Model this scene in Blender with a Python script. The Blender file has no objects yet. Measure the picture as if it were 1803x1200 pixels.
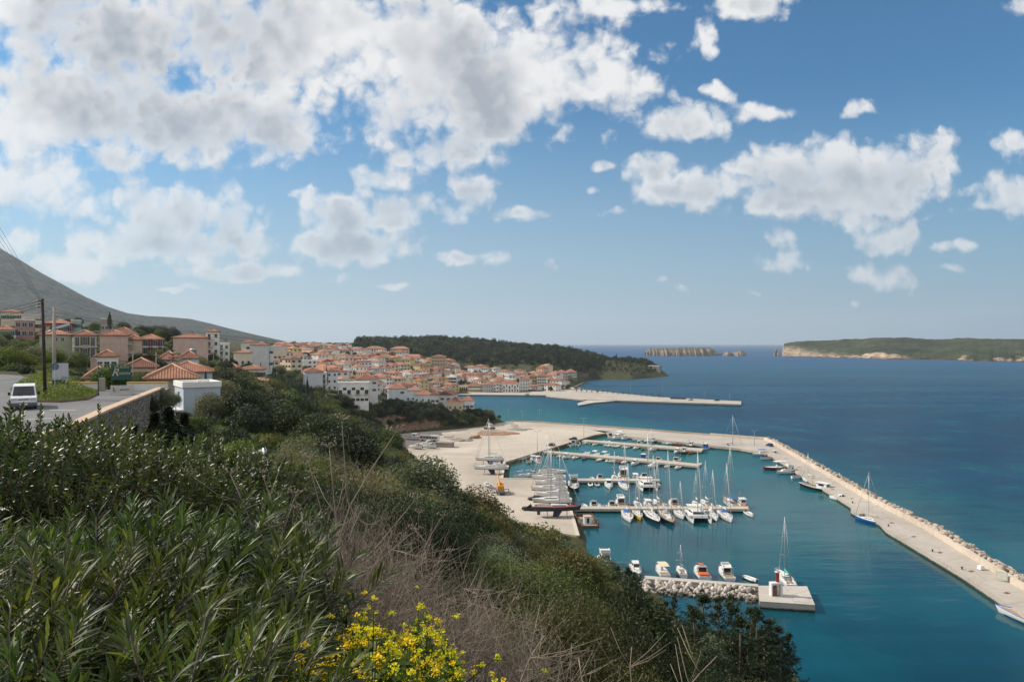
import bpy, bmesh, math, random
import numpy as np
from mathutils import Vector, Matrix
R = math.radians
rng = np.random.default_rng(7)
random.seed(7)
C = bpy.context.scene.collection
SC = bpy.context.scene
# ------------------------------------------------------------------ camera
H = 50.0; F = 1202.0; CX = 901.5; HY = 604.0
cam = bpy.data.objects.new('camera', bpy.data.cameras.new('camera')); C.objects.link(cam)
cam.location = (0, 0, H); cam.rotation_euler = (R(90), 0, 0)
cam.data.sensor_width = 36; cam.data.lens = 24.0
cam.data.shift_y = 4.0/1803.0
cam.data.clip_start = 0.1; cam.data.clip_end = 80000
SC.camera = cam
# ------------------------------------------------------------------ sun and sky
SUN = Vector((-0.965, 0.26, 0.0)).normalized(); EL = R(38)
SUN = Vector((SUN.x*math.cos(EL), SUN.y*math.cos(EL), math.sin(EL)))
sl = bpy.data.lights.new('sun', 'SUN'); sl.energy = 4.6; sl.angle = R(0.53); sl.color = (1.0, 0.92, 0.82)
so = bpy.data.objects.new('sun', sl); C.objects.link(so)
so.rotation_euler = SUN.to_track_quat('Z', 'Y').to_euler()
SC.view_settings.view_transform = 'Standard'; SC.view_settings.look = 'None'
SC.view_settings.exposure = 0.13; SC.view_settings.gamma = 1
SC.cycles.use_denoising = True
SC.cycles.max_bounces = 5; SC.cycles.diffuse_bounces = 2; SC.cycles.glossy_bounces = 3
SC.cycles.transmission_bounces = 3; SC.cycles.transparent_max_bounces = 6; SC.cycles.volume_bounces = 0
SC.cycles.caustics_reflective = False; SC.cycles.caustics_refractive = False

CLOUDS = [(60,30,260,110),(300,60,260,100),(560,60,260,120),(760,110,210,120),(930,110,170,95),(1060,150,110,62),
(880,190,150,60),(120,165,200,70),(300,205,190,80),(480,228,105,55),(90,230,170,42),(185,290,70,36),(700,180,120,60),
(50,325,130,62),(140,365,70,40),(270,372,125,58),(405,385,72,52),(250,428,135,34),(395,428,80,36),(30,425,70,42),(110,470,85,26),
(785,262,92,45),(680,308,62,26),(830,345,58,36),(770,375,55,30),(610,385,78,52),(695,385,60,36),(590,440,130,30),(450,478,95,20),
(915,378,56,15),(835,455,58,15),(955,458,22,14),(530,340,38,12),(690,510,36,7),(320,510,42,8),(595,488,32,14),
(1215,215,78,36),(1245,165,46,16),(1500,185,45,17),(1330,195,70,20),(1165,296,46,36),(1195,338,66,36),(1258,325,56,48),
(1335,290,62,44),(1440,300,130,62),(1570,300,115,55),(1640,268,52,36),(1400,345,66,44),(1520,345,120,30),
(1510,382,62,38),(1560,420,66,26),(1612,405,28,28),(1383,430,26,26),(1375,470,48,22),(1545,488,72,26),(1785,262,42,38),
(1775,350,80,40),(1725,372,48,18),(1685,437,40,13),(1680,473,26,10),(1190,512,28,8),(1330,513,16,6),(1060,10,120,20),(1000,30,50,22),
(1340,8,70,28),(1245,55,28,46),(1050,278,32,13),(1068,378,32,11),(1035,330,18,12),(1800,10,50,24),(1160,498,14,10),(1505,533,12,9),(1655,382,28,10)]
world = bpy.data.worlds.new('World'); SC.world = world; world.use_nodes = True
nt = world.node_tree; nt.nodes.clear()
def nd(tree, typ, **kw):
    n = tree.nodes.new(typ)
    for k, v in kw.items():
        if k == 'ins':
            for i, x in v.items():
                if isinstance(x, bpy.types.NodeSocket): tree.links.new(x, n.inputs[i])
                else: n.inputs[i].default_value = x
        else: setattr(n, k, v)
    return n
def W(typ, **kw): return nd(nt, typ, **kw)
def wm(op, a, b=0.0, c=0.0, clamp=False):
    n = W('ShaderNodeMath', operation=op, use_clamp=clamp, ins={0: a, 1: b})
    if op in ('MULTIPLY_ADD', 'SMOOTH_MAX', 'SMOOTH_MIN'):
        if isinstance(c, bpy.types.NodeSocket): nt.links.new(c, n.inputs[2])
        else: n.inputs[2].default_value = c
    return n.outputs[0]
sky = W('ShaderNodeTexSky', sky_type='NISHITA', sun_disc=False)
sky.sun_elevation = EL; sky.sun_rotation = math.atan2(SUN.x, SUN.y)
sky.altitude = 50; sky.air_density = 1.0; sky.dust_density = 0.6; sky.ozone_density = 2.2
tc = W('ShaderNodeTexCoord')
sep = W('ShaderNodeSeparateXYZ', ins={0: tc.outputs['Generated']})
yy = wm('MAXIMUM', sep.outputs[1], 0.05)
u = wm('DIVIDE', sep.outputs[0], yy); v = wm('DIVIDE', sep.outputs[2], yy)
uv0 = W('ShaderNodeCombineXYZ', ins={0: u, 1: v}).outputs[0]
def noise(vec, scale, detail, rough=0.55, dist=0.0):
    n = W('ShaderNodeTexNoise', ins={'Vector': vec, 'Scale': scale, 'Detail': detail, 'Roughness': rough, 'Distortion': dist})
    n.noise_dimensions = '2D'
    return n
wn = noise(uv0, 7.0, 3.0)
wv = W('ShaderNodeVectorMath', operation='SUBTRACT', ins={0: wn.outputs['Color'], 1: (0.5, 0.5, 0.5)}).outputs[0]
uvw = W('ShaderNodeVectorMath', operation='MULTIPLY_ADD', ins={0: wv, 1: (0.075, 0.05, 0), 2: uv0}).outputs[0]
acc = None; acc2 = None
uvs = W('ShaderNodeVectorMath', operation='ADD', ins={0: uvw, 1: (-0.018, 0.040, 0)}).outputs[0]
for (x, y, rx, ry) in CLOUDS:
    ks = 1.3 if rx >= 150 else (1.2 if rx >= 100 else 1.12)
    sx, sy = F/(rx*ks), F/(ry*ks)
    cx, cy = (x-CX)/F, (HY-y)/F
    m = W('ShaderNodeVectorMath', operation='MULTIPLY_ADD', ins={0: uvw, 1: (sx, sy, 0), 2: (-cx*sx, -cy*sy, 0)}).outputs[0]
    d = W('ShaderNodeVectorMath', operation='DOT_PRODUCT', ins={0: m, 1: m}).outputs['Value']
    if rx < 75: d = wm('ADD', d, 0.12 if rx > 45 else 0.34)
    acc = d if acc is None else wm('SMOOTH_MIN', acc, d, 0.55)
    if rx >= 55:
        m2 = W('ShaderNodeVectorMath', operation='MULTIPLY_ADD', ins={0: uvs, 1: (sx, sy, 0), 2: (-cx*sx, -cy*sy, 0)}).outputs[0]
        d2 = W('ShaderNodeVectorMath', operation='DOT_PRODUCT', ins={0: m2, 1: m2}).outputs['Value']
        acc2 = d2 if acc2 is None else wm('SMOOTH_MIN', acc2, d2, 0.55)
mask = wm('SUBTRACT', 1.0, acc)
mask = wm('MAXIMUM', mask, -1.2)
# towering puffs: rounded cells broken up by fine noise, lit from the sun's side
def puffs(vec, det):
    a = noise(vec, 7.5, det+1, 0.58)
    b = W('ShaderNodeTexVoronoi', voronoi_dimensions='2D', feature='F1', ins={'Vector': vec, 'Scale': 21.0, 'Detail': 1.0, 'Roughness': 0.6, 'Lacunarity': 2.3})
    c = noise(vec, 34.0, det-1, 0.62)
    x = wm('MULTIPLY_ADD', wm('SUBTRACT', a.outputs[0], 0.5), 3.0, wm('MULTIPLY', wm('SUBTRACT', 0.62, b.outputs['Distance']), 1.1))
    return wm('MULTIPLY_ADD', wm('SUBTRACT', c.outputs[0], 0.5), 1.5, x)
wn2 = noise(uv0, 30.0, 4.0)
wv2 = W('ShaderNodeVectorMath', operation='SUBTRACT', ins={0: wn2.outputs['Color'], 1: (0.5, 0.5, 0.5)}).outputs[0]
uvp = W('ShaderNodeVectorMath', operation='MULTIPLY_ADD', ins={0: wv2, 1: (0.022, 0.018, 0), 2: uv0}).outputs[0]
sunoff = W('ShaderNodeVectorMath', operation='ADD', ins={0: uvp, 1: (-0.012, 0.020, 0)}).outputs[0]
p1 = puffs(uvp, 6.0); p2 = puffs(sunoff, 1.0)
thick = W('ShaderNodeMapRange', interpolation_type='SMOOTHSTEP', ins={0: mask, 1: 0.4, 2: 1.4, 3: 0.92, 4: 0.24}).outputs[0]
dens = wm('MULTIPLY_ADD', p1, thick, wm('ADD', mask, -0.06))
cov = W('ShaderNodeMapRange', interpolation_type='SMOOTHSTEP', ins={0: dens, 1: -0.20, 2: 0.86}).outputs[0]
core = W('ShaderNodeMapRange', interpolation_type='SMOOTHSTEP', ins={0: wm('MULTIPLY_ADD', p1, 0.35, mask), 1: 0.45, 2: 1.25}).outputs[0]
big = noise(uv0, 3.3, 4.0, 0.55)
core2 = wm('MULTIPLY', core, W('ShaderNodeMapRange', ins={0: big.outputs[0], 1: 0.38, 2: 0.55}).outputs[0])
grad = wm('MULTIPLY', wm('SUBTRACT', p2, p1), wm('MULTIPLY', thick, 0.30))
shade = wm('ADD', wm('MULTIPLY', core2, 1.0), wm('MAXIMUM', grad, -0.1))
under = wm('MULTIPLY', wm('SUBTRACT', acc, acc2), 0.30)   # undersides turned from the sun
shade = wm('ADD', shade, wm('MAXIMUM', wm('MINIMUM', under, 0.45), -0.25))
shade = wm('ADD', shade, 0.05, clamp=True)
ccol = W('ShaderNodeMix', data_type='RGBA', ins={0: shade, 6: (8.7, 8.7, 8.7, 1), 7: (4.0, 4.4, 4.95, 1)}).outputs[2]
low = W('ShaderNodeMapRange', ins={0: v, 1: 0.02, 2: 0.36, 3: 0.55, 4: 0.98}).outputs[0]
cov = wm('MULTIPLY', cov, low, clamp=True)
# the rest of the sky, above and behind the view, is broken cloud too
o1 = W('ShaderNodeMapRange', interpolation_type='SMOOTHSTEP', ins={0: v, 1: 0.56, 2: 0.85}).outputs[0]
o2 = W('ShaderNodeMapRange', interpolation_type='SMOOTHSTEP', ins={0: sep.outputs[1], 1: 0.30, 2: 0.05}).outputs[0]
rest = noise(W('ShaderNodeVectorMath', operation='MULTIPLY', ins={0: tc.outputs['Generated'], 1: (1, 1, 1)}).outputs[0], 2.2, 4.0, 0.6); rest.noise_dimensions = '3D'
rc_ = W('ShaderNodeMapRange', interpolation_type='SMOOTHSTEP', ins={0: rest.outputs[0], 1: 0.36, 2: 0.56, 3: 0.25, 4: 0.95}).outputs[0]
oo = wm('MAXIMUM', o1, o2)
cov = wm('ADD', wm('MULTIPLY', cov, wm('SUBTRACT', 1.0, oo)), wm('MULTIPLY', rc_, oo), clamp=True)
# air near the horizon: pale blue, paler towards the sun
hz = W('ShaderNodeMapRange', interpolation_type='SMOOTHSTEP', ins={0: v, 1: -0.04, 2: 0.40, 3: 0.97, 4: 0.0}).outputs[0]
side = W('ShaderNodeMapRange', ins={0: u, 1: -0.75, 2: 0.75}).outputs[0]
hcol = W('ShaderNodeMix', data_type='RGBA', ins={0: side, 6: (4.9, 6.0, 6.8, 1), 7: (2.6, 4.0, 5.3, 1)}).outputs[2]
skb = W('ShaderNodeMix', data_type='RGBA', blend_type='MULTIPLY', ins={0: 1.0, 6: sky.outputs[0], 7: (0.40, 0.90, 1.12, 1)}).outputs[2]
skc = W('ShaderNodeMix', data_type='RGBA', ins={0: hz, 6: skb, 7: hcol}).outputs[2]
mixc = W('ShaderNodeMix', data_type='RGBA', ins={0: cov, 6: skc, 7: ccol}).outputs[2]
bg = W('ShaderNodeBackground', ins={0: mixc, 1: 0.092})
out = W('ShaderNodeOutputWorld', ins={0: bg.outputs[0]})
world.cycles.sampling_method = 'MANUAL'; world.cycles.sample_map_resolution = 512

# ------------------------------------------------------------------ helpers
def at(px, py, z=0.0):
    Y = (H-z)*F/(py-HY); return ((px-CX)/F*Y, Y)
def XY(px, Y): return ((px-CX)/F*Y, Y)
def tag(o, label=None, cat=None, group=None, kind=None):
    if label: o['label'] = label
    if cat: o['category'] = cat
    if group: o['group'] = group
    if kind: o['kind'] = kind
    return o
def link(o, parent=None):
    C.objects.link(o)
    if parent is not None: o.parent = parent
    return o
def empty(name, loc=(0,0,0), rz=0.0, label=None, cat=None, group=None):
    o = bpy.data.objects.new(name, None); o.empty_display_size = 0.3
    o.location = loc; o.rotation_euler = (0, 0, rz)
    return tag(link(o), label, cat, group)
def copy_tree(o, parent=None):
    c = o.copy(); C.objects.link(c); c.parent = parent
    for ch in o.children: copy_tree(ch, c)
    return c
class MB:
    """collects shapes into one mesh"""
    def __init__(s): s.v = []; s.f = []; s.n = 0; s.m = []; s.mi = 0; s.sm = []
    def add(s, vs, fs, smooth=False):
        vs = np.asarray(vs, float).reshape(-1, 3)
        s.v.append(vs)
        for f in fs: s.f.append([i+s.n for i in f]); s.m.append(s.mi); s.sm.append(smooth)
        s.n += len(vs); return s
    def box(s, c, d, rz=0.0, taper=1.0, rot=None):
        x, y, z = d[0]/2, d[1]/2, d[2]/2; t = taper
        v = np.array([(-x,-y,-z),(x,-y,-z),(x,y,-z),(-x,y,-z),(-x*t,-y*t,z),(x*t,-y*t,z),(x*t,y*t,z),(-x*t,y*t,z)])
        if rot is not None: v = v @ np.array(rot).T
        elif rz:
            a, b = math.cos(rz), math.sin(rz)
            v = np.stack([v[:,0]*a-v[:,1]*b, v[:,0]*b+v[:,1]*a, v[:,2]], 1)
        return s.add(v+np.array(c), [(3,2,1,0),(4,5,6,7),(0,1,5,4),(1,2,6,5),(2,3,7,6),(3,0,4,7)])
    def bx(s, x0, x1, y0, y1, z0, z1): return s.box(((x0+x1)/2,(y0+y1)/2,(z0+z1)/2), (x1-x0,y1-y0,z1-z0))
    def tube(s, pts, r, n=6, cap=True, smooth=True):
        pts = [np.array(p, float) for p in pts]
        if not hasattr(r, '__len__'): r = [r]*len(pts)
        rings = []; k = len(pts); ref = None
        for i, p in enumerate(pts):
            d = pts[min(i+1,k-1)]-pts[max(i-1,0)]; d = d/(np.linalg.norm(d)+1e-9)
            if ref is None: ref = np.array([1,0,0.]) if abs(d[0]) < .8 else np.array([0,1,0.])
            a = np.cross(d, ref); a /= np.linalg.norm(a)+1e-9; b = np.cross(d, a); ref = np.cross(a, d)
            ref = ref/(np.linalg.norm(ref)+1e-9)
            t = np.arange(n)*2*math.pi/n
            rings.append(p+r[i]*(np.cos(t)[:,None]*a+np.sin(t)[:,None]*b))
        fs = []
        for i in range(k-1):
            for j in range(n): fs.append((i*n+j, i*n+(j+1)%n, (i+1)*n+(j+1)%n, (i+1)*n+j))
        if cap: fs += [tuple(range(n))[::-1], tuple(range((k-1)*n, k*n))]
        return s.add(np.concatenate(rings), fs, smooth)
    def lathe(s, prof, c=(0,0,0), n=16, smooth=True):
        rings = []; t = np.arange(n)*2*math.pi/n
        for (r, z) in prof: rings.append(np.stack([c[0]+r*np.cos(t), c[1]+r*np.sin(t), np.full(n, c[2]+z)], 1))
        fs = []; k = len(prof)
        for i in range(k-1):
            for j in range(n): fs.append((i*n+j, i*n+(j+1)%n, (i+1)*n+(j+1)%n, (i+1)*n+j))
        fs += [tuple(range(n))[::-1], tuple(range((k-1)*n, k*n))]
        return s.add(np.concatenate(rings), fs, smooth)
    def prism(s, poly, z0, z1):
        n = len(poly)
        a = sum(poly[i][0]*poly[(i+1)%n][1]-poly[(i+1)%n][0]*poly[i][1] for i in range(n))
        if a < 0:
            poly = poly[::-1]; z0 = z0[::-1] if hasattr(z0, '__len__') else z0; z1 = z1[::-1] if hasattr(z1, '__len__') else z1
        z0 = z0 if hasattr(z0, '__len__') else [z0]*n; z1 = z1 if hasattr(z1, '__len__') else [z1]*n
        v = [(p[0],p[1],z0[i]) for i, p in enumerate(poly)]+[(p[0],p[1],z1[i]) for i, p in enumerate(poly)]
        return s.add(v, [tuple(range(n))[::-1], tuple(range(n, 2*n))]+[(i,(i+1)%n,n+(i+1)%n,n+i) for i in range(n)])
    def blob(s, c, r, seed=0, sub=1, rough=0.25):
        g = np.random.default_rng(seed)
        bm = bmesh.new(); bmesh.ops.create_icosphere(bm, subdivisions=sub, radius=1)
        v = np.array([x.co[:] for x in bm.verts]); fs = [[q.index for q in f.verts] for f in bm.faces]; bm.free()
        v *= (1+g.uniform(-rough, rough, (len(v), 1)))
        r = np.array(r if hasattr(r, '__len__') else (r, r, r))
        return s.add(v*r+np.array(c), fs)
    def mesh(s, name, mats):
        me = bpy.data.meshes.new(name)
        vs = np.concatenate(s.v) if s.v else np.zeros((0,3))
        me.from_pydata(vs.tolist(), [], s.f)
        mats = mats if isinstance(mats, (list, tuple)) else [mats]
        for m in mats: me.materials.append(m)
        if len(s.f):
            me.polygons.foreach_set('material_index', s.m); me.polygons.foreach_set('use_smooth', s.sm)
        me.update(); return me
    def build(s, name, mats, parent=None, loc=None, rz=None):
        o = bpy.data.objects.new(name, s.mesh(name, mats)); link(o, parent)
        if loc is not None: o.location = loc
        if rz is not None: o.rotation_euler = (0,0,rz)
        return o
def np_mesh(name, V, Fq, mats, smooth=False, attr=None, mi=None):
    """fast mesh of equal-sided faces from numpy arrays"""
    me = bpy.data.meshes.new(name); k = Fq.shape[1]; n = len(Fq)
    me.vertices.add(len(V)); me.vertices.foreach_set('co', np.ascontiguousarray(V, np.float32).ravel())
    me.loops.add(n*k); me.loops.foreach_set('vertex_index', np.ascontiguousarray(Fq, np.int32).ravel())
    me.polygons.add(n); me.polygons.foreach_set('loop_start', np.arange(0, n*k, k, dtype=np.int32))
    for m in (mats if isinstance(mats, (list, tuple)) else [mats]): me.materials.append(m)
    if mi is not None: me.polygons.foreach_set('material_index', np.ascontiguousarray(mi, np.int32))
    me.polygons.foreach_set('use_smooth', np.full(n, smooth))
    if attr is not None:
        a = me.attributes.new('tone', 'FLOAT', 'FACE'); a.data.foreach_set('value', np.ascontiguousarray(attr, np.float32))
    me.update(calc_edges=True); return me

# ------------------------------------------------------------------ materials
MATS = {}
class MT:
    def __init__(s, name):
        s.mat = bpy.data.materials.new(name); s.mat.use_nodes = True; s.t = s.mat.node_tree; s.t.nodes.clear()
        s.out = s.t.nodes.new('ShaderNodeOutputMaterial'); s.tc = s.t.nodes.new('ShaderNodeTexCoord')
        s.geo = s.t.nodes.new('ShaderNodeNewGeometry'); s.oi = s.t.nodes.new('ShaderNodeObjectInfo')
    def n(s, typ, **kw): return nd(s.t, typ, **kw)
    def m(s, op, a, b=0.0, clamp=False): return s.n('ShaderNodeMath', operation=op, use_clamp=clamp, ins={0: a, 1: b}).outputs[0]
    def noise(s, scale, detail=4, rough=0.55, vec=None, dist=0):
        vec = vec or s.geo.outputs['Position']
        return s.n('ShaderNodeTexNoise', ins={'Vector': vec, 'Scale': scale, 'Detail': detail, 'Roughness': rough, 'Distortion': dist})
    def vor(s, scale, vec=None, feat='F1'):
        return s.n('ShaderNodeTexVoronoi', feature=feat, ins={'Vector': vec or s.geo.outputs['Position'], 'Scale': scale})
    def mr(s, x, a, b, c=0.0, d=1.0, sm=False):
        return s.n('ShaderNodeMapRange', interpolation_type='SMOOTHSTEP' if sm else 'LINEAR', ins={0: x, 1: a, 2: b, 3: c, 4: d}).outputs[0]
    def mix(s, f, a, b, bt='MIX'):
        a = (*a, 1) if isinstance(a, tuple) and len(a) == 3 else a; b = (*b, 1) if isinstance(b, tuple) and len(b) == 3 else b
        return s.n('ShaderNodeMix', data_type='RGBA', blend_type=bt, ins={0: f, 6: a, 7: b}).outputs[2]
    def scl(s, sc, vec=None):
        return s.n('ShaderNodeVectorMath', operation='MULTIPLY', ins={0: vec or s.geo.outputs['Position'], 1: sc}).outputs[0]
    def bump(s, h, st=0.5, d=0.1, nrm=None):
        b = s.n('ShaderNodeBump', ins={'Height': h, 'Strength': st, 'Distance': d})
        if nrm is not None: s.t.links.new(nrm, b.inputs['Normal'])
        return b.outputs[0]
    def pr(s, col, rough=0.8, nrm=None, spec=None, metal=0.0, **kw):
        p = s.n('ShaderNodeBsdfPrincipled')
        def st(k, x):
            if isinstance(x, bpy.types.NodeSocket): s.t.links.new(x, p.inputs[k])
            else: p.inputs[k].default_value = x
        st('Base Color', (*col, 1) if isinstance(col, tuple) and len(col) == 3 else col); st('Roughness', rough); st('Metallic', metal)
        if spec is not None: st('Specular IOR Level', spec)
        if nrm is not None: st('Normal', nrm)
        for k, x in kw.items(): st(k.replace('_', ' '), x)
        return p.outputs[0]
    def end(s, sh): s.t.links.new(sh, s.out.inputs[0]); return s.mat
def paint(name, col, rough=0.5, var=0.12, sc=1.5, spec=0.4, metal=0.0, dirt=0.0):
    """painted or plain surface with soft weathering of its own"""
    if name in MATS: return MATS[name]
    m = MT(name); nz = m.noise(sc, 5, 0.6, vec=m.tc.outputs['Object'])
    f = m.mr(nz.outputs[0], 0.3, 0.7)
    dk = tuple(c*(1-var) for c in col); lt = tuple(min(1, c*(1+var*0.6)) for c in col)
    c = m.mix(f, dk, lt)
    if dirt:
        n2 = m.noise(1.0, 5, 0.65, vec=m.scl((2.2, 2.2, 0.35), m.tc.outputs['Object']))
        c = m.mix(m.mr(n2.outputs[0], 0.5, 0.75, 0, dirt), c, tuple(x*0.45+0.02 for x in col))
    MATS[name] = m.end(m.pr(c, rough, spec=spec, metal=metal)); return MATS[name]
def wall_mat(name, col):
    if name in MATS: return MATS[name]
    m = MT(name)
    n1 = m.noise(0.5, 5, 0.6); n2 = m.noise(1.0, 6, 0.7, vec=m.scl((1.6, 1.6, 0.22)))
    c = m.mix(m.mr(n1.outputs[0], 0.3, 0.7), tuple(x*0.88 for x in col), tuple(min(.85, x*1.05) for x in col))
    c = m.mix(m.mr(n2.outputs[0], 0.52, 0.8, 0, 0.45), c, tuple(x*0.6+0.02 for x in col))
    r = m.mr(m.oi.outputs['Random'], 0, 1, 0.86, 1.08)
    c = m.mix(1.0, c, m.n('ShaderNodeCombineXYZ', ins={0: r, 1: r, 2: r}).outputs[0], 'MULTIPLY')
    MATS[name] = m.end(m.pr(c, 0.9, m.bump(m.noise(9, 3).outputs[0], 0.3, 0.02), spec=0.2)); return MATS[name]
def roof_mat(name, col):
    if name in MATS: return MATS[name]
    m = MT(name)
    ob = m.tc.outputs['Object']; nrm = m.tc.outputs['Normal']
    s1 = m.n('ShaderNodeSeparateXYZ', ins={0: ob}); s2 = m.n('ShaderNodeSeparateXYZ', ins={0: nrm})
    usey = m.m('GREATER_THAN', m.m('ABSOLUTE', s2.outputs[0]), m.m('ABSOLUTE', s2.outputs[1]))
    along = m.n('ShaderNodeMix', ins={0: usey, 2: s1.outputs[0], 3: s1.outputs[1]}).outputs[0]
    wv = m.m('SINE', m.m('MULTIPLY', along, 2*math.pi/0.33))
    rows = m.m('FRACT', m.m('MULTIPLY', s1.outputs[2], 6.5))
    n1 = m.noise(0.7, 5, 0.65); n2 = m.vor(3.0)
    c = m.mix(m.mr(n1.outputs[0], 0.3, 0.7), tuple(x*0.62 for x in col), tuple(x*1.18 for x in col))
    c = m.mix(m.mr(n2.outputs['Color'], 0.0, 1.0, 0, 0.30), c, (0.42, 0.25, 0.15))
    c = m.mix(m.mr(wv, -1, -0.3, 0.45, 0.0), c, tuple(x*0.4 for x in col))
    r = m.mr(m.oi.outputs['Random'], 0, 1, 0.75, 1.15)
    c = m.mix(1.0, c, m.n('ShaderNodeCombineXYZ', ins={0: r, 1: r, 2: r}).outputs[0], 'MULTIPLY')
    h = m.m('ADD', m.m('MULTIPLY', wv, 0.5), m.m('MULTIPLY', rows, 0.5))
    MATS[name] = m.end(m.pr(c, 0.85, m.bump(h, 0.8, 0.08), spec=0.2)); return MATS[name]
def concrete(name, col=(0.42, 0.38, 0.33), scale=1.0, joints=0.0):
    if name in MATS: return MATS[name]
    m = MT(name)
    n1 = m.noise(0.06*scale, 6, 0.62); n2 = m.noise(0.7*scale, 6, 0.65); n3 = m.noise(0.25*scale, 5, 0.7, dist=1.0)
    c = m.mix(m.mr(n1.outputs[0], 0.32, 0.68), tuple(x*0.82 for x in col), tuple(x*1.1 for x in col))
    c = m.mix(m.mr(n2.outputs[0], 0.45, 0.8, 0, 0.5), c, tuple(x*0.72 for x in col))
    c = m.mix(m.mr(n3.outputs[0], 0.60, 0.72, 0, 0.55), c, tuple(x*0.55 for x in col))
    vc = m.vor(0.16*scale, feat='DISTANCE_TO_EDGE'); c = m.mix(m.mr(vc.outputs['Distance'], 0.0, 0.02, 0.45, 0), c, tuple(x*0.45 for x in col))
    vs = m.vor(0.55*scale); c = m.mix(m.mr(vs.outputs['Distance'], 0.06, 0.16, 0.35, 0), c, tuple(x*0.4 for x in col))
    # weed and damp along the foot of the walls
    z = m.n('ShaderNodeSeparateXYZ', ins={0: m.geo.outputs['Position']}).outputs[2]
    wet = m.mr(m.m('ADD', z, m.m('MULTIPLY', n2.outputs[0], 0.5)), 0.55, 0.85, 1, 0)
    c = m.mix(wet, c, (0.035, 0.035, 0.02))
    MATS[name] = m.end(m.pr(c, 0.9, m.bump(n2.outputs[0], 0.4, 0.05), spec=0.25)); return MATS[name]
def leaf_mat(name, cols, rough=0.55, spec=0.3, trans=0.25):
    """foliage: colour varies leaf by leaf and plant by plant"""
    if name in MATS: return MATS[name]
    m = MT(name)
    a = m.n('ShaderNodeAttribute', attribute_name='tone')
    cr = m.n('ShaderNodeValToRGB', ins={0: a.outputs['Fac']})
    e = cr.color_ramp.elements; e[0].color = (*cols[0], 1); e[1].color = (*cols[-1], 1)
    for i, c in enumerate(cols[1:-1]):
        x = e.new((i+1)/(len(cols)-1)); x.color = (*c, 1)
    r = m.mr(m.oi.outputs['Random'], 0, 1, 0.72, 1.25); r2 = m.mr(m.m('FRACT', m.m('MULTIPLY', m.oi.outputs['Random'], 7.31)), 0, 1, 0.82, 1.2)
    c = m.mix(1.0, cr.outputs[0], m.n('ShaderNodeCombineXYZ', ins={0: m.m('MULTIPLY', r, r2), 1: r, 2: m.m('MULTIPLY', r, 0.95)}).outputs[0], 'MULTIPLY')
    p = m.pr(c, rough, spec=spec)
    if trans:
        t = m.n('ShaderNodeBsdfTranslucent', ins={0: m.mix(1.0, c, (1.5, 1.6, 0.6), 'MULTIPLY')}).outputs[0]
        p = m.n('ShaderNodeMixShader', ins={0: trans, 1: p, 2: t}).outputs[0]
    MATS[name] = m.end(p); return MATS[name]
def rock_mat(name, col=(0.42, 0.34, 0.26), sc=0.12, veg=None):
    if name in MATS: return MATS[name]
    m = MT(name)
    n1 = m.noise(sc, 7, 0.65); n2 = m.noise(1.0, 7, 0.6, vec=m.scl((sc*3, sc*3, sc*1.0)), dist=1.5)
    c = m.mix(m.mr(n1.outputs[0], 0.35, 0.65), tuple(x*0.6 for x in col), tuple(x*1.15 for x in col))
    c = m.mix(m.mr(n2.outputs[0], 0.5, 0.62, 0, 0.7), c, tuple(x*0.35 for x in col))
    z = m.n('ShaderNodeSeparateXYZ', ins={0: m.geo.outputs['Position']}).outputs[2]
    c = m.mix(m.mr(m.m('ADD', z, m.m('MULTIPLY', n1.outputs[0], 1.2)), 0.8, 1.5, 1, 0), c, (0.05, 0.042, 0.03))
    MATS[name] = m.end(m.pr(c, 0.92, m.bump(n2.outputs[0], 0.8, 0.6/max(sc*8, .5)), spec=0.2)); return MATS[name]
# ------------------------------------------------------------------ terrain
TP = []  # (px, Y, z)
def tp(px, *yz):
    for y, z in yz: TP.append((px, y, z))
tp(2200, (1,47),(5,43),(12,36),(30,22),(60,5),(90,0),(200,-5),(600,-5),(1500,-5))
tp(1700, (1,47.5),(5,43.5),(12,38),(30,26),(60,7),(90,0),(200,-5))
tp(1400, (1,48),(4,45.8),(10,42.3),(25,34),(50,21),(70,10),(88,1.5),(105,-2),(200,-5))
tp(1250, (1,48.2),(4,46.2),(10,43),(25,35.5),(50,24.8),(80,11.5),(105,3),(120,-2),(200,-5))
tp(1100, (1,48.3),(4,46.6),(10,44),(25,38.5),(50,26.6),(80,14.6),(104,5),(126,1.5),(200,-3))
tp(950, (1,48.4),(4,47),(10,45),(25,41),(50,34),(75,24.8),(100,17.0),(140,6.8),(165,1.5),(260,1),(420,0.5))
tp(800, (1,48.4),(4,47.2),(10,45.8),(25,42),(50,35.6),(100,22.8),(150,12.2),(190,3.4),(212,1.2),(320,1.2),(395,1.5))
tp(750, (100,26.6),(150,17.2),(200,8.4),(232,3),(255,1.3))
tp(700, (1,48.5),(4,47.4),(10,46),(25,43),(50,38),(100,30),(150,22.5),(200,15.5),(260,8),(310,2.5),(350,1.6),(358,6),(370,14),(385,15),(405,13),(440,9),(480,6.5),(520,7),(600,9),(700,17),(800,26),(900,35),(1000,43),(1100,50),(1250,53),(1500,40))
tp(770, (372,1.6),(380,8),(392,13),(405,13),(440,8),(480,2))
tp(830, (388,1.6),(396,8),(404,10.5),(415,10),(430,4))
tp(870, (398,1.5),(403,5),(410,6.5),(418,3))
tp(600, (1,48.5),(4,47.5),(10,46.3),(25,43.5),(50,40),(100,33.5),(150,28),(200,22),(260,17),(300,13),(322,14),(335,24),(360,25),(400,22),(450,19),(500,19),(600,23),(700,30),(800,36.5),(900,42),(1000,47),(1150,50),(1400,45))
tp(500, (1,48.5),(4,47.6),(10,46.5),(25,44),(50,41),(100,37),(150,34.5),(200,32),(260,29.5),(350,28),(500,30),(600,36),(700,40.5),(850,45.5),(1000,49),(1300,49))
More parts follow.
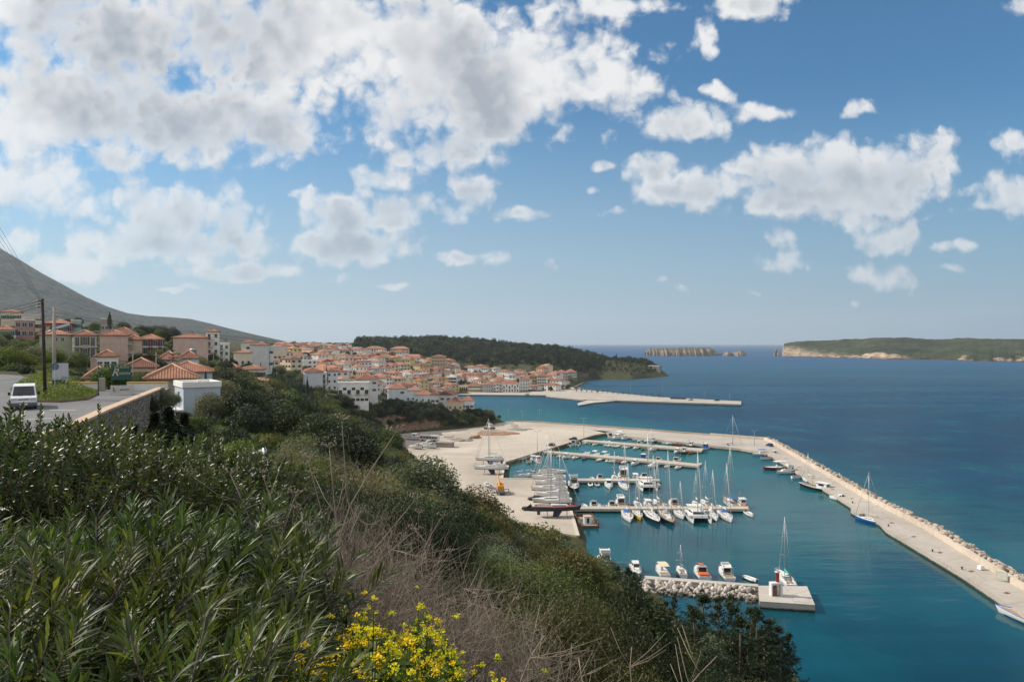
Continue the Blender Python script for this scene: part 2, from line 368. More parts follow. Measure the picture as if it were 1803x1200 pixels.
tp(400, (1,48.5),(4,47.7),(10,46.6),(25,44.5),(50,42),(85,40.5),(150,39),(230,38.5),(300,41),(400,44),(500,45),(800,50),(1300,52))
tp(300, (1,48.6),(4,47.8),(10,46.6),(25,43.5),(50,41.8),(85,41),(130,41.5),(200,44),(260,45.3),(330,50),(500,54),(900,56),(1400,60))
tp(200, (1,48.7),(4,48),(10,46.5),(25,43),(40,42.4),(58,42.5),(75,43),(110,43),(160,43.5),(190,45),(260,49),(330,53),(500,58),(900,62),(1400,66))
tp(100, (1,48.8),(4,48.2),(10,47),(20,45.5),(35,45),(100,45),(120,45.3),(160,44.8),(200,48.5),(250,52),(300,56),(500,64),(900,70))
tp(0, (1,48.8),(4,48.2),(10,47),(20,45.5),(35,45),(105,45.1),(120,46.5),(160,47.5),(200,50),(250,52.5),(300,57),(500,66),(900,76))
tp(-300, (1,48.8),(10,47.5),(25,45.5),(60,45.2),(110,46),(250,54),(500,68),(900,80))
tp(850, (690,2),(730,4),(770,7.5),(830,13),(900,22),(960,31),(1020,40),(1100,46),(1250,44))
tp(950, (690,2),(740,4),(770,8),(800,13),(850,22),(950,33),(1050,39),(1200,36))
tp(780, (640,2.5),(720,8),(800,18),(900,30),(1000,42),(1100,50),(1250,50))
tp(1015, (760,2),(810,3),(860,10),(950,24),(1040,31),(1150,32))
tp(1055, (930,1.5),(965,9),(1040,22),(1120,25),(1200,20))
tp(1110, (935,1),(975,9),(1040,19),(1110,21),(1180,10))
tp(1150, (1000,1),(1030,9),(1070,15),(1120,12))
tp(1173, (1036,0.5),(1050,4),(1070,4))
TP = np.array(TP, float)
def uvl(X, Y):
    Y = np.maximum(Y, 0.6); px = CX+X/Y*F
    return np.clip(px, -350, 2250), np.log(Y)
def _basis(u, l): return np.stack([u/260.0, l*2.3], -1)
_P = _basis(TP[:,0], np.log(TP[:,1]))
def _phi(r2): return np.where(r2 > 0, 0.5*r2*np.log(np.maximum(r2, 1e-12)), 0)
_K = _phi(((_P[:,None]-_P[None])**2).sum(-1))+np.eye(len(_P))*0.02
_A = np.zeros((len(_P)+3,)*2); _A[:-3,:-3] = _K; _Q = np.c_[np.ones(len(_P)), _P]; _A[:-3,-3:] = _Q; _A[-3:,:-3] = _Q.T
_W = np.linalg.solve(_A, np.r_[TP[:,2], 0, 0, 0])
LAND = [(58,-40),(54,0),(50,40),(46,70),(41.5,95),(34,113),(29.5,128),(29,142),(18,162),(17,172),(17.5,202),(19,244),(-3.2,245.5),(-2.7,279),(43.4,361),(56,375),
 (20,395),(2,405),(-3,418),(-13,440),(-25,480),(-40,540),(-50,600),(-52,650),(34,640),(66,652),(66,745),(90,851),(96,905),(112,958),(130,948),(160,930),(178,965),(200,985),(226,1012),(238,1040),
 (242,1075),(200,1160),(120,1350),(-100,1600),(-600,1900),(-2500,2300),(-2500,-40)]
def poly_sd(P, X, Y):
    """signed distance, positive inside"""
    X = np.asarray(X, float); Y = np.asarray(Y, float); best = np.full(X.shape, 1e18); ins = np.zeros(X.shape, bool)
    n = len(P)
    for i in range(n):
        x0, y0 = P[i]; x1, y1 = P[(i+1) % n]; dx, dy = x1-x0, y1-y0
        t = np.clip(((X-x0)*dx+(Y-y0)*dy)/(dx*dx+dy*dy+1e-9), 0, 1)
        best = np.minimum(best, (X-x0-t*dx)**2+(Y-y0-t*dy)**2)
        if dy: ins ^= ((y0 > Y) != (y1 > Y)) & (X < dx*(Y-y0)/dy+x0)
    d = np.sqrt(best); return np.where(ins, d, -d)
YARD = [(17,172),(17.5,202),(19,244.3),(-3.2,245.5),(-2.7,279),(43.4,361),(56,375),(20,396),(3,409),(-4,418),(-9,415),(-12,406),(-20,396),(-35,383),(-50,374),(-62,365),(-68,350),(-66,335),(-52,318),(-45,290),(-34,250),(-19,225),(-6,200),(4,180)]
ROADP = [(-80,-30),(-19.5,-30),(-19.5,36),(-26.6,45),(-33.2,63),(-34.5,67),(-48,68.5),(-60,80),(-75,106),(-110,112),(-200,90),(-200,-30)]
ROADP = [(-200,22),(-18.6,22),(-23.2,36),(-25.5,42),(-31.1,58),(-33.2,64),(-34.5,68.5),(-46,69.5),(-58,84),(-72,100),(-92,112),(-130,118),(-200,110)]
ISLE = [(-41,57.5),(-38,54.5),(-35.8,54),(-35.2,56.5),(-37.6,62),(-42,69),(-47,75),(-54,82),(-58,84),(-56,77),(-50,68)]
def fbm2(X, Y, s, o=4, seed=0):
    """cheap value noise"""
    g = np.random.default_rng(seed); T = g.uniform(-1, 1, (256, 256)); out = 0; a = 1.0; X = np.asarray(X)/s; Y = np.asarray(Y)/s
    for k in range(o):
        xi = np.floor(X).astype(int); yi = np.floor(Y).astype(int); fx = X-xi; fy = Y-yi
        fx = fx*fx*(3-2*fx); fy = fy*fy*(3-2*fy)
        q = lambda i, j: T[(xi+i) % 256, (yi+j) % 256]
        out = out+a*((q(0,0)*(1-fx)+q(1,0)*fx)*(1-fy)+(q(0,1)*(1-fx)+q(1,1)*fx)*fy)
        a *= 0.5; X = X*2.03+17; Y = Y*2.03+31
    return out
def gz(X, Y):
    X = np.atleast_1d(np.asarray(X, float)); Y = np.atleast_1d(np.asarray(Y, float)); sh = X.shape
    X = X.ravel(); Y = Y.ravel()
    u, l = uvl(X, Y); p = _basis(u, l)
    z = np.empty(len(p))
    for i in range(0, len(p), 20000):
        q = p[i:i+20000]
        z[i:i+20000] = _phi(((q[:,None]-_P[None])**2).sum(-1)) @ _W[:-3]+_W[-3]+q @ _W[-2:]
    z = z+fbm2(X, Y, 14, 4, 3)*np.clip(Y/120, 0.03, 1)*0.8
    sd = poly_sd(LAND, X, Y)
    z = np.where(sd > 0, np.minimum(z, 0.35+sd*np.where(Y > 900, 1.5, 1.15)), np.maximum(-6, 0.3+sd*0.5))
    z = np.where(sd > 0, np.maximum(z, 0.3), z)
    sy = poly_sd(YARD, X, Y); w = np.clip(sy/3+1, 0, 1); z = np.where(w > 0, z*(1-w)+w*1.15, z)
    sr = poly_sd(ROADP, X, Y); w = np.clip(sr/2.0+1, 0, 1); w = np.where((X > -36) & (sr < 0.3), (sr > -0.2)*1.0, w)
    z = np.where(w > 0, z*(1-w)+w*45.0, z)
    return z.reshape(sh)
def gz1(x, y): return float(gz([x], [y])[0])
def terrain():
    us = np.concatenate([np.linspace(-2400, -420, 30), np.linspace(-380, 1500, 400), np.linspace(1520, 3600, 50)])
    ls = np.concatenate([np.linspace(math.log(0.35), math.log(300), 150), np.linspace(math.log(301), math.log(1300), 270), np.linspace(math.log(1310), math.log(2400), 12)])
    U, L = np.meshgrid(us, ls); Y = np.exp(L); X = (U-CX)/F*Y
    Z = gz(X, Y); n, m = U.shape
    V = np.stack([X, Y, Z], -1).reshape(-1, 3)
    i = np.arange(n*m).reshape(n, m)
    Q = np.stack([i[:-1,:-1], i[:-1,1:], i[1:,1:], i[1:,:-1]], -1).reshape(-1, 4)
    keep = V[Q][:,:,2].max(1) > -5.5
    return V, Q[keep]
def ground_mat():
    m = MT('ground_scrub')
    n1 = m.noise(0.05, 7, 0.65); n2 = m.noise(0.8, 6, 0.65); v = m.vor(0.6)
    nz = m.n('ShaderNodeSeparateXYZ', ins={0: m.geo.outputs['Normal']}).outputs[2]
    c = m.mix(m.mr(n1.outputs[0], 0.35, 0.65), (0.030, 0.034, 0.014), (0.062, 0.072, 0.024))
    c = m.mix(m.mr(n2.outputs[0], 0.45, 0.7, 0, 0.75), c, (0.11, 0.085, 0.05))
    c = m.mix(m.mr(v.outputs['Distance'], 0.1, 0.6, 0.4, 0), c, (0.018, 0.024, 0.010))
    rk = m.mix(m.mr(n2.outputs[0], 0.35, 0.7), (0.13, 0.085, 0.06), (0.30, 0.19, 0.13))
    c = m.mix(m.mr(m.m('ADD', nz, m.m('MULTIPLY', n1.outputs[0], 0.3)), 0.80, 0.68, 0, 1, True), c, rk)
    return m.end(m.pr(c, 0.95, m.bump(n2.outputs[0], 0.7, 0.3), spec=0.15))
V, Q = terrain()
GROUND_M = ground_mat()
tag(link(bpy.data.objects.new('ground', np_mesh('ground', V, Q, GROUND_M, True))), kind='structure')

# sea: one sheet, waves by bump; shallow teal harbour, blue open water
def water_shader(m, c, rg, nrm, far):
    # wind-roughened water mirrors much less at low angles than a flat sheet would
    fr = m.n('ShaderNodeFresnel', ins={'IOR': 1.333})
    f = m.n('ShaderNodeMath', operation='MINIMUM', ins={0: m.m('MULTIPLY', fr.outputs[0], 0.9), 1: m.mr(far, 0.2, 0.9, 0.21, 0.13)}).outputs[0]
    d = m.n('ShaderNodeBsdfDiffuse', ins={0: c}).outputs[0]
    g = m.n('ShaderNodeBsdfGlossy', ins={'Color': (1,1,1,1), 'Roughness': rg, 'Normal': nrm}).outputs[0]
    return m.n('ShaderNodeMixShader', ins={0: f, 1: d, 2: g}).outputs[0]
def sea_mat():
    m = MT('sea_water'); P = m.geo.outputs['Position']; s = m.n('ShaderNodeSeparateXYZ', ins={0: P})
    x, y = s.outputs[0], s.outputs[1]
    n1 = m.noise(0.012, 4, 0.6); 
    f = m.m('ADD', y, m.m('MULTIPLY', m.m('SUBTRACT', n1.outputs[0], 0.5), 120))
    c = m.mix(m.mr(f, 115, 165, 0, 1, True), (0.000, 0.042, 0.055), (0.001, 0.066, 0.078))
    c = m.mix(m.mr(f, 190, 330, 0, 1, True), c, (0.001, 0.096, 0.104))
    c = m.mix(m.mr(f, 380, 640, 0, 1, True), c, (0.002, 0.070, 0.125))
    c = m.mix(m.mr(f, 900, 2200, 0, 1, True), c, (0.004, 0.055, 0.150))
    # east of the breakwater the open sea is deeper and bluer
    side = m.m('ADD', m.m('SUBTRACT', x, 92), m.m('MULTIPLY', m.m('SUBTRACT', y, 240), 0.28))
    deep = m.mr(m.m('ADD', side, m.m('MULTIPLY', m.m('SUBTRACT', n1.outputs[0], 0.5), 60)), 0, 90, 0, 1, True)
    c = m.mix(m.m('MULTIPLY', deep, m.mr(y, 1500, 500, 0, 1)), c, (0.001, 0.034, 0.078))
    sh = m.noise(0.035, 5, 0.6)   # sand and weed seen through the shallows
    c = m.mix(m.mr(sh.outputs[0], 0.5, 0.72, 0, 0.5), c, (0.002, 0.100, 0.106))
    c = m.mix(m.m('MULTIPLY', m.mr(sh.outputs[0], 0.5, 0.35, 0, 0.6), m.mr(y, 500, 150, 0, 1)), c, (0.0005, 0.022, 0.036))
    w1 = m.noise(1.0, 4, 0.6, vec=m.scl((0.55, 1.3, 1))); w2 = m.noise(1.0, 3, 0.6, vec=m.scl((0.04, 0.16, 1)))
    w3 = m.noise(1.0, 4, 0.55, vec=m.scl((0.006, 0.045, 1)))
    # wind lanes: long streaks where the surface is rougher or smoother
    lane = m.noise(1.0, 6, 0.62, vec=m.scl((0.0016, 0.011, 1)), dist=0.6)
    calm = m.mr(side, -20, 60, 0.22, 1.0, True); calm2 = m.mr(y, 380, 620, 0, 1, True)
    far = m.n('ShaderNodeMath', operation='MAXIMUM', ins={0: calm, 1: m.m('MULTIPLY', calm2, 0.55)}).outputs[0]
    h = m.m('ADD', m.m('MULTIPLY', w1.outputs[0], 0.10), m.m('MULTIPLY', w2.outputs[0], 0.55))
    h = m.m('MULTIPLY', h, m.m('MULTIPLY', far, m.mr(lane.outputs[0], 0.35, 0.65, 0.7, 1.25)))
    nrm = m.bump(h, 1.0, 1.0)
    rg = m.mr(y, 140, 900, 0.05, 0.30)
    rg = m.m('ADD', rg, m.mr(lane.outputs[0], 0.4, 0.6, 0.0, 0.06))
    c = m.mix(m.mr(lane.outputs[0], 0.48, 0.62, 0, 0.30), c, (0.004, 0.085, 0.16))
    return m.end(m.pr(c, rg, nrm, spec=0.0)) if 0 else m.end(water_shader(m, c, rg, nrm, far))
mb = MB(); r = 24000
mb.add([(-r,-300,0),(r,-300,0),(r,r,0),(-r,r,0)], [(0,1,2,3)])
tag(mb.build('sea', sea_mat()), kind='structure')

# ------------------------------------------------------------------ mountain on the left and far islands
def heightfield(name, pxs, rows, zfun, mat, kind='structure', nx=320):
    us = np.linspace(pxs[0], pxs[1], nx); U, Yv = np.meshgrid(us, rows); X = (U-CX)/F*Yv
    Z = zfun(U, Yv, X); n, m_ = U.shape; V = np.stack([X, Yv, Z], -1).reshape(-1, 3); i = np.arange(n*m_).reshape(n, m_)
    Q = np.stack([i[:-1,:-1], i[:-1,1:], i[1:,1:], i[1:,:-1]], -1).reshape(-1, 4)
    Q = Q[V[Q][:,:,2].max(1) > -3]
    return tag(link(bpy.data.objects.new(name, np_mesh(name, V, Q, mat, True))), kind=kind)
def z_at(py, Y): return H-(py-HY)/F*Y
def mount_mat():
    m = MT('mountain_scrub'); P = m.geo.outputs['Position']
    v = m.vor(0.06); v2 = m.vor(0.11); n1 = m.noise(0.006, 7, 0.6); n2 = m.noise(0.03, 6, 0.7)
    c = m.mix(m.mr(n1.outputs[0], 0.38, 0.62), (0.008, 0.021, 0.022), (0.018, 0.032, 0.032))
    c = m.mix(m.mr(v.outputs['Distance'], 0.25, 0.6, 0, 0.55), c, (0.12, 0.115, 0.092))
    c = m.mix(m.mr(v2.outputs['Distance'], 0.15, 0.45, 0.7, 0), c, (0.020, 0.028, 0.016))
    c = m.mix(m.mr(n2.outputs[0], 0.62, 0.72, 0, 0.5), c, (0.20, 0.185, 0.15))
    h = m.m('ADD', m.m('MULTIPLY', n1.outputs[0], 4), n2.outputs[0])
    return m.end(m.pr(c, 0.95, m.bump(h, 0.9, 22), spec=0.1))
RID = np.array([(-900,250),(-500,330),(-200,385),(0,437),(35,458),(75,482),(150,522),(190,540),(225,551),(260,556),(300,558),(335,561),(370,569),(400,577),(450,589),(500,600),(525,605.5),(560,612)], float)
def mz(U, Y, X):
    t = (Y-1500)/(3000-1500)
    top = z_at(np.interp(U, RID[:,0], RID[:,1]), 3000)
    prof = np.where(t < 1, np.clip(t, 0, 1)**1.25, 1-0.5*(t-1))
    z = 45+(top-45)*prof
    rough = fbm2(X, Y, 420, 5, 5)*28*np.clip((top-50)/300, 0.02, 1)*np.clip(t*2, 0, 1)*np.clip(np.abs(1-t)*6, 0.12, 1)
    return np.where(U > 545, np.minimum(z, -5), z+rough)
heightfield('mountain', (-900, 548), np.r_[np.linspace(1450, 2900, 120), np.linspace(2920, 3080, 12), np.linspace(3100, 4000, 20)], mz, mount_mat())
def island_mat():
    m = MT('island_scrub'); n1 = m.noise(0.010, 7, 0.62); n2 = m.noise(0.05, 6, 0.7); v = m.vor(0.05)
    s = m.n('ShaderNodeSeparateXYZ', ins={0: m.geo.outputs['Normal']}).outputs[2]; z = m.n('ShaderNodeSeparateXYZ', ins={0: m.geo.outputs['Position']}).outputs[2]
    g = m.mix(m.mr(n1.outputs[0], 0.35, 0.65), (0.018, 0.028, 0.013), (0.066, 0.075, 0.030))
    g = m.mix(m.mr(v.outputs['Distance'], 0.2, 0.6, 0.6, 0), g, (0.014, 0.022, 0.011))
    g = m.mix(m.mr(n2.outputs[0], 0.60, 0.70, 0, 0.6), g, (0.20, 0.16, 0.10))
    st = m.noise(1.0, 6, 0.7, vec=m.scl((0.03, 0.02, 0.14)), dist=1.0)
    rk = m.mix(m.mr(st.outputs[0], 0.38, 0.60), (0.13, 0.09, 0.06), (0.50, 0.38, 0.27))
    f = m.mr(m.m('ADD', s, m.m('MULTIPLY', m.m('SUBTRACT', n1.outputs[0], 0.45), 1.6)), 0.82, 0.62, 0, 1, True)
    big = m.noise(0.0035, 4, 0.6); lim = m.mr(big.outputs[0], 0.42, 0.68, 3.0, 30.0)
    f2 = m.mr(m.m('ADD', z, m.m('MULTIPLY', n2.outputs[0], 8)), lim, m.m('ADD', lim, 3.0), 1, 0)
    f = m.n('ShaderNodeMath', operation='MAXIMUM', ins={0: f, 1: m.m('MULTIPLY', f2, m.mr(st.outputs[0], 0.40, 0.50))}).outputs[0]
    xx = m.n('ShaderNodeSeparateXYZ', ins={0: m.geo.outputs['Position']}).outputs[0]
    f = m.n('ShaderNodeMath', operation='MAXIMUM', ins={0: f, 1: m.mr(m.m('ADD', xx, m.m('MULTIPLY', m.m('SUBTRACT', n2.outputs[0], 0.5), 260)), 1080, 1150, 0.95, 0)}).outputs[0]
    c = m.mix(f, g, rk); c = m.mix(m.mr(z, 0.6, 3.0, 1, 0), c, (0.07, 0.055, 0.04))
    return m.end(m.pr(c, 0.95, m.bump(m.m('ADD', st.outputs[0], n1.outputs[0]), 0.9, 8), spec=0.1))
ISM = island_mat()
IT = np.array([(1376,627),(1378,606),(1390,603),(1412,601),(1450,600),(1500,597.5),(1555,595.5),(1650,596),(1740,596.5),(1803,598),(1900,600),(2200,603)], float)
IS = np.array([(1374,627.5),(1400,628),(1440,629),(1500,631),(1560,632.5),(1640,633.5),(1720,636),(1803,637.5),(2000,640),(2200,642)], float)
CL = np.array([(1374,1.0),(1400,1.0),(1420,.5),(1440,.35),(1460,.15),(1500,.12),(1523,.2),(1532,.75),(1575,.8),(1600,.5),(1620,.12),(1690,.15),(1700,.6),(1803,.6),(2200,.6)], float)
def iz(U, T, X):
    ys = H*F/(np.interp(U, IS[:,0], IS[:,1])-HY)
    jit = fbm2(U*2, T*0+3, 60, 4, 9)
    d = (T-0.06-0.03*jit)  # T runs 0 at the shore to 1 at the ridge
    top = np.maximum(z_at(np.interp(U, IT[:,0], IT[:,1]), ys+520), 4)
    cl = np.interp(U+jit*8, CL[:,0], CL[:,1])*30*(0.85+0.25*fbm2(U*1.5, T*0, 40, 3, 2)); cl = np.minimum(cl*0.7, top*0.6)
    z = np.where(d < 0, -3, np.minimum(3+cl*np.clip(d/0.05, 0, 1), 60)+(top-3-cl)*np.clip(d/0.9, 0, 1)**0.95)
    z = z+fbm2(X, ys+T*520, 70, 5, 4)*4.5*np.clip(d*4, 0, 1)
    edge = np.clip((U-1377)/2.5, 0, 1); return np.where(z > -2, z*edge-(1-edge)*3, z)
us = np.linspace(1372, 2250, 620); ts = np.r_[np.linspace(0, 0.2, 26), np.linspace(0.22, 1.0, 30), np.linspace(1.05, 1.5, 6)]
U, T = np.meshgrid(us, ts); ys = H*F/(np.interp(U, IS[:,0], IS[:,1])-HY); Yv = ys+T*520; X = (U-CX)/F*Yv
Z = iz(U, T, X); V = np.stack([X, Yv, Z], -1).reshape(-1,3); n, m_ = U.shape; i = np.arange(n*m_).reshape(n, m_)
Q = np.stack([i[:-1,:-1], i[:-1,1:], i[1:,1:], i[1:,:-1]], -1).reshape(-1,4)
tag(link(bpy.data.objects.new('hills', np_mesh('hills', V, Q, ISM, True))), kind='structure')
def islet(name, x0, x1, base, top, label, seed, depth=120, arch=None):
    """sheer limestone rock standing in the sea, profile of top given by px,py pairs"""
    Y0 = H*F/(base-HY); us = np.linspace(x0, x1, max(24, int((x1-x0)*2))); cx = (x0+x1)/2
    top = np.array(top, float); ring = 9; V = []; 
    for iu, uu in enumerate(us):
        hgt = z_at(np.interp(uu, top[:,0], top[:,1]), Y0)
        e = math.sqrt(max(0.02, 1-((uu-cx)/((x1-x0)/2))**2)); X0 = (uu-CX)/F*Y0
        fl = float(fbm2(uu*1.3, 3.3, 7, 4, seed))
        if arch and abs(uu-arch) < 2.2: hgt *= 1
        for k in range(ring):
            t = k/(ring-1); a = math.pi*t
            yy_ = Y0-math.cos(a)*depth*0.5*e+depth*0.5
            zf = [ -0.05, 0.45, 0.86, 0.97, 1.0, 0.97, 0.86, 0.45, -0.05][k]
            j = float(fbm2(uu*1.6, k*2.1, 6, 4, seed+1))
            V.append((X0+j*1.5, yy_+(fl*9+j*5)*(1 if k < 4 else -1), max(-2, hgt*zf*(1+0.06*j))))
    V = np.array(V); i = np.arange(len(V)).reshape(len(us), ring)
    Q = np.stack([i[:-1,:-1], i[1:,:-1], i[1:,1:], i[:-1,1:]], -1).reshape(-1,4)
    o = bpy.data.objects.new(name, np_mesh(name, V, Q, rock_islet, True)); link(o)
    return tag(o, label, 'rock islet', None)
def _ri():
    m = MT('islet_rock'); st = m.noise(1.0, 7, 0.7, vec=m.scl((0.035, 0.02, 0.05)), dist=1.2); n2 = m.noise(0.08, 6, 0.7)
    c = m.mix(m.mr(st.outputs[0], 0.36, 0.62), (0.14, 0.115, 0.09), (0.38, 0.30, 0.23))
    s = m.n('ShaderNodeSeparateXYZ', ins={0: m.geo.outputs['Normal']}).outputs[2]
    c = m.mix(m.m('MULTIPLY', m.mr(s, 0.6, 0.9), 0.8), c, (0.09, 0.085, 0.045))
    return m.end(m.pr(c, 0.95, m.bump(m.m('ADD', st.outputs[0], n2.outputs[0]), 1.0, 6), spec=0.1))
rock_islet = _ri()
islet('rock_islet', 1142, 1269, 626.5, [(1142,619),(1147,614),(1160,613),(1195,612.5),(1215,611.5),(1255,612),(1264,615),(1269,621)], 'long flat-topped pale limestone islet on the horizon', 1)
islet('rock_islet', 1266, 1293, 626.3, [(1266,623.5),(1278,623),(1282,619),(1287,618),(1291,620),(1293,625)], 'small low rock just right of the flat-topped islet', 2, 50)
islet('rock_islet', 1295, 1318, 626.5, [(1295,624),(1300,620),(1306,617),(1313,617.5),(1318,624)], 'rounded pointed rock standing alone right of the islets', 3, 60)
islet('rock_islet', 1364, 1374, 626.8, [(1364,625),(1367,618),(1370,612),(1372,617),(1374,624)], 'narrow rock needle off the tip of the long green island', 4, 20)

# ------------------------------------------------------------------ yard, quays, piers, breakwater
CON = concrete('quay_concrete', (0.50, 0.43, 0.35)); YARDM = None
def yard_mat():
    m = MT('yard_surface'); n1 = m.noise(0.022, 7, 0.6, dist=0.8); n2 = m.noise(0.5, 6, 0.65); n3 = m.noise(1.0, 6, 0.7, vec=m.scl((0.03, 0.12, 1)), dist=1.0)
    c = m.mix(m.mr(n1.outputs[0], 0.35, 0.65), (0.36, 0.31, 0.255), (0.52, 0.455, 0.375))
    c = m.mix(m.mr(n2.outputs[0], 0.5, 0.78, 0, 0.45), c, (0.30, 0.26, 0.21))
    c = m.mix(m.mr(n3.outputs[0], 0.57, 0.70, 0, 0.5), c, (0.28, 0.22, 0.17))
    n4 = m.noise(0.16, 6, 0.7); c = m.mix(m.mr(n4.outputs[0], 0.66, 0.72, 0, 0.7), c, (0.16, 0.15, 0.08))
    return m.end(m.pr(c, 0.95, m.bump(n2.outputs[0], 0.4, 0.1), spec=0.15))
YARDM = yard_mat()
mb = MB(); mb.prism(YARD, -3, 1.5); o = mb.build('ground', [YARDM]); tag(o, kind='structure')
def slab(name, pts, z0=-3, z1=1.5, mat=None, label=None, cat=None, world=False, group=None):
    P = pts if world else [at(x, y, z1) for x, y in pts]
    mb = MB(); mb.prism(P, z0, z1); o = mb.build(name, mat or CON); tag(o, label, cat, group)
    if not label: tag(o, kind='structure')
    return o
# quay coping along the basin edge of the yard: a pale raised kerb
def strip(pts, w, z0, z1):
    """a strip of width w to the left of the polyline"""
    P = [np.array(p, float) for p in pts]; mb = MB(); n = len(P)
    off = []
    for i in range(n):
        d0 = P[i]-P[i-1] if i else P[1]-P[0]; d1 = P[i+1]-P[i] if i < n-1 else d0
        d0 = d0/np.linalg.norm(d0); d1 = d1/np.linalg.norm(d1); m = d0+d1; m /= np.linalg.norm(m)
        nn = np.array([-m[1], m[0]]); k = max(0.35, float(nn @ np.array([-d1[1], d1[0]]))); off.append(P[i]+nn*w/k)
    for i in range(n-1): mb.prism([tuple(P[i]), tuple(P[i+1]), tuple(off[i+1]), tuple(off[i])], z0, z1)
    return mb
q = [(17.05,172),(17.55,202),(19.05,244.25),(-3.15,245.45),(-2.65,279),(43.4,360.9),(56,374.9)]
o = strip(q, 0.9, 1.35, 1.68).build('quay_kerb', concrete('kerb_concrete', (0.56, 0.50, 0.42))); tag(o, 'pale concrete kerb along the marina basin edge of the yard', 'kerb')
PIER = concrete('pier_concrete', (0.46, 0.41, 0.34))
piers = [
 ('concrete pier nearest the viewer, carrying the row of moored yachts', [(1006,890.5),(1316,890.8),(1319,895.2),(1010,895.2)], 17.3),
 ('short concrete pier with the big motor yacht at its root', [(1012,841.6),(1160.6,842.4),(1161.5,846),(1012,845.7)], 19),
 ('long concrete pier in the middle of the basin crowded with small boats', [(926,789.5),(1158.5,808.7),(1229.3,815.8),(1228,820),(1150,812.8),(930,792.5)], 2),
 ('farthest concrete finger pier just inside the breakwater', [(1030,773.4),(1238.6,789),(1235,793.6),(1024,775.6)], 30)]
for lab, pts, x0 in piers:
    P = [at(x, y, 1.2) for x, y in pts]
    mb = MB(); mb.prism(P, 0.35, 1.2)
    o = mb.build('pier', PIER); tag(o, lab, 'pier', 'concrete finger piers in the marina')
    # piles under the deck
    a = np.array(P[0]); b = np.array(P[len(P)//2-1] if len(P) > 4 else P[1]); L = np.linalg.norm(b-a); n = max(3, int(L/6))
    k = MB(); d = (b-a)/L; nn = np.array([d[1], -d[0]])
    for j in range(n+1):
        c = a+d*L*j/n*0.96+d*0.8+nn*1.7; k = MB(); k.box((c[0], c[1], -1), (1.4, 2.0, 2.7), math.atan2(d[1], d[0])); k.build('pier_footing', PIER, o)
    
INN = [(1075,766),(1140,771.5),(1200,777.5),(1265,785),(1304,789),(1350,797),(1380,814),(1415,838),(1465,867.5),(1498,888),(1498,896),(1512,904.5),(1522,903),(1549,918),(1560,930),(1644,979),(1693,1008),(1783,1068),(1900,1148)]
OUT = [(1000,747.2),(1140,757.5),(1250,766.5),(1345,774),(1357,779.5),(1433,824),(1533,883),(1626,930.5),(1803,1041),(1900,1104)]
IN_W = [at(x, y, 1.5) for x, y in INN]; OUT_W = [at(x, y, 1.5) for x, y in OUT]
IN_W[0] = (52, 366)
mole = MB(); mole.prism(IN_W+OUT_W[::-1]+[], -3, 1.5)
MOLE = concrete('mole_concrete', (0.43, 0.385, 0.33)); PARA = concrete('parapet_concrete', (0.56, 0.475, 0.38))
tag(mole.build('breakwater', MOLE), 'long pale concrete breakwater road curving round the marina', 'breakwater')
fk = MB()
# low wall along the open sea side
wl = strip(OUT_W[2:], 0.9, 1.0, 2.75).build('parapet', PARA); tag(wl, 'low pale concrete parapet along the sea side of the breakwater', 'parapet')
w2 = strip(OUT_W[:3], 0.9, 1.0, 2.3).build('parapet', concrete('old_parapet', (0.42, 0.33, 0.26))); tag(w2, 'older brownish parapet on the far stretch of the breakwater', 'parapet')
# far edge of the yard: sea wall running to the spur
e = [at(900,741.5,1.5), at(950,743.4,1.5), at(1000,747.4,1.5)]
o = strip(e, 1.0, 0.2, 2.1).build('sea_wall', concrete('old_parapet')); tag(o, 'low rough wall between the boat yard and the bay', 'wall')
slab('ground', [(-4,418),(3,409),(20,396),(56,375),at(1010,748,1.5),at(1000,747.2,1.5),at(950,743,1.5),at(900,741.2,1.5)], mat=YARDM, world=True, z1=1.496)
# sealed joints across the breakwater road
# town jetty
J = [(930,690),(955,692.5),(965,697),(1027.5,703),(1094,704.6),(1305,711.3),(1305,706),(1160,698.5),(1091,692),(1005,683),(980,681)]
slab('pier', J, mat=concrete('jetty_concrete', (0.42,0.375,0.32)), label='broad palm-lined harbour jetty running out from the town', cat='jetty')
PL = concrete('dock_concrete', (0.46,0.42,0.37))
slab('pier', [(1019,712.8),(1017,709.5),(1042,701.5),(1094,701),(1096,704.2),(1048,708)], z1=1.1, mat=PL, label='short stub jetty below the palm-lined jetty', cat='jetty')
slab('quay', [(-66,668),(-64,650.5),(-52,648.2),(34,639),(66,651),(66,745),(90,851),(86,856),(60,750),(30,690),(-30,705),(-60,700)], mat=concrete('town_quay', (0.44,0.385,0.33)), world=True, z1=1.55)
slab('dock', [(1335,1030),(1421,1031.2),(1435,1064),(1337.5,1057.5)], z1=1.5, mat=PL, label='square concrete platform at the end of the near mole with the light tower', cat='dock')
slab('dock', [(1135,1012.6),(1335,1027.6),(1335,1031.8),(1140,1018.2)], z1=1.496, mat=PL, label='narrow concrete walkway along the top of the near boulder mole', cat='walkway')
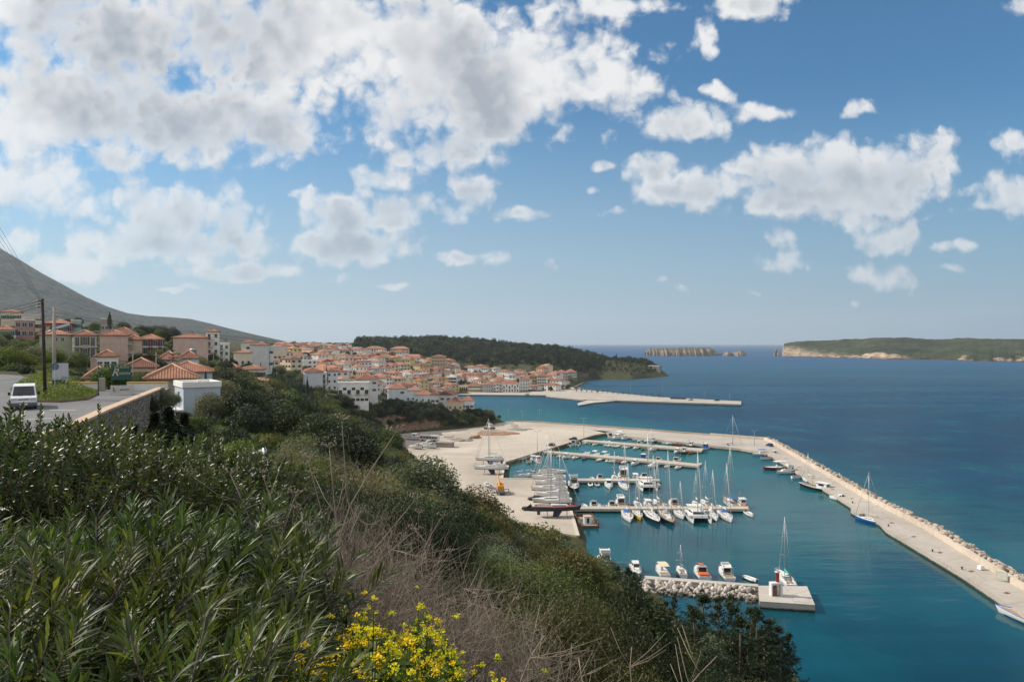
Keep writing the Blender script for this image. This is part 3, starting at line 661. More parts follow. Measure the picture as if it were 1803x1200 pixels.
# ------------------------------------------------------------------ road on the left
def road_mat():
    m = MT('asphalt'); n1 = m.noise(0.15, 6, 0.6); n2 = m.noise(3.0, 6, 0.7)
    c = m.mix(m.mr(n1.outputs[0], 0.35, 0.65), (0.115, 0.115, 0.118), (0.17, 0.168, 0.165))
    c = m.mix(m.mr(n2.outputs[0], 0.5, 0.7, 0, 0.35), c, (0.075, 0.073, 0.07))
    n3 = m.vor(0.35, feat='DISTANCE_TO_EDGE'); c = m.mix(m.mr(n3.outputs['Distance'], 0.0, 0.012, 0.6, 0), c, (0.04,0.04,0.04))
    return m.end(m.pr(c, 0.9, m.bump(m.noise(40, 3).outputs[0], 0.3, 0.01), spec=0.25))
mb = MB(); mb.prism(ROADP, 37.5, 45.3); tag(mb.build('road', road_mat()), kind='structure')
V = []; 
g = MB(); g.prism([(x, y) for x, y in ISLE], 45.0, 45.45); tag(g.build('traffic_island_ground', GROUND_M), kind='structure')
line = paint('road_paint', (0.72, 0.70, 0.66), 0.8, 0.2)
mk = MB()
mk.box((-31.6, 48.0, 45.306), (1.7, 0.14, 0.004), 0.1); mk.box((-30.0, 42.2, 45.306), (3.4, 0.12, 0.004), 0.5)
tag(mk.build('road_marking', line), kind='structure')
# ------------------------------------------------------------------ foliage builders
def leaves(P, N, size, asp, g, jit=0.9, tone=None, bend=False):
    """one four-cornered leaf clump at each point P, facing roughly N"""
    n = len(P); N = N+g.normal(0, jit, (n, 3)); N /= np.linalg.norm(N, axis=1, keepdims=True)+1e-9
    A = g.normal(0, 1, (n, 3)); A -= (A*N).sum(1, keepdims=True)*N; A /= np.linalg.norm(A, axis=1, keepdims=True)+1e-9
    B = np.cross(N, A); s = size*g.uniform(0.6, 1.3, (n, 1)); w = s*asp
    V = np.stack([P-A*s, P-B*w+N*w*0.15, P+A*s, P+B*w+N*w*0.15], 1).reshape(-1, 3)
    Q = np.arange(n*4).reshape(n, 4)
    if tone is None: tone = g.uniform(0, 1, n)
    return V, Q, tone
def cloud_pts(g, n, lobes, shell=0.55):
    """points in the outer part of a set of lobes (cx,cy,cz,rx,ry,rz)"""
    L = np.array(lobes, float); w = (L[:,3]*L[:,4]+L[:,3]*L[:,5]); idx = g.choice(len(L), n, p=w/w.sum())
    d = g.normal(0, 1, (n, 3)); d /= np.linalg.norm(d, axis=1, keepdims=True); r = g.uniform(shell**3, 1, (n, 1))**(1/3)
    r *= 1+0.16*np.sin(d[:,:1]*7+idx[:,None])*np.cos(d[:,1:2]*6+idx[:,None]*2)
    c = L[idx]; P = c[:,:3]+d*r*c[:,3:6]; tone = np.clip(0.5+0.22*np.sin(idx*2.4)+g.normal(0, .2, n), 0, 1)
    return P, d, tone
def dome_lobes(g, r, h, k):
    L = []
    for i in range(k):
        a = i*2.4+g.uniform(-.4, .4); q = math.sqrt((i+0.5)/k)*0.72*r; s = r*g.uniform(0.34, 0.52)
        zz = h*(0.78-0.50*(q/r)**1.5)*g.uniform(0.8, 1.1)
        L.append((q*math.cos(a), q*math.sin(a), max(zz-s*0.3, s*0.4), s, s, max(s*0.85, h*0.2)))
    for i in range(max(3, k//3)):
        a = i*2.1; L.append((0.55*r*math.cos(a), 0.55*r*math.sin(a), h*0.3, r*.4, r*.4, h*.3))
    return L
BARK = paint('bark', (0.10, 0.075, 0.055), 0.9, 0.3, 3); DRY = paint('dry_twig', (0.27, 0.215, 0.165), 0.9, 0.35, 4)
GREY_TWIG = paint('grey_twig', (0.20, 0.165, 0.14), 0.9, 0.3, 4)
LM = {
 'maquis': leaf_mat('leaf_maquis', [(0.024,0.036,0.010),(0.058,0.078,0.020),(0.105,0.125,0.034),(0.155,0.155,0.055)]),
 'dark':   leaf_mat('leaf_dark', [(0.008,0.016,0.006),(0.020,0.034,0.011),(0.046,0.064,0.020)]),
 'olive':  leaf_mat('leaf_olive', [(0.060,0.072,0.040),(0.125,0.136,0.085),(0.22,0.225,0.155)]),
 'brown':  leaf_mat('leaf_brown', [(0.050,0.048,0.016),(0.100,0.088,0.030),(0.165,0.135,0.055)]),
 'bright': leaf_mat('leaf_bright', [(0.040,0.070,0.010),(0.085,0.125,0.018),(0.145,0.175,0.030)], trans=0.35),
 'pine':   leaf_mat('leaf_pine', [(0.011,0.020,0.009),(0.026,0.042,0.016),(0.054,0.074,0.028)], trans=0.1),
 'cypress':leaf_mat('leaf_cypress', [(0.009,0.017,0.007),(0.021,0.034,0.011),(0.044,0.062,0.019)], trans=0.1),
 'grass':  leaf_mat('leaf_grass', [(0.045,0.085,0.010),(0.085,0.135,0.016),(0.14,0.17,0.03)], trans=0.35),
 'straw':  leaf_mat('leaf_straw', [(0.085,0.062,0.045),(0.155,0.115,0.085),(0.22,0.17,0.12)], trans=0.1),
}
def crown_mesh(name, seed, r, h, k, n, leaf, mat, asp=0.5, shell=0.5, lift=0.0):
    g = np.random.default_rng(seed); L = dome_lobes(g, r, h, k)
    P, d, t = cloud_pts(g, n, L, shell); P[:,2] += lift; k_ = P[:,2] > lift*0.6-0.3; P, d, t = P[k_], d[k_], t[k_]
    V, Q, t = leaves(P, d, leaf, asp, g, 0.8, t)
    return np_mesh(name, V, Q, LM[mat], attr=t)
def limbs_mesh(name, seed, r, h, n=6, thick=0.12, fork=0.35, mat=None):
    g = np.random.default_rng(seed); mb = MB()
    mb.tube([(0,0,-0.6),(0.03*h,0,h*fork*0.5),(0,0.02*h,h*fork)], [thick, thick*.85, thick*.7], 7)
    for i in range(n):
        a = i*2*math.pi/n+g.uniform(-.4,.4); q = r*g.uniform(.4,.75); z = h*g.uniform(.65,.9)
        m_ = (math.cos(a)*q*.4, math.sin(a)*q*.4, h*fork+(z-h*fork)*.5); e = (math.cos(a)*q, math.sin(a)*q, z)
        mb.tube([(0,0.02*h,h*fork*.9), m_, e], [thick*.55, thick*.35, thick*.12], 5)
        mb.tube([m_, (m_[0]+g.uniform(-.3,.3)*r, m_[1]+g.uniform(-.3,.3)*r, m_[2]+h*.25)], [thick*.25, thick*.07], 4)
    return mb.mesh(name, mat or BARK)
def twig_mesh(name, seed, r, h, n, mat, rad=0.006, lean=0.55, sub=3):
    """many thin bare stems arching out of one root, each a chain of narrow triangles"""
    g = np.random.default_rng(seed); V = []; Fc = []
    def seg(a, b, ra, rb):
        d = b-a; s = np.cross(d, g.normal(0,1,3)); s /= np.linalg.norm(s)+1e-9; t = np.cross(d, s); t /= np.linalg.norm(t)+1e-9
        k = len(V); 
        for p, q in ((a, ra), (b, rb)):
            for w in (0, 2.094, 4.189): V.append(p+q*(math.cos(w)*s+math.sin(w)*t))
        for j in range(3): Fc.append((k+j, k+(j+1)%3, k+3+(j+1)%3, k+3+j))
    for i in range(n):
        a = g.uniform(0, 6.28); q = g.uniform(0.15, 1)**0.6*r; hh = h*g.uniform(.6, 1.1)*(1-0.35*(q/r)**2)
        p = np.array([g.normal(0, .1*r), g.normal(0, .1*r), 0.0]); e = np.array([math.cos(a)*q, math.sin(a)*q, hh]); k = 5
        prev = p
        for j in range(1, k+1):
            t = j/k; c = p+(e-p)*np.array([t**1.3, t**1.3, t**(1-lean*.4)])+g.normal(0, .03*h, 3)
            seg(prev, c, rad*(1.3-t*.9), rad*(1.1-t*.9))
            if j >= 2:
                for _ in range(sub if j > 2 else 1):
                    b = c+np.array([g.normal(0,.22*r), g.normal(0,.22*r), abs(g.normal(.16,.1))*h]); m_ = (c+b)/2+g.normal(0,.03*h,3)
                    seg(c, m_, rad*.6, rad*.4); seg(m_, b, rad*.4, rad*.15)
            prev = c
    return np_mesh(name, np.array(V), np.array(Fc), mat)
def make_plant(name, crown, trunk, label, cat, group=None, trunk_name='trunk', crown_name='crown'):
    t = empty(name, label=label, cat=cat, group=group)
    o = bpy.data.objects.new(crown_name, crown); link(o, t)
    if trunk is not None: link(bpy.data.objects.new(trunk_name, trunk), t)
    return t
class Plants:
    """prototype meshes of one kind, put down as separate things"""
    def __init__(s, name, crowns, trunks, cat): s.n = name; s.c = crowns; s.t = trunks; s.cat = cat; s.k = 0
    def put(s, x, y, sc=1.0, label='', group=None, z=None, rz=None, sz=None, var=None):
        i = s.k if var is None else var; s.k += 1
        t = empty(s.n, (x, y, (gz1(x, y) if z is None else z)-0.15*sc), random.uniform(0, 6.28) if rz is None else rz, label, s.cat, group)
        t.scale = (sc, sc, sc*(sz or 1))
        link(bpy.data.objects.new('crown', s.c[i % len(s.c)]), t)
        if s.t: link(bpy.data.objects.new('trunk', s.t[i % len(s.t)]), t)
        return t
# shrub crowns: near ones with small leaves, far ones with bigger clumps
def K(mat, near, seed, r=1.6, h=1.9):
    n, lf = {'n': (22000, 0.026), 'm': (10500, 0.044), 'f': (4200, 0.078), 'x': (2100, 0.115)}[near]
    return [crown_mesh('crown', seed+i, r, h*(0.9+.15*i), 11, n, lf, mat) for i in range(2)]
TW = [limbs_mesh('trunk', 50+i, 1.5, 1.9, 7, 0.07, 0.15) for i in range(2)]
SH = {}
for i, m_ in enumerate(('maquis', 'dark', 'olive', 'brown', 'bright')):
    for q in 'nmfx':
        SH[m_, q] = K(m_, q, 100+i*10+ord(q))
STRAW = {'n': [twig_mesh('twigs', 20+i, 1.3, 1.9, 60, DRY, 0.0055) for i in range(2)],
         'm': [twig_mesh('twigs', 24+i, 1.4, 1.7, 46, DRY, 0.011) for i in range(2)],
         'f': [twig_mesh('twigs', 28, 1.4, 1.6, 30, DRY, 0.022)]}
TREE_C = {m_: [crown_mesh('crown', 300+i*7+j, 2.5, 4.6, 14, 7000, 0.105, m_, lift=0.5) for j in range(3)] for i, m_ in enumerate(('maquis', 'dark', 'olive', 'brown', 'bright', 'pine'))}
TREE_T = [limbs_mesh('trunk', 70+i, 2.3, 4.8, 7, 0.16, 0.3) for i in range(3)]
def cyp_mesh(seed, h=6, r=0.55, n=3200, leaf=0.10, mat='cypress'):
    g = np.random.default_rng(seed); t = g.uniform(0, 1, n)**0.85; a = g.uniform(0, 6.283, n)
    rr = r*np.sin(np.clip(t*1.02+.06, 0, 1)**0.72*math.pi)**0.75*(1+0.18*np.sin(a*3+t*9))*np.sqrt(g.uniform(0.35, 1, n))
    P = np.stack([rr*np.cos(a), rr*np.sin(a), 0.25+t*h], 1); N = np.stack([np.cos(a), np.sin(a), np.full(n, .3)], 1)
    V, Q, tt = leaves(P, N, leaf, 0.35, g, 0.5); V[:,2] += 0
    return np_mesh('crown', V, Q, LM[mat], attr=tt)
CYP = [cyp_mesh(400+i) for i in range(3)]; CYP_T = [limbs_mesh('trunk', 90, 0.2, 3, 0, 0.1, 0.9)]
# young open cypresses: a visible leader with short tufted side shoots
def sap_mesh(seed, h=5, n=60):
    g = np.random.default_rng(seed); PP = []; NN = []; 
    for i in range(n):
        t = g.uniform(0.05, 1)**.8; a = g.uniform(0, 6.28); L = (1.15*(1-t)**.75+0.12)*g.uniform(.6, 1.2); k = int(26+L*50)
        s = g.uniform(.15, 1, k); P = np.stack([s*L*math.cos(a), s*L*math.sin(a), t*h+s*L*0.75+0*s], 1)+g.normal(0, .055, (k, 3))
        PP.append(P); NN.append(g.normal(0, 1, (k, 3)))
    P = np.concatenate(PP); V, Q, t = leaves(P, np.concatenate(NN), 0.065, .4, g, .8)
    return np_mesh('crown', V, Q, LM['dark'], attr=t)
SAP = [sap_mesh(430+i) for i in range(4)]; SAP_T = [limbs_mesh('trunk', 95, 0.3, 4.6, 0, 0.05, 1.0)]
def flat_rand(n): return np.random.default_rng(n)
KINDP = {}
def shrub_at(x, y, kind, q, sc, z=None, label=None, group=None):
    lab = {'maquis': ('dense mid-green shrub in the scrub on the slope', 'mid-green shrubs on the slope'),
           'dark': ('dark green rounded shrub in the scrub on the slope', 'dark green shrubs on the slope'),
           'olive': ('grey-green wild olive bush on the slope', 'grey-green bushes on the slope'),
           'brown': ('olive-brown shrub on the slope above the marina', 'olive-brown shrubs on the slope'),
           'bright': ('fresh bright green bush on the slope', 'bright green bushes on the slope')}[kind]
    if (kind, q) not in KINDP: KINDP[kind, q] = Plants('shrub', SH[kind, q], TW, 'shrub')
    return KINDP[kind, q].put(x, y, sc, label or lab[0], group or lab[1], z=z, sz=random.uniform(.75, 1.3))
def merge_stuff(name, items, label, cat):
    """many far plants as one uncountable mass: (mesh, x, y, z, scale, rot)"""
    bym = {}
    for me, x, y, z, sc, rz in items: bym.setdefault(me, []).append((x, y, z, sc, rz))
    Vs = []; Qs = []; Ts = []; Ms = []; mats = []; off = 0
    for me, L in bym.items():
        nv = len(me.vertices); v = np.empty(nv*3, np.float32); me.vertices.foreach_get('co', v); v = v.reshape(-1, 3)
        q = np.empty(len(me.loops), np.int32); me.loops.foreach_get('vertex_index', q); q = q.reshape(-1, 4)
        t = np.empty(len(me.polygons), np.float32); me.attributes['tone'].data.foreach_get('value', t)
        mt = me.materials[0]
        if mt not in mats: mats.append(mt)
        for (x, y, z, sc, rz) in L:
            a, b = math.cos(rz)*sc, math.sin(rz)*sc
            Vs.append(np.stack([v[:,0]*a-v[:,1]*b+x, v[:,0]*b+v[:,1]*a+y, v[:,2]*sc+z], 1)); Qs.append(q+off); off += nv
            Ts.append(np.clip(t+random.uniform(-.25, .25), 0, 1)); Ms.append(np.full(len(q), mats.index(mt)))
    o = bpy.data.objects.new(name, np_mesh(name, np.concatenate(Vs), np.concatenate(Qs), mats, attr=np.concatenate(Ts), mi=np.concatenate(Ms)))
    return tag(link(o), label, cat, kind='stuff')
# ---- the scrub slope between the viewer and the yard
def slope_scrub():
    g = np.random.default_rng(11); cand = []
    for Y0, Y1, n in ((9, 20, 170), (20, 45, 520), (45, 100, 1500), (100, 210, 2300), (210, 330, 1100)):
        px = g.uniform(330, 1500, n); Y = np.sqrt(g.uniform(Y0**2, Y1**2, n)); cand.append(np.stack([px, Y], 1))
    c = np.concatenate(cand); X = (c[:,0]-CX)/F*c[:,1]; Y = c[:,1]; Z = gz(X, Y)
    sl = poly_sd(LAND, X, Y); sy = poly_sd(YARD, X, Y); sr = poly_sd(ROADP, X, Y)
    ok = (sl > 1.0) & (sy < -1.0) & (sr < -2) & (Z > 0.5)
    # keep clear of the near built corner and of the houses down left
    ok &= ~((c[:,0] < 520) & (Y > 30)) & ~((c[:,0] < 470) & (Y < 14)) & ~((c[:,0] < 640) & (Y > 200))
    ok &= ~((c[:,0] > 520) & (c[:,0] < 900) & (Y < 11))
    X, Y, Z, px = X[ok], Y[ok], Z[ok], c[ok, 0]
    order = g.permutation(len(X)); kept = []; cell = {}
    for i in order:
        r = (0.9+0.0085*Y[i])*(1.35 if Y[i] < 150 else 1.0); r = min(r, 2.5); k = (int(X[i]//3), int(Y[i]//3)); bad = False
        for a in (-1,0,1):
            for b in (-1,0,1):
                for j in cell.get((k[0]+a, k[1]+b), ()):
                    if (X[j]-X[i])**2+(Y[j]-Y[i])**2 < r*r: bad = True; break
        if not bad: cell.setdefault(k, []).append(i); kept.append(i)
    kept = sorted(kept, key=lambda i: Y[i]); cnt = {}; far = []
    nz = fbm2(X, Y, 22, 3, 21); nz2 = fbm2(X, Y, 11, 3, 22)
    for i in kept:
        x, y, z = X[i], Y[i], Z[i]; e = nz[i]+g.normal(0, .25); f = nz2[i]+g.normal(0, .3)
        left = px[i] < 720
        if left and y < 75 and e < 0.35: kind = 'straw' if g.random() < .2 else ('olive' if f > .2 else 'dark' if f < -.2 else 'maquis')
        elif y < 60 and e > .1 and px[i] > 900: kind = 'brown' if g.random() < .55 else 'maquis'
        elif e < -.3: kind = 'olive'
        elif e < .05: kind = 'maquis' if f > .05 else 'dark'
        elif e < .45: kind = 'dark' if f < 0.25 else 'olive'
        else: kind = 'brown' if f > 0 else 'olive'
        q = 'n' if y < 24 else ('m' if y < 75 else 'f')
        sc = (0.62+0.0052*y)*g.uniform(.7, 1.45)*(1.12 if y < 110 else 1.0 if y < 150 else .85); sc = min(sc, 2.1)
        edge = poly_sd(YARD, [x], [y])[0] > -6
        if kind == 'straw':
            cnt['straw'] = cnt.get('straw', 0)+1
            o = bpy.data.objects.new('dry_shrub', STRAW[q][int(g.integers(len(STRAW[q])))]); link(o); o.location = (x, y, z-.1); o.rotation_euler = (g.uniform(-.15,.15), g.uniform(-.1,.35), g.uniform(0, 6.28)); o.scale = (sc,)*3
            tag(o, 'leafless tangle of tan dry stems on the slope', 'dry shrub', 'dry leafless shrubs on the slope')
            if g.random() < .5: far.append((SH['maquis' if f < .2 else 'bright', q if q == 'f' else 'm'][0], x+.5, y+.5, z-.5, sc*.55, g.uniform(0, 6.28)))
            continue
        cnt[kind] = cnt.get(kind, 0)+1
        if cnt[kind] <= 48: shrub_at(x, y, kind, q, sc, z=z)
        else: far.append((SH[kind, 'x' if y > 130 else 'f'][int(g.integers(2))], x, y, z-.2, sc*g.uniform(.9, 1.25), g.uniform(0, 6.28)))
    print('slope', len(kept), cnt, len(far))
    merge_stuff('scrub', far, 'thick mixed scrub covering the slope down to the boat yard', 'scrub')
slope_scrub()
# ---- low ground cover of small leaves between the shrubs, near part only
def cover():
    g = np.random.default_rng(31); n = 150000
    px = g.uniform(-100, 1500, n); Y = np.exp(g.uniform(math.log(2.2), math.log(60), n)); X = (px-CX)/F*Y
    ok = (poly_sd(LAND, X, Y) > .5) & (poly_sd(ROADP, X, Y) < -.6); X, Y, px = X[ok], Y[ok], px[ok]
    Z = gz(X, Y)+g.uniform(0, .35, len(X))*np.clip(Y/12, .35, 1.4)
    P = np.stack([X, Y, Z], 1); s = (0.012+0.0022*Y)[:,None]
    V, Q, t = leaves(P, np.tile([0,0,1.0], (len(P), 1)), s, 0.3, g, 1.2)
    green = fbm2(X, Y, 5, 3, 8) > .15; mi = np.where(green, 0, 1)
    tag(link(bpy.data.objects.new('grass', np_mesh('grass', V, Q, [LM['grass'], LM['straw']], attr=t, mi=mi))), 'short grass and dead leaves between the shrubs', 'grass', kind='stuff')
cover()
# ------------------------------------------------------------------ buildings
WC = {'white': (0.80,0.77,0.71), 'cream': (0.74,0.65,0.50), 'beige': (0.68,0.53,0.39), 'pink': (0.66,0.47,0.39), 'salmon': (0.58,0.36,0.27),
      'yellow': (0.66,0.53,0.27), 'grey': (0.45,0.45,0.44), 'green': (0.47,0.47,0.33), 'pale green': (0.34,0.50,0.40), 'pale blue': (0.68,0.71,0.73),
      'shade blue': (0.50,0.56,0.62), 'red': (0.33,0.06,0.06), 'brick': (0.48,0.27,0.21), 'stone': (0.36,0.31,0.25), 'pale grey': (0.68,0.67,0.64), 'ochre': (0.50,0.36,0.22)}
def wmat(c): return wall_mat('wall_'+c.replace(' ', '_'), WC[c])
RC = {'red': (0.36,0.15,0.10), 'orange': (0.43,0.20,0.125), 'brown': (0.24,0.105,0.078), 'pale': (0.46,0.30,0.22)}
def rmat(c): return roof_mat('tiles_'+c, RC[c])
GLASS = paint('window_glass', (0.018,0.022,0.028), 0.12, 0.3, 2, 0.6)
FRAME = paint('window_frame', (0.62,0.61,0.58), 0.6)
SHUT = {'brown': paint('shutter_brown', (0.10,0.045,0.025), 0.6), 'green': paint('shutter_green', (0.03,0.09,0.06), 0.6), 'blue': paint('shutter_blue', (0.06,0.12,0.22), 0.6), 'white': FRAME, 'red': paint('shutter_red', (0.18,0.02,0.02), 0.6)}
IRON = paint('iron_rail', (0.05,0.05,0.052), 0.5); STEEL = paint('galvanised', (0.42,0.43,0.44), 0.45, 0.15, 3, 0.5, 0.6)
SLABM = paint('slab_white', (0.62,0.60,0.57), 0.8)
_wm = {}
def win_mesh(w, h, shut):
    k = (round(w, 1), round(h, 1), shut)
    if k not in _wm:
        p = MB(); p.bx(-w/2, w/2, -0.03, 0.03, 0, h); pane = p.mesh('pane', GLASS)
        f = MB(); t = 0.07
        f.bx(-w/2-t, -w/2, -0.06, 0.04, -t, h+t); f.bx(w/2, w/2+t, -0.06, 0.04, -t, h+t); f.bx(-w/2, w/2, -0.06, 0.04, h, h+t); f.bx(-w/2, w/2, -0.06, 0.04, -t, 0)
        f.bx(-0.025, 0.025, -0.055, 0.03, 0, h); fr = f.mesh('frame', FRAME)
        s = MB()
        if shut != 'none':
            s.bx(-w/2-t-w/2, -w/2-t, -0.08, 0.0, 0, h); s.bx(w/2+t, w/2+t+w/2, -0.08, 0.0, 0, h)
        sm = s.mesh('shutters', SHUT.get(shut, FRAME)) if shut != 'none' else None
        a = MB(); a.bx(-w/2, w/2, -0.05, 0.03, 0, h); 
        if shut != 'none': a.mi = 1; a.bx(-w/2-w*.45, -w/2-.02, -0.08, 0.0, 0, h); a.bx(w/2+.02, w/2+w*.45, -0.08, 0.0, 0, h)
        al = a.mesh('window', [GLASS, SHUT.get(shut, FRAME)])
        _wm[k] = (pane, fr, sm, al)
    return _wm[k]
def window(par, x, y, z, rz, w=0.95, h=1.25, shut='none', fine=False, name='window'):
    pane, fr, sm, al = win_mesh(w, h, shut)
    if fine:
        o = link(bpy.data.objects.new(name, fr), par); o.location = (x, y, z); o.rotation_euler = (0, 0, rz)
        link(bpy.data.objects.new('pane', pane), o)
        if sm: link(bpy.data.objects.new('shutter', sm), o)
    else:
        o = link(bpy.data.objects.new(name, al), par); o.location = (x, y, z); o.rotation_euler = (0, 0, rz)
    return o
def hip_roof(w, d, rise, ov=0.45, gable=False, th=0.14):
    w2, d2 = w/2+ov, d/2+ov; mb = MB()
    if w >= d: i = 0 if gable else min(d2, w2*0.98); a, b = (-w2+i, 0), (w2-i, 0)
    else: i = 0 if gable else min(w2, d2*0.98); a, b = (0, -d2+i), (0, d2-i)
    v = [(-w2,-d2,0),(w2,-d2,0),(w2,d2,0),(-w2,d2,0),(a[0],a[1],rise),(b[0],b[1],rise),(-w2,-d2,-th),(w2,-d2,-th),(w2,d2,-th),(-w2,d2,-th)]
    if w >= d: f = [(0,1,5,4),(2,3,4,5),(1,2,5),(3,0,4)]
    else: f = [(0,1,4),(1,2,5,4),(2,3,5),(3,0,4,5)]
    f += [(6,7,1,0),(7,8,2,1),(8,9,3,2),(9,6,0,3),(9,8,7,6)]
    mb.add(v, f); return mb, (a, b)
def ridge_caps(w, d, rise, a, b, ov=0.45):
    w2, d2 = w/2+ov, d/2+ov; mb = MB(); A = (a[0],a[1],rise+.05); B = (b[0],b[1],rise+.05)
    mb.tube([A, B], 0.13, 5)
    cs = [(-w2,-d2,.05),(w2,-d2,.05),(w2,d2,.05),(-w2,d2,.05)]
    for c in cs:
        t = A if (c[0]-A[0])**2+(c[1]-A[1])**2 < (c[0]-B[0])**2+(c[1]-B[1])**2 else B
        mb.tube([c, t], 0.11, 5)
    return mb
CAPM = paint('ridge_tiles', (0.55,0.30,0.19), 0.85)
def balcony(par, x, y, z, rz, w=3.0, d=1.2, rail=IRON):
    b = MB(); b.bx(-w/2, w/2, -d, 0, -0.16, 0); o = b.build('balcony', SLABM, par, (x, y, z), rz)
    r = MB(); r.bx(-w/2, w/2, -d+.02, -d+.05, 0.92, 0.97)
    for s in (-1, 1): r.bx(s*(w/2-.03)-.02, s*(w/2-.03)+.02, -d+.04, -.01, 0.92, 0.97)
    n = int(w/0.16)
    for i in range(n+1): r.bx(-w/2+i*w/n-.012, -w/2+i*w/n+.012, -d+.025, -d+.045, 0, .92)
    r.build('railing', rail, o)
def house(x, y, z, w, d, h, rz=0.0, wall='white', roof='hip', rc='red', rise=None, label='', cat='house', group=None, st=None, cols=None,
          shut=None, fine=False, sides='fl', balc=False, chim=0, blank=(), name='house', win=(0.95, 1.3), foot=3.0, door=False, skip=0.0, tank=False):
    t = empty(name, (x, y, z), rz, label, cat, group)
    g = random.Random(int(x*13+y*7))
    st = st or max(1, int(round(h/3.0))); sh = h/st
    mb = MB(); mb.bx(-w/2, w/2, -d/2, d/2, -foot, h)
    if fine and st > 1:
        for k in range(1, st): mb.bx(-w/2-.03, w/2+.03, -d/2-.03, d/2+.03, k*sh-.06, k*sh+.06)
    if roof in ('gable',):
        rr = rise or 1.6
        if w >= d: mb.add([(-w/2,-d/2,h),(-w/2,d/2,h),(-w/2,0,h+rr*.96),(w/2,-d/2,h),(w/2,d/2,h),(w/2,0,h+rr*.96)], [(0,2,1),(3,4,5)])
        else: mb.add([(-w/2,-d/2,h),(w/2,-d/2,h),(0,-d/2,h+rr*.96),(-w/2,d/2,h),(w/2,d/2,h),(0,d/2,h+rr*.96)], [(0,1,2),(3,5,4)])
    wl = mb.build('wall', wmat(wall), t)
    if roof in ('hip', 'gable'):
        rise = rise or min(w, d)*0.5*0.42
        rb, (a, b) = hip_roof(w, d, rise, gable=roof == 'gable')
        ro = rb.build('roof', rmat(rc), t, (0, 0, h+.1))
        if fine and roof == 'hip': ridge_caps(w, d, rise, a, b).build('ridge', CAPM, ro)
    elif roof == 'flat':
        rb = MB(); q = .22
        rb.bx(-w/2-.12, w/2+.12, -d/2-.12, d/2+.12, 0, .18)
        for (x0,x1,y0,y1) in ((-w/2-.12,w/2+.12,-d/2-.12,-d/2+.1),(-w/2-.12,w/2+.12,d/2-.1,d/2+.12),(-w/2-.12,-w/2+.1,-d/2+.1,d/2-.1),(w/2-.1,w/2+.12,-d/2+.1,d/2-.1)):
            rb.bx(x0, x1, y0, y1, .18, .62)
        ro = rb.build('roof', wmat('white' if wall in ('white', 'pale blue', 'shade blue') else 'pale grey'), t, (0, 0, h))
    for i in range(chim):
        c = MB(); cx = g.uniform(-.3, .3)*w; cy = g.uniform(-.2, .2)*d
        c.bx(-.35, .35, -.3, .3, -.6, 1.3); c.bx(-.45, .45, -.4, .4, 1.3, 1.42); c.build('chimney', wmat('stone' if fine else 'cream'), t, (cx, cy, h+(rise or .3)*.75))
    if tank:
        c = MB(); c.tube([(-.6,0,.9),(.6,0,.9)], .28, 10); tk = c.build('solar_tank', STEEL, t, (w*.2, 0, h+(rise or .2)*.6))
        c = MB(); c.add([(-.8,-1.4,.1),(.8,-1.4,.1),(.8,-.2,.9),(-.8,-.2,.9),(-.8,-1.4,.04),(.8,-1.4,.04),(.8,-.2,.84),(-.8,-.2,.84)], [(0,1,2,3),(7,6,5,4),(0,4,5,1),(1,5,6,2),(2,6,7,3),(3,7,4,0)]); c.build('panel', GLASS, tk)
    shut = shut or g.choice(['none', 'none', 'brown', 'green', 'blue'])
    ww, wh = win
    for sd in sides:
        L = w if sd in 'fb' else d; n = cols or max(1, int(L/3.4)); n = n if sd in 'fb' else max(1, int(L/3.6))
        for k in range(st):
            if (sd, k) in blank or sd in blank: continue
            for i in range(n):
                if skip and g.random() < skip: continue
                q = -L/2+(i+.5)*L/n; zz = k*sh+(sh-wh)*0.52
                tall = balc and sd in balc and k > 0 and (i % 2 == 0)
                if tall: zz = k*sh+.12
                hh = 2.1 if tall else wh
                if door and k == 0 and i == n//2 and sd == 'f': hh = 2.1; zz = .05
                px_, py_, rr_ = {'f': (q, -d/2, 0), 'b': (-q, d/2, math.pi), 'l': (-w/2, -q, -math.pi/2), 'r': (w/2, q, math.pi/2)}[sd]
                nm = 'door' if (door and k == 0 and i == n//2 and sd == 'f') else 'window'
                window(t, px_, py_, zz, rr_, ww, hh, shut if not tall else 'none', fine, nm)
                if tall: balcony(t, px_, py_, k*sh+.08, rr_, min(L/n*1.3, 3.4))
    return t
def hpx(px0, px1, eave, base, D, depth=9, rz=0.0, **kw):
    """a house whose front spans these columns and rows at distance D"""
    phi = math.atan((CX-(px0+px1)/2)/F) if (px0+px1)/2 < 700 else 0.0
    w = (px1-px0)/F*D*math.cos(phi); x = ((px0+px1)/2-CX)/F*D; h = (base-eave)/F*D; z = z_at(base, D); rz = rz+phi*.92
    zg = gz1(x, D+depth/2); rise = kw.pop('ridge', None)
    if rise: kw['rise'] = max(.5, (eave-rise)/F*(D+depth/2))
    z0 = min(z, zg); h += z-z0  # stand on the ground there
    kw.setdefault('foot', 3.0)
    return house(x+math.sin(-rz)*-depth/2*0, D+depth/2, z0, w, depth, h, rz, **kw)
NB = 'houses on the hillside at left'
hpx(44, 103, 589, 640, 165, 11, 0.0, wall='green', ridge=582, label='olive green apartment block with a blank side wall behind the wooden pole', fine=True, cols=5, blank=(('f',0),('f',1),('l')), win=(.6,.9), st=3, chim=1, sides='f', skip=.6, shut='none', group=NB, cat='apartment block')
hpx(104, 146, 590, 644, 160, 10, 0.06, wall='green', ridge=582, label='olive green wing with narrow double windows and two balconies', fine=True, cols=3, win=(.8,1.9), st=3, balc='f', sides='fr', shut='brown', group=NB, cat='apartment block')
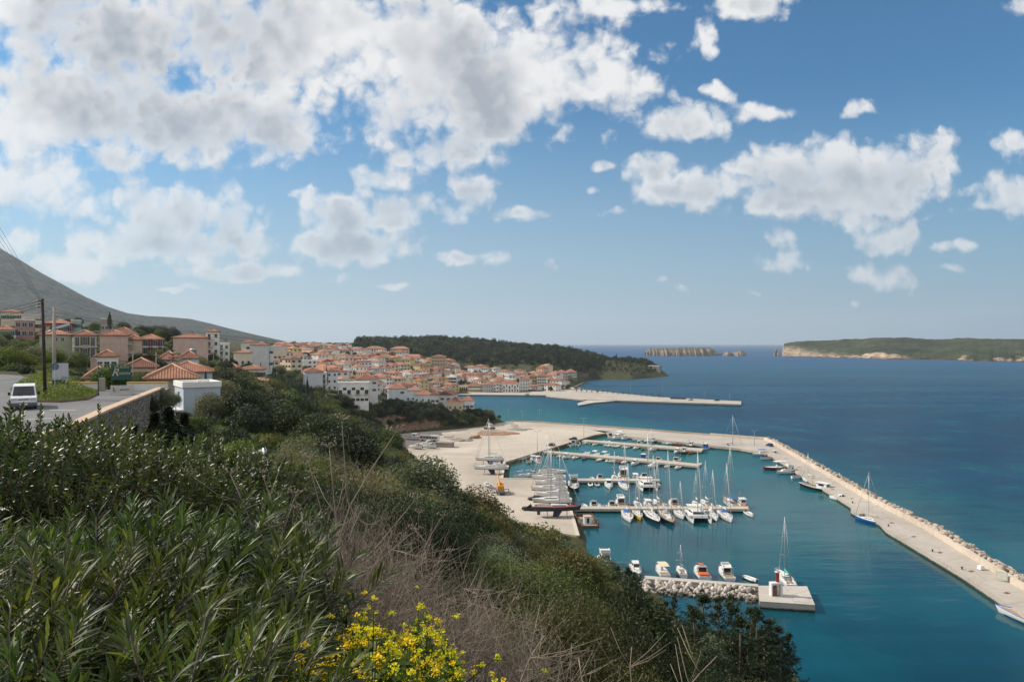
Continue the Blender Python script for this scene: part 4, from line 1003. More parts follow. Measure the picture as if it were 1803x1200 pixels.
hpx(147, 197, 590, 638, 185, 16, 0.0, wall='pink', ridge=581, label='large windowless pink beige building with a long tiled roof', fine=True, sides='r', st=3, group=NB, cat='building', balc='r')
hpx(197, 225, 598, 640, 196, 16, 0.0, wall='beige', ridge=590, label='tall beige side wall of the white balcony building', fine=True, sides='', st=3, group=NB, cat='building')
hpx(225, 269, 597, 637, 200, 12, 0.0, wall='white', ridge=589, label='white apartment house with dark balconies on two floors', fine=True, cols=5, st=3, balc='f', sides='fr', shut='red', win=(1.1,1.6), group=NB, cat='apartment house')
hpx(290, 352, 594, 628, 250, 14, 0.0, wall='pink', ridge=587, label='long pink building with a blank wall and low red roof', fine=True, sides='r', st=3, chim=1, group=NB, cat='building', balc='r')
hpx(353, 377, 584, 628, 268, 10, 0.0, wall='white', ridge=580, label='tall narrow white house beside the long pink building', fine=True, cols=2, st=4, balc='fr', sides='fr', group=NB)
hpx(378, 396, 605, 629, 285, 9, 0.0, wall='white', roof='flat', label='white flat-roofed house left of the dark cypress', fine=True, cols=2, st=3, balc='f', sides='f', group=NB)
hpx(149, 187, 628, 642, 150, 9, 0.0, wall='white', ridge=617, label='low white house with a red pyramid roof below the pink building', fine=True, cols=3, st=1, shut='none', group=NB)
hpx(261, 300, 633, 648, 150, 9, 0.0, wall='white', ridge=620, label='white bungalow with a pointed red tiled roof, uphill of the two', fine=True, cols=3, st=1, group=NB)
hpx(300, 334, 631, 646, 158, 9, 0.0, wall='pale blue', ridge=618, label='bluish house with a red roof and solar tank behind the norfolk pine', fine=True, cols=2, st=1, tank=True, group=NB)
hpx(262, 352, 655, 672, 118, 10, 0.0, wall='pale blue', ridge=639, label='long bluish white house with a broad red hipped roof', fine=True, cols=6, st=1, shut='none', sides='f', chim=1, skip=.3, group=NB)
hpx(228, 317, 667, 684, 86, 9, 0.0, wall='stone', ridge=645, rc='orange', label='near stone house with a wide orange tiled hipped roof', fine=True, cols=3, st=1, shut='none', sides='f', skip=.5, group=NB)
hpx(198, 255, 647, 664, 130, 9, 0.0, wall='beige', ridge=632, label='beige house with brownish red roof behind the bushy tree', fine=True, cols=3, st=1, rc='brown', group=NB)
hpx(120, 166, 667, 684, 92, 8, 0.0, wall='white', ridge=648, label='low white house with a thick stone chimney left of the round tree', fine=True, cols=3, st=1, shut='none', chim=1, sides='f', group=NB)
hpx(8, 42, 564, 590, 220, 10, 0.0, wall='brick', roof='flat', label='brick coloured house with large blue glazed doors at far left', fine=True, cols=3, st=2, win=(1.2,1.4), shut='none', group=NB)
hpx(-14, 22, 549, 572, 262, 10, 0.0, wall='cream', ridge=545, label='cream house with a thin tiled roof highest at far left', fine=True, cols=3, st=2, group=NB)
hpx(22, 56, 555, 573, 258, 10, 0.0, wall='beige', roof='flat', label='beige flat-roofed block beside the highest cream house', fine=True, cols=4, st=2, balc='f', group=NB)
hpx(42, 58, 567, 584, 235, 8, 0.0, wall='cream', roof='flat', label='small cream house squeezed right of the brick coloured one', fine=True, cols=2, st=2, group=NB)
hpx(-30, 9, 580, 602, 210, 9, 0.0, wall='white', ridge=573, label='white house cut by the left edge of the photo', fine=True, cols=4, st=2, group=NB)
hpx(60, 112, 569, 586, 232, 10, 0.0, wall='red', ridge=562, label='dark red house with white balcony slabs and a tiled roof', fine=True, cols=5, st=2, balc='f', win=(1.1,1.5), group=NB)
hpx(113, 130, 565, 581, 238, 8, 0.0, wall='pale green', roof='flat', label='small pale green flat-roofed house beside the dark red one', fine=True, cols=2, st=2, group=NB)
hpx(164, 185, 562, 576, 300, 12, 0.0, wall='stone', roof='flat', label='grey unfinished stone building left of the tall dark conifer', fine=True, cols=3, st=1, group=NB, cat='building')
hpx(176, 228, 589, 602, 240, 12, 0.0, wall='white', ridge=576, label='white house with a steep red roof behind the pink building', fine=True, cols=4, st=1, group=NB)
hpx(418, 443, 603, 614, 380, 11, 0.0, wall='white', ridge=597, label='white two-storey house with red roof on the ridge', cols=3, st=2, balc='f', group=NB)
hpx(432, 465, 607, 632, 330, 14, 0.0, wall='pale grey', ridge=602, label='large plain pale grey block with a low red roof', fine=True, st=3, sides='r', group=NB, cat='apartment block')
hpx(465, 474, 610, 632, 333, 9, 0.0, wall='pale blue', roof='flat', label='bluish balcony wing right of the plain pale grey block', fine=True, st=3, cols=2, balc='f', group=NB)
hpx(404, 436, 621, 634, 300, 10, 0.0, wall='cream', ridge=616, label='cream low house with orange roof right of the dark cypress', fine=True, st=1, cols=3, group=NB)
hpx(383, 414, 651, 668, 210, 10, 0.0, wall='cream', ridge=641, rc='orange', label='cream villa wing with a pointed orange roof', fine=True, st=2, cols=3, group=NB)
hpx(414, 458, 650, 668, 214, 9, 0.0, wall='white', ridge=644, rc='orange', label='long white villa with orange roof above the dark trees', fine=True, st=2, cols=4, balc='f', group=NB)
hpx(427, 462, 671, 680, 188, 8, 0.0, wall='beige', ridge=667, rc='pale', label='low outbuilding with a pale ochre tiled roof', fine=True, st=1, cols=3, group=NB, cat='outbuilding')
hpx(477, 500, 611, 619, 500, 10, 0.0, wall='cream', roof='flat', label='cream flat-roofed house alone on the ridge', st=1, cols=3, group=NB)
hpx(529, 560, 655, 690, 330, 12, 0.10, wall='pale blue', ridge=647, label='tall bluish white apartment block with a red pyramid roof', fine=True, st=4, cols=1, sides='r', balc='r', group=NB, cat='apartment block')
hpx(560, 570, 657, 690, 334, 9, 0.10, wall='white', roof='flat', label='stack of white balconies on the tall block with the pyramid roof', fine=True, st=4, cols=1, sides='fr', balc='f', group=NB, cat='apartment block')
hpx(571, 590, 654, 680, 352, 10, 0.0, wall='pale blue', ridge=649, rc='brown', label='narrow bluish block behind a cypress, brown roof', fine=True, st=3, cols=2, group=NB)
hpx(592, 646, 675, 700, 338, 9, 0.0, wall='white', roof='flat', label='long white modern building with a thin flat roof slab', fine=True, st=2, cols=7, balc='f', win=(1.6,1.3), shut='none', sides='fr', group=NB, cat='building')
hpx(623, 661, 668, 695, 368, 14, 0.0, wall='pale grey', ridge=659, rc='brown', label='big grey house with a broad dark brown hipped roof', fine=True, st=3, cols=3, sides='fr', skip=.4, group=NB)
hpx(680, 713, 684, 706, 395, 11, 0.05, wall='pale blue', ridge=676, label='square bluish house with a red pyramid roof on the bluff', fine=True, st=2, cols=2, skip=.3, group=NB)
hpx(713, 743, 687, 699, 440, 10, 0.0, wall='pale blue', ridge=681, rc='orange', label='house with a bright orange roof behind the bluff', fine=True, st=1, cols=3, group=NB)
hpx(729, 760, 695, 706, 410, 8, 0.0, wall='pale blue', ridge=689, label='low bluish house with red roof at the middle of the bluff', fine=True, st=1, cols=3, group=NB)
hpx(758, 774, 695, 705, 406, 7, 0.0, wall='white', ridge=689, rc='brown', label='white annex with one wide window in the middle of the bluff', fine=True, st=1, cols=2, group=NB)
hpx(776, 800, 695, 716, 404, 11, -0.25, wall='pale grey', roof='gable', rise=2.2, rc='brown', label='pale grey gabled house on the bluff above the bay', fine=True, st=2, cols=2, sides='fl', group=NB)
hpx(788, 815, 706, 718, 402, 9, 0.0, wall='beige', ridge=700, label='beige house with red roof low on the end of the bluff', fine=True, st=1, cols=3, group=NB)
hpx(812, 834, 705, 716, 406, 8, 0.0, wall='white', ridge=698, label='white cottage with small blue windows last on the bluff', fine=True, st=1, cols=3, shut='blue', sides='fr', group=NB)
# flat white house near the road: its left side catches the sun
D14 = 78; b = house((344.5-CX)/F*D14-0.75, D14+2, z_at(722, D14)+.2, 3.9, 5.5, 2.45, .62, 'shade blue', 'flat', label='small flat-roofed bluish white house beyond the road wall', group=NB, st=1, fine=True, sides='l', shut='none', foot=1.5)
mb = MB(); mb.bx(-.22,.22,-.2,.2,0,.75); mb.build('chimney', wmat('pale grey'), b, (-.2,-2.2,2.5))
mb = MB(); mb.bx(-1.6, 0, -3, 3, -.1, .12); mb.build('terrace', SLABM, b, (-1.95, 0, -.1))
# waterfront and landmarks of the town
WF = 'buildings along the town waterfront'
hpx(783, 803, 664, 690, 700, 16, 0.0, wall='pale grey', roof='flat', label='five-storey grey concrete hotel left of the yellow arcade', st=5, cols=4, win=(2.6,1.7), shut='none', sides='fr', group=WF, cat='hotel')
hpx(799, 823, 680, 690, 684, 9, 0.0, wall='yellow', roof='flat', label='yellow two-storey arcade with arched openings on the waterfront', st=1, cols=7, win=(1.4,2.8), shut='none', group=WF, cat='building')
hpx(824, 847, 678, 690.5, 676, 12, 0.0, wall='cream', ridge=673, label='cream waterfront house with dark awning and red roof', st=2, cols=6, shut='brown', group=WF)
hpx(848, 868, 677, 690.5, 674, 12, 0.0, wall='grey', ridge=672, label='grey waterfront house with pale yellow shutters', st=2, cols=5, shut='white', group=WF)
hpx(869, 883, 674, 690.5, 673, 12, 0.0, wall='white', ridge=669, label='white house with a blue awning on the waterfront', st=3, cols=3, shut='blue', balc='f', group=WF)
hpx(885, 914, 675, 691, 672, 14, 0.0, wall='white', ridge=669, label='wide white waterfront house with tall arched balcony doors', st=2, cols=6, shut='none', win=(1.1,2.2), balc='f', group=WF)
hpx(915, 930, 668, 690, 690, 12, 0.0, wall='pale grey', ridge=664, rc='brown', label='tall pale grey house right of the wide white waterfront house', st=4, cols=3, group=WF)
hpx(932, 945, 662, 684, 730, 12, 0.0, wall='ochre', ridge=658, label='tall ochre house near the foot of the palm-lined jetty', st=4, cols=3, group=WF)
hpx(946, 962, 661, 681, 725, 12, 0.0, wall='cream', ridge=656, label='tall cream house with a colonnade near the jetty foot', st=4, cols=4, group=WF)
hpx(964, 978, 668, 681, 740, 12, 0.0, wall='pale blue', ridge=663, label='blue and white corner house by the jetty foot', st=3, cols=3, shut='blue', group=WF)
hpx(979, 1000, 656, 670, 800, 14, 0.0, wall='beige', ridge=651, label='beige house close under the dark wooded point', st=3, cols=4, group=WF)
hpx(998, 1016, 655, 667, 835, 22, 0.0, wall='white', ridge=650, label='long white school-like building last in town under the wooded point', st=3, cols=5, group=WF, cat='building')
UP = 'large buildings at the top of the town'
hpx(637, 678, 613.5, 625, 880, 20, 0.0, wall='white', ridge=609, rc='orange', label='largest long building with an orange roof at the top of town', st=2, cols=9, win=(1.2,3), shut='none', group=UP, cat='building')
hpx(687, 720, 613.5, 621, 905, 16, 0.0, wall='beige', ridge=609.5, rc='orange', label='second long building with an orange roof below the wood', st=2, cols=8, group=UP, cat='building')
hpx(612, 636, 611.5, 621, 890, 14, 0.0, wall='grey', roof='flat', label='grey flat-roofed colonnaded building at the top of town', st=1, cols=8, win=(2.2,4.5), shut='none', group=UP, cat='building')
hpx(760, 784, 627, 644, 800, 14, 0.0, wall='ochre', ridge=630.5 if 0 else 624, rc='brown', label='tall ochre block standing out in the middle of the town', st=4, cols=5, group=UP, cat='building')
# the crowded town on the slope across the bay
def town():
    g = random.Random(5); occ = [(o.location.x, o.location.y, 11) for o in C.objects if 'category' in o and o['category'] in ('house','building','hotel','apartment block') and o.location.y > 380]
    TOWN = [XY(505, 430), XY(560, 440), XY(640, 480), XY(700, 525), XY(775, 640), XY(798, 672), XY(925, 668), XY(975, 700), XY(1010, 770), XY(1012, 822), XY(960, 835), XY(890, 850), XY(830, 850), XY(775, 855), XY(730, 860), XY(700, 890), XY(640, 910), XY(570, 905), XY(500, 830), XY(478, 640)]
    xs = [p[0] for p in TOWN]; ys = [p[1] for p in TOWN]; cand = []
    y = min(ys)
    while y < max(ys):
        x = min(xs)+g.uniform(0, 8)
        while x < max(xs):
            cand.append((x+g.uniform(-2.5, 2.5), y+g.uniform(-3, 3))); x += g.uniform(15.0, 22)
        y += 15.0+max(0, y-600)*0.008
    cx = np.array(cand); inn = poly_sd(TOWN, cx[:,0], cx[:,1]) > 0; cx = cx[inn]; zz = gz(cx[:,0], cx[:,1]-4)
    n = 0; sel = []
    for (x, y), z in zip(cx, zz):
        px = CX+x/y*F; dens = 0.93 if y < 800 else 0.72
        if px < 620 and y < 560: dens = .62
        if px < 600: dens *= .8
        if g.random() > dens: continue
        if any((x-a)**2+(y-b)**2 < r*r for a, b, r in occ): continue
        if poly_sd(LAND, [x], [y])[0] < 12: continue
        sel.append((x, y, z)); occ.append((x, y, 9.5))
    for (x, y, z) in sel[:285]:
        px = CX+x/y*F
        w = g.uniform(7.5, 16); d = g.uniform(8, 12); st = g.choice([1, 2, 2, 2, 3, 3]) if y < 760 else g.choice([1, 2, 2, 2]); h = st*3.0+.4
        wc = g.choice(['white']*11+['cream']*6+['pale grey']*2+['beige']*2+['pink', 'yellow', 'salmon'])
        rc = g.choice(['red', 'red', 'orange', 'orange', 'brown', 'pale']); roof = 'flat' if g.random() < .13 else ('gable' if g.random() < .15 else 'hip')
        where = 'by the bay' if y < 600 else ('lower town' if y < 700 else ('mid town' if y < 790 else 'upper town'))
        side = 'at left' if px < 640 else ('left of middle' if px < 740 else ('right of middle' if px < 850 else 'at right'))
        size = 'broad' if w > 12.8 else ('small' if w < 10.5 else 'mid-size')
        stn = ['', 'one-storey', 'two-storey', 'three-storey'][st]
        rf = {'flat': 'flat roof', 'gable': rc+' gable roof', 'hip': rc+' roof'}[roof].replace('pale', 'sandy')
        lab = f'{size} {wc} {stn} house, {rf}, {where}, {side}'
        house(x, y, z, w, d, h, g.choice([-.75, -.6, -.85, -.5, -.95, -.7, -.3]), wc, roof, rc, label=lab, group='houses of the crowded town across the bay', st=st,
              sides='f' if y > 760 else 'fr', cols=3 if w < 12.5 else 4, skip=.12, win=(1.05, 1.35), foot=4.5, chim=1 if g.random() < .2 else 0, shut=g.choice(['none', 'none', 'brown', 'green', 'blue']))
        n += 1
    print('town houses', n, len(sel)); return sel
TOWNSEL = town()
# ------------------------------------------------------------------ boats
HC = {'white': paint('hull_white', (0.74,0.74,0.73), 0.3, 0.05, 1), 'navy': paint('hull_navy', (0.012,0.018,0.035), 0.25, 0.1, 1), 'yellow': paint('hull_yellow', (0.70,0.42,0.02), 0.35, 0.1, 1),
      'blue': paint('hull_blue', (0.02,0.10,0.42), 0.35, 0.1, 1), 'red': paint('hull_red', (0.30,0.035,0.03), 0.45, 0.15, 1), 'brown': paint('hull_brown', (0.12,0.05,0.03), 0.6, 0.2, 1),
      'grey': paint('hull_grey', (0.38,0.40,0.41), 0.5, 0.1, 1), 'green': paint('hull_green', (0.05,0.22,0.16), 0.5, 0.15, 1), 'black': paint('hull_black', (0.02,0.02,0.02), 0.4)}
ANTI = paint('antifouling', (0.05,0.06,0.12), 0.7); ANTI_R = paint('antifouling_red', (0.25,0.05,0.03), 0.7)
DECK = paint('deck_white', (0.66,0.65,0.62), 0.55, 0.06); TEAK = paint('deck_teak', (0.34,0.24,0.15), 0.7, 0.2); ALU = paint('mast_metal', (0.50,0.50,0.49), 0.4, 0.1, 1, 0.5, 0.5)
TINT = paint('tinted_glass', (0.012,0.015,0.02), 0.1, 0.2, 1, 0.6); RUB = paint('rubber', (0.02,0.02,0.02), 0.8)
CV = {'blue': paint('canvas_blue', (0.03,0.12,0.40), 0.8), 'white': paint('canvas_white', (0.66,0.65,0.62), 0.8), 'cream': paint('canvas_cream', (0.62,0.54,0.38), 0.8), 'red': paint('canvas_red', (0.35,0.03,0.03), 0.8),
      'green': paint('canvas_green', (0.02,0.25,0.20), 0.8), 'orange': paint('canvas_orange', (0.60,0.13,0.04), 0.8), 'turquoise': paint('canvas_turquoise', (0.05,0.42,0.38), 0.8), 'grey': paint('canvas_grey', (0.30,0.31,0.32), 0.8)}
def hull(par, L, B, fb, draft, col, full=0.5, anti=ANTI, stern=0.8, sheer=0.25, name='hull'):
    """bow points to +Y; z=0 is the waterline"""
    ns, nr = 15, 9; V = []; 
    for i in range(ns):
        t = i/(ns-1); y = -L/2+t*L
        b = B/2*(stern+(1-stern)*min(1, t/.45)) if t < .45 else B/2*max(0.0, 1-((t-.45)/.55)**(1.6+full))
        g = fb*(0.85+sheer*t*t+.1*(1-t)); rake = (t-.7)/.3*L*0.05 if t > .7 else 0
        for j in range(nr):
            s = j/(nr-1)*2-1; a = abs(s); 
            # section: gunwale at |s|=1, chine, keel at s=0
            x = math.copysign(b*min(1.0, (a*1.25)**0.62), s) if b > .01 else math.copysign(.01*a, s)
            z = -draft*(1-t*t*.6)+(g+draft*(1-t*t*.6))*a**1.9
            V.append((x, y+rake*a**2, z))
    Fs = []; mi = []
    V = np.array(V)
    for i in range(ns-1):
        for j in range(nr-1):
            f = (i*nr+j, (i+1)*nr+j, (i+1)*nr+j+1, i*nr+j+1); Fs.append(f); mi.append(1 if V[list(f), 2].mean() < 0.06 else 0)
    Fs.append(tuple(range(nr))); mi.append(0)
    me = bpy.data.meshes.new(name); me.from_pydata(V.tolist(), [], Fs); me.materials.append(col); me.materials.append(anti)
    me.polygons.foreach_set('material_index', mi); me.polygons.foreach_set('use_smooth', [True]*(len(Fs)-1)+[False]); me.update()
    h = link(bpy.data.objects.new(name, me), par)
    return h, lambda t: (B/2*(stern+(1-stern)*min(1, t/.45)) if t < .45 else B/2*max(0.0, 1-((t-.45)/.55)**(1.6+full)), fb*(0.85+sheer*t*t+.1*(1-t)))
def deck(par, L, fn, drop, mat, t0=0.0, t1=1.0, name='deck'):
    n = 12; V = []; 
    for i in range(n):
        t = t0+(t1-t0)*i/(n-1); b, g = fn(t); y = -L/2+t*L+((t-.7)/.3*L*.05*.9 if t > .7 else 0)
        V += [(-b*.97, y, g-drop), (0, y, g-drop+b*.04), (b*.97, y, g-drop)]
    Fs = []
    for i in range(n-1):
        for j in range(2): Fs.append((i*3+j, i*3+j+1, i*3+3+j+1, i*3+3+j))
    me = bpy.data.meshes.new(name); me.from_pydata(V, [], Fs); me.materials.append(mat); me.update()
    return link(bpy.data.objects.new(name, me), par)
def rails(par, L, fn, h=0.6, t0=0.05, t1=1.0, r=0.018, name='guard_rail'):
    mb = MB(); n = 9
    for s in (-1, 1):
        P = []
        for i in range(n):
            t = t0+(t1-t0)*i/(n-1); b, g = fn(t); y = -L/2+t*L+((t-.7)/.3*L*.05 if t > .7 else 0)
            P.append((s*b*.95, y, g+h)); mb.tube([(s*b*.95, y, g-.02), (s*b*.95, y, g+h)], r, 3, cap=False)
        mb.tube(P, r, 3, cap=False)
    return mb.build(name, STEEL, par)
def coach(par, y0, y1, w0, w1, z, h, mat=None, glass=True, name='cabin', slope=.75):
    mb = MB(); k = .82; sl = h*slope
    v = [(-w0/2,y0,z),(w0/2,y0,z),(w1/2,y1,z),(-w1/2,y1,z),(-w0/2*k,y0+.1*h,z+h),(w0/2*k,y0+.1*h,z+h),(w1/2*k,y1-sl,z+h*.8),(-w1/2*k,y1-sl,z+h*.8)]
    mb.add(v, [(3,2,1,0),(4,5,6,7),(0,1,5,4),(1,2,6,5),(2,3,7,6),(3,0,4,7)]); c = mb.build(name, mat or DECK, par)
    if glass:
        for s in (-1, 1):
            g = MB(); q = .012
            def P(u, t):
                a = np.array(v[1] if s > 0 else v[0], float)*(1-u)+np.array(v[2] if s > 0 else v[3], float)*u
                b = np.array(v[5] if s > 0 else v[4], float)*(1-u)+np.array(v[6] if s > 0 else v[7], float)*u
                return a*(1-t)+b*t+np.array([s*q, 0, 0])
            g.add([P(.08,.4), P(.85,.4), P(.85,.8), P(.08,.8)], [(0,1,2,3)] if s > 0 else [(3,2,1,0)]); g.build('window', TINT, c)
    return c, v
def mast(par, y, z, h, r=0.085, boom=4.0, cover=None, cc='white', spread=2, L=10, fn=None, furl='white', bd=-1):
    mb = MB(); mb.tube([(0,y,z), (0,y,z+h)], [r, r*.75], 8); m = mb.build('mast', ALU, par)
    s = MB()
    for k in range(spread):
        zz = z+h*(.35+.32*k); q = (1.05-.3*k); s.tube([(-q,y-.1,zz-.05),(0,y,zz),(q,y-.1,zz-.05)], .035, 4)
    s.build('spreaders', ALU, m)
    w = MB(); b, g = fn(.5); tz = z+h-.1
    w.tube([(0, L/2*1.04, fn(1)[1]), (0, y, tz)], .022, 3); w.tube([(0, -L/2, fn(0)[1]), (0, y, tz)], .02, 3)
    for sd in (-1, 1): w.tube([(sd*b*.95, y-.2, g), (sd*.8, y-.1, z+h*.5), (0, y, tz)], .02, 3)
    w.build('rigging', STEEL, m)
    if furl: f = MB(); f.tube([(0, L/2*1.0, fn(1)[1]+.5), (0, y+(L/2-y)*.06, z+h*.93)], [.09, .04], 6); f.build('furled_sail', CV[furl], par)
    bz = z+1.0; bo = MB(); bo.tube([(0,y-.1,bz), (0,y+bd*boom,bz+.1)], .055, 6); bo_ = bo.build('boom', ALU, par)
    if cover: c = MB(); c.tube([(0,y-.12,bz+.55),(0,y-.4,bz+.22),(0,y-boom*.5,bz+.22),(0,y-boom*.95,bz+.18)], [.12,.2,.17,.1], 8); c.build('sail_cover', CV[cover], bo_)
    return m
def base(name, label, cat, group): return empty(name, (0,0,0), 0, label, cat, group)
def yacht(L=10.5, B=3.3, hc='white', mh=14.5, cover='white', hood='blue', teak=False, keel=False, furl='white', deckm=None, wheel=True):
    t = base('sailing_yacht', None, 'sailing yacht', None)
    h, fn = hull(t, L, B, 1.05, .5, HC[hc], stern=.74, sheer=.22, anti=ANTI if hc != 'white' else ANTI)
    deck(t, L, fn, .06, deckm or (TEAK if teak else DECK))
    z = fn(.45)[1]-.05
    coach(t, -L*.14, L*.26, B*.62, B*.34, z, .5)
    ck = MB(); ck.bx(-B*.24, B*.24, -L*.44, -L*.17, z-.02, z+.03); ck.build('cockpit', TEAK, t)
    cm = MB()
    for s in (-1, 1): cm.bx(s*B*.31-.08, s*B*.31+.08, -L*.45, -L*.15, z, z+.32)
    cm.build('coaming', DECK, t)
    if hood:
        q = MB(); V = []; 
        for j in range(7):
            a = math.pi*j/6; V += [(math.cos(a)*B*.28, -L*.19, z+.35+math.sin(a)*.95), (math.cos(a)*B*.25, -L*.07, z+.45+math.sin(a)*.25)]
        q.add(V, [(2*j, 2*j+1, 2*j+3, 2*j+2) for j in range(6)]); q.build('spray_hood', CV[hood], t)
    if wheel: w = MB(); w.tube([(.45*math.cos(a), -L*.36, z+.75+.45*math.sin(a)) for a in np.linspace(0, 6.28, 13)], .03, 4); w.bx(-.1,.1,-L*.36-.1,-L*.36+.1,z,z+.75); w.build('helm', STEEL, t)
    rails(t, L, fn)
    mast(t, L*.06, z+.4, mh, L=L, fn=fn, boom=L*.34, cover=cover, furl=furl)
    if keel:
        k = MB(); k.add([(-.09,-L*.10,-2.0),(.09,-L*.10,-2.0),(.09,L*.03,-2.0),(-.09,L*.03,-2.0),(-.14,-L*.08,-.3),(.14,-L*.08,-.3),(.14,L*.12,-.3),(-.14,L*.12,-.3)], [(3,2,1,0),(4,5,6,7),(0,1,5,4),(1,2,6,5),(2,3,7,6),(3,0,4,7)]); k.build('keel', ANTI, t)
        k = MB(); k.bx(-.04,.04,-L*.45,-L*.38,-1.5,-.2); k.build('rudder', ANTI, t)
    return t
def motorboat(L=7.5, B=2.7, hc='white', fly=False, canopy=None, roof=None, cabin=True, rail=True, anti=None, arch=False):
    t = base('motor_boat', None, 'motor boat', None)
    h, fn = hull(t, L, B, .95*(L/7.5)**.4, .35, HC[hc], full=.9, stern=.9, sheer=.3, anti=anti or ANTI); deck(t, L, fn, .08, DECK)
    z = fn(.5)[1]-.06; kk = L/7.5
    if cabin:
        c, v = coach(t, -L*.05, L*.34, B*.8, B*.4, z, .65*kk)
        c2, v2 = coach(t, -L*.20, L*.14, B*.80, B*.66, z+.3*kk, 1.35*kk, slope=.6)
        w = MB(); a, b_, c_, d = [np.array(v2[i], float) for i in (3, 2, 6, 7)]; n = np.array([0, .03, .02])
        w.add([a*.8+b_*.05+d*.1+c_*.05+n, b_*.8+a*.05+c_*.1+d*.05+n, c_*.9+b_*.1+n, d*.9+a*.1+n], [(1,0,3,2)]); w.build('windscreen', TINT, c2)
        w = MB(); w.bx(-B*.28, B*.28, -L*.2-.04+.02, -L*.2+.02, z+.45*kk, z+1.35*kk); w.build('door', TINT, c2)
        if fly:
            f = MB(); f.bx(-B*.34, B*.34, -L*.26, L*.06, z+1.62*kk, z+1.72*kk); f.bx(-B*.34, B*.34, L*.02, L*.06, z+1.72*kk, z+2.2*kk)
            for s in (-1, 1): f.bx(s*B*.33-.04, s*B*.33+.04, -L*.2, L*.02, z+1.72*kk, z+2.05*kk)
            f.build('flybridge', DECK, t)
    ck = MB(); ck.bx(-B*.38, B*.38, -L*.45, -L*.22, z-.05, z+.02); ck.build('cockpit', TEAK, t)
    if canopy:
        c = MB(); zz = z+1.9*min(kk, 1.15)
        c.add([(-B*.4,-L*.42,zz),(B*.4,-L*.42,zz),(B*.42,-L*.15,zz+.12),(-B*.42,-L*.15,zz+.12),(-B*.38,L*.08,zz),(B*.38,L*.08,zz),(-B*.4,-L*.42,zz-.05),(B*.4,-L*.42,zz-.05),(B*.38,L*.08,zz-.05),(-B*.38,L*.08,zz-.05)], [(0,1,2,3),(3,2,5,4),(9,8,7,6),(6,7,1,0),(8,9,4,5)])
        cc = c.build('canopy', CV[canopy], t); p = MB()
        for s in (-1, 1):
            for yy_ in (-L*.4, L*.06): p.tube([(s*B*.38, yy_, z-.1), (s*B*.38, yy_, zz)], .025, 4)
        p.build('canopy_frame', STEEL, cc)
        if not cabin: q = MB(); q.box((0, -L*.02, z+.4), (.7,.6,.9), taper=.8); q.build('console', DECK, t)
    if arch: a = MB(); a.tube([(-B*.42,-L*.3,z),(-B*.4,-L*.27,z+1.7*kk),(B*.4,-L*.27,z+1.7*kk),(B*.42,-L*.3,z)], .07, 5); a.build('radar_arch', DECK, t)
    if rail: rails(t, L, fn, .55, .45, 1.0)
    if L < 7: e = MB(); e.box((0,-L/2-.18,.45), (.42,.45,.75), taper=.7); e.build('outboard', RUB, t)
    return t
def dinghy(L=4.6, B=1.8, hc='white', kind='open', inner=None):
    t = base('small_boat', None, 'small boat', None)
    if kind == 'rib':
        m = MB(); P = []; 
        for a in np.linspace(-1, 1, 13): P.append((math.copysign(B*.4*min(1, abs(a)*1.8), a) if abs(a) < .55 else math.copysign(B*.4, a), L*.42-(max(0, abs(a)-.30)/.70)*L*.86 if abs(a) > .3 else L*.42+(.3-abs(a))*.6, .36))
        m.tube(P, .23, 7); m.build('tube', CV['grey' if hc == 'grey' else 'white'], t); d = MB(); d.bx(-B*.36, B*.36, -L*.42, L*.38, .08, .16); d.build('floor', DECK, t); z = .2
    else:
        h, fn = hull(t, L, B, .62, .2, HC[hc], full=.6, stern=.82, sheer=.35); deck(t, L, fn, .28, inner or DECK, 0, .93, 'floor')
        g = MB(); 
        for s in (-1, 1): g.tube([(s*fn(k/8)[0], -L/2+L*k/8+((k/8-.7)/.3*L*.05 if k > 5 else 0), fn(k/8)[1]) for k in range(9)], .05, 4)
        g.build('gunwale', TEAK if inner else DECK, t)
        s_ = MB(); 
        for yy_ in (-.28, .02, .25): b, g_ = fn(.5+yy_); s_.bx(-b*.93, b*.93, yy_*L-.14, yy_*L+.14, g_-.2, g_-.13)
        s_.build('thwart', TEAK if inner else DECK, t)
        z = .4
        if kind == 'cuddy': coach(t, L*.0, L*.36, B*.72, B*.3, fn(.6)[1]-.1, .5)
        if kind == 'cover': c = MB(); c.add([(-B*.48,-L*.42,.62),(B*.48,-L*.42,.62),(B*.4,L*.3,.72),(-B*.4,L*.3,.72),(0,-L*.4,.95),(0,L*.25,1.0)], [(0,1,4),(1,2,5,4),(2,3,5),(3,0,4,5)]); c.build('cover', CV[random.choice(['blue','white','grey'])], t)
    e = MB(); e.box((0,-L/2-.12,z+.25), (.3,.34,.6), taper=.7); e.build('outboard', RUB, t)
    return t
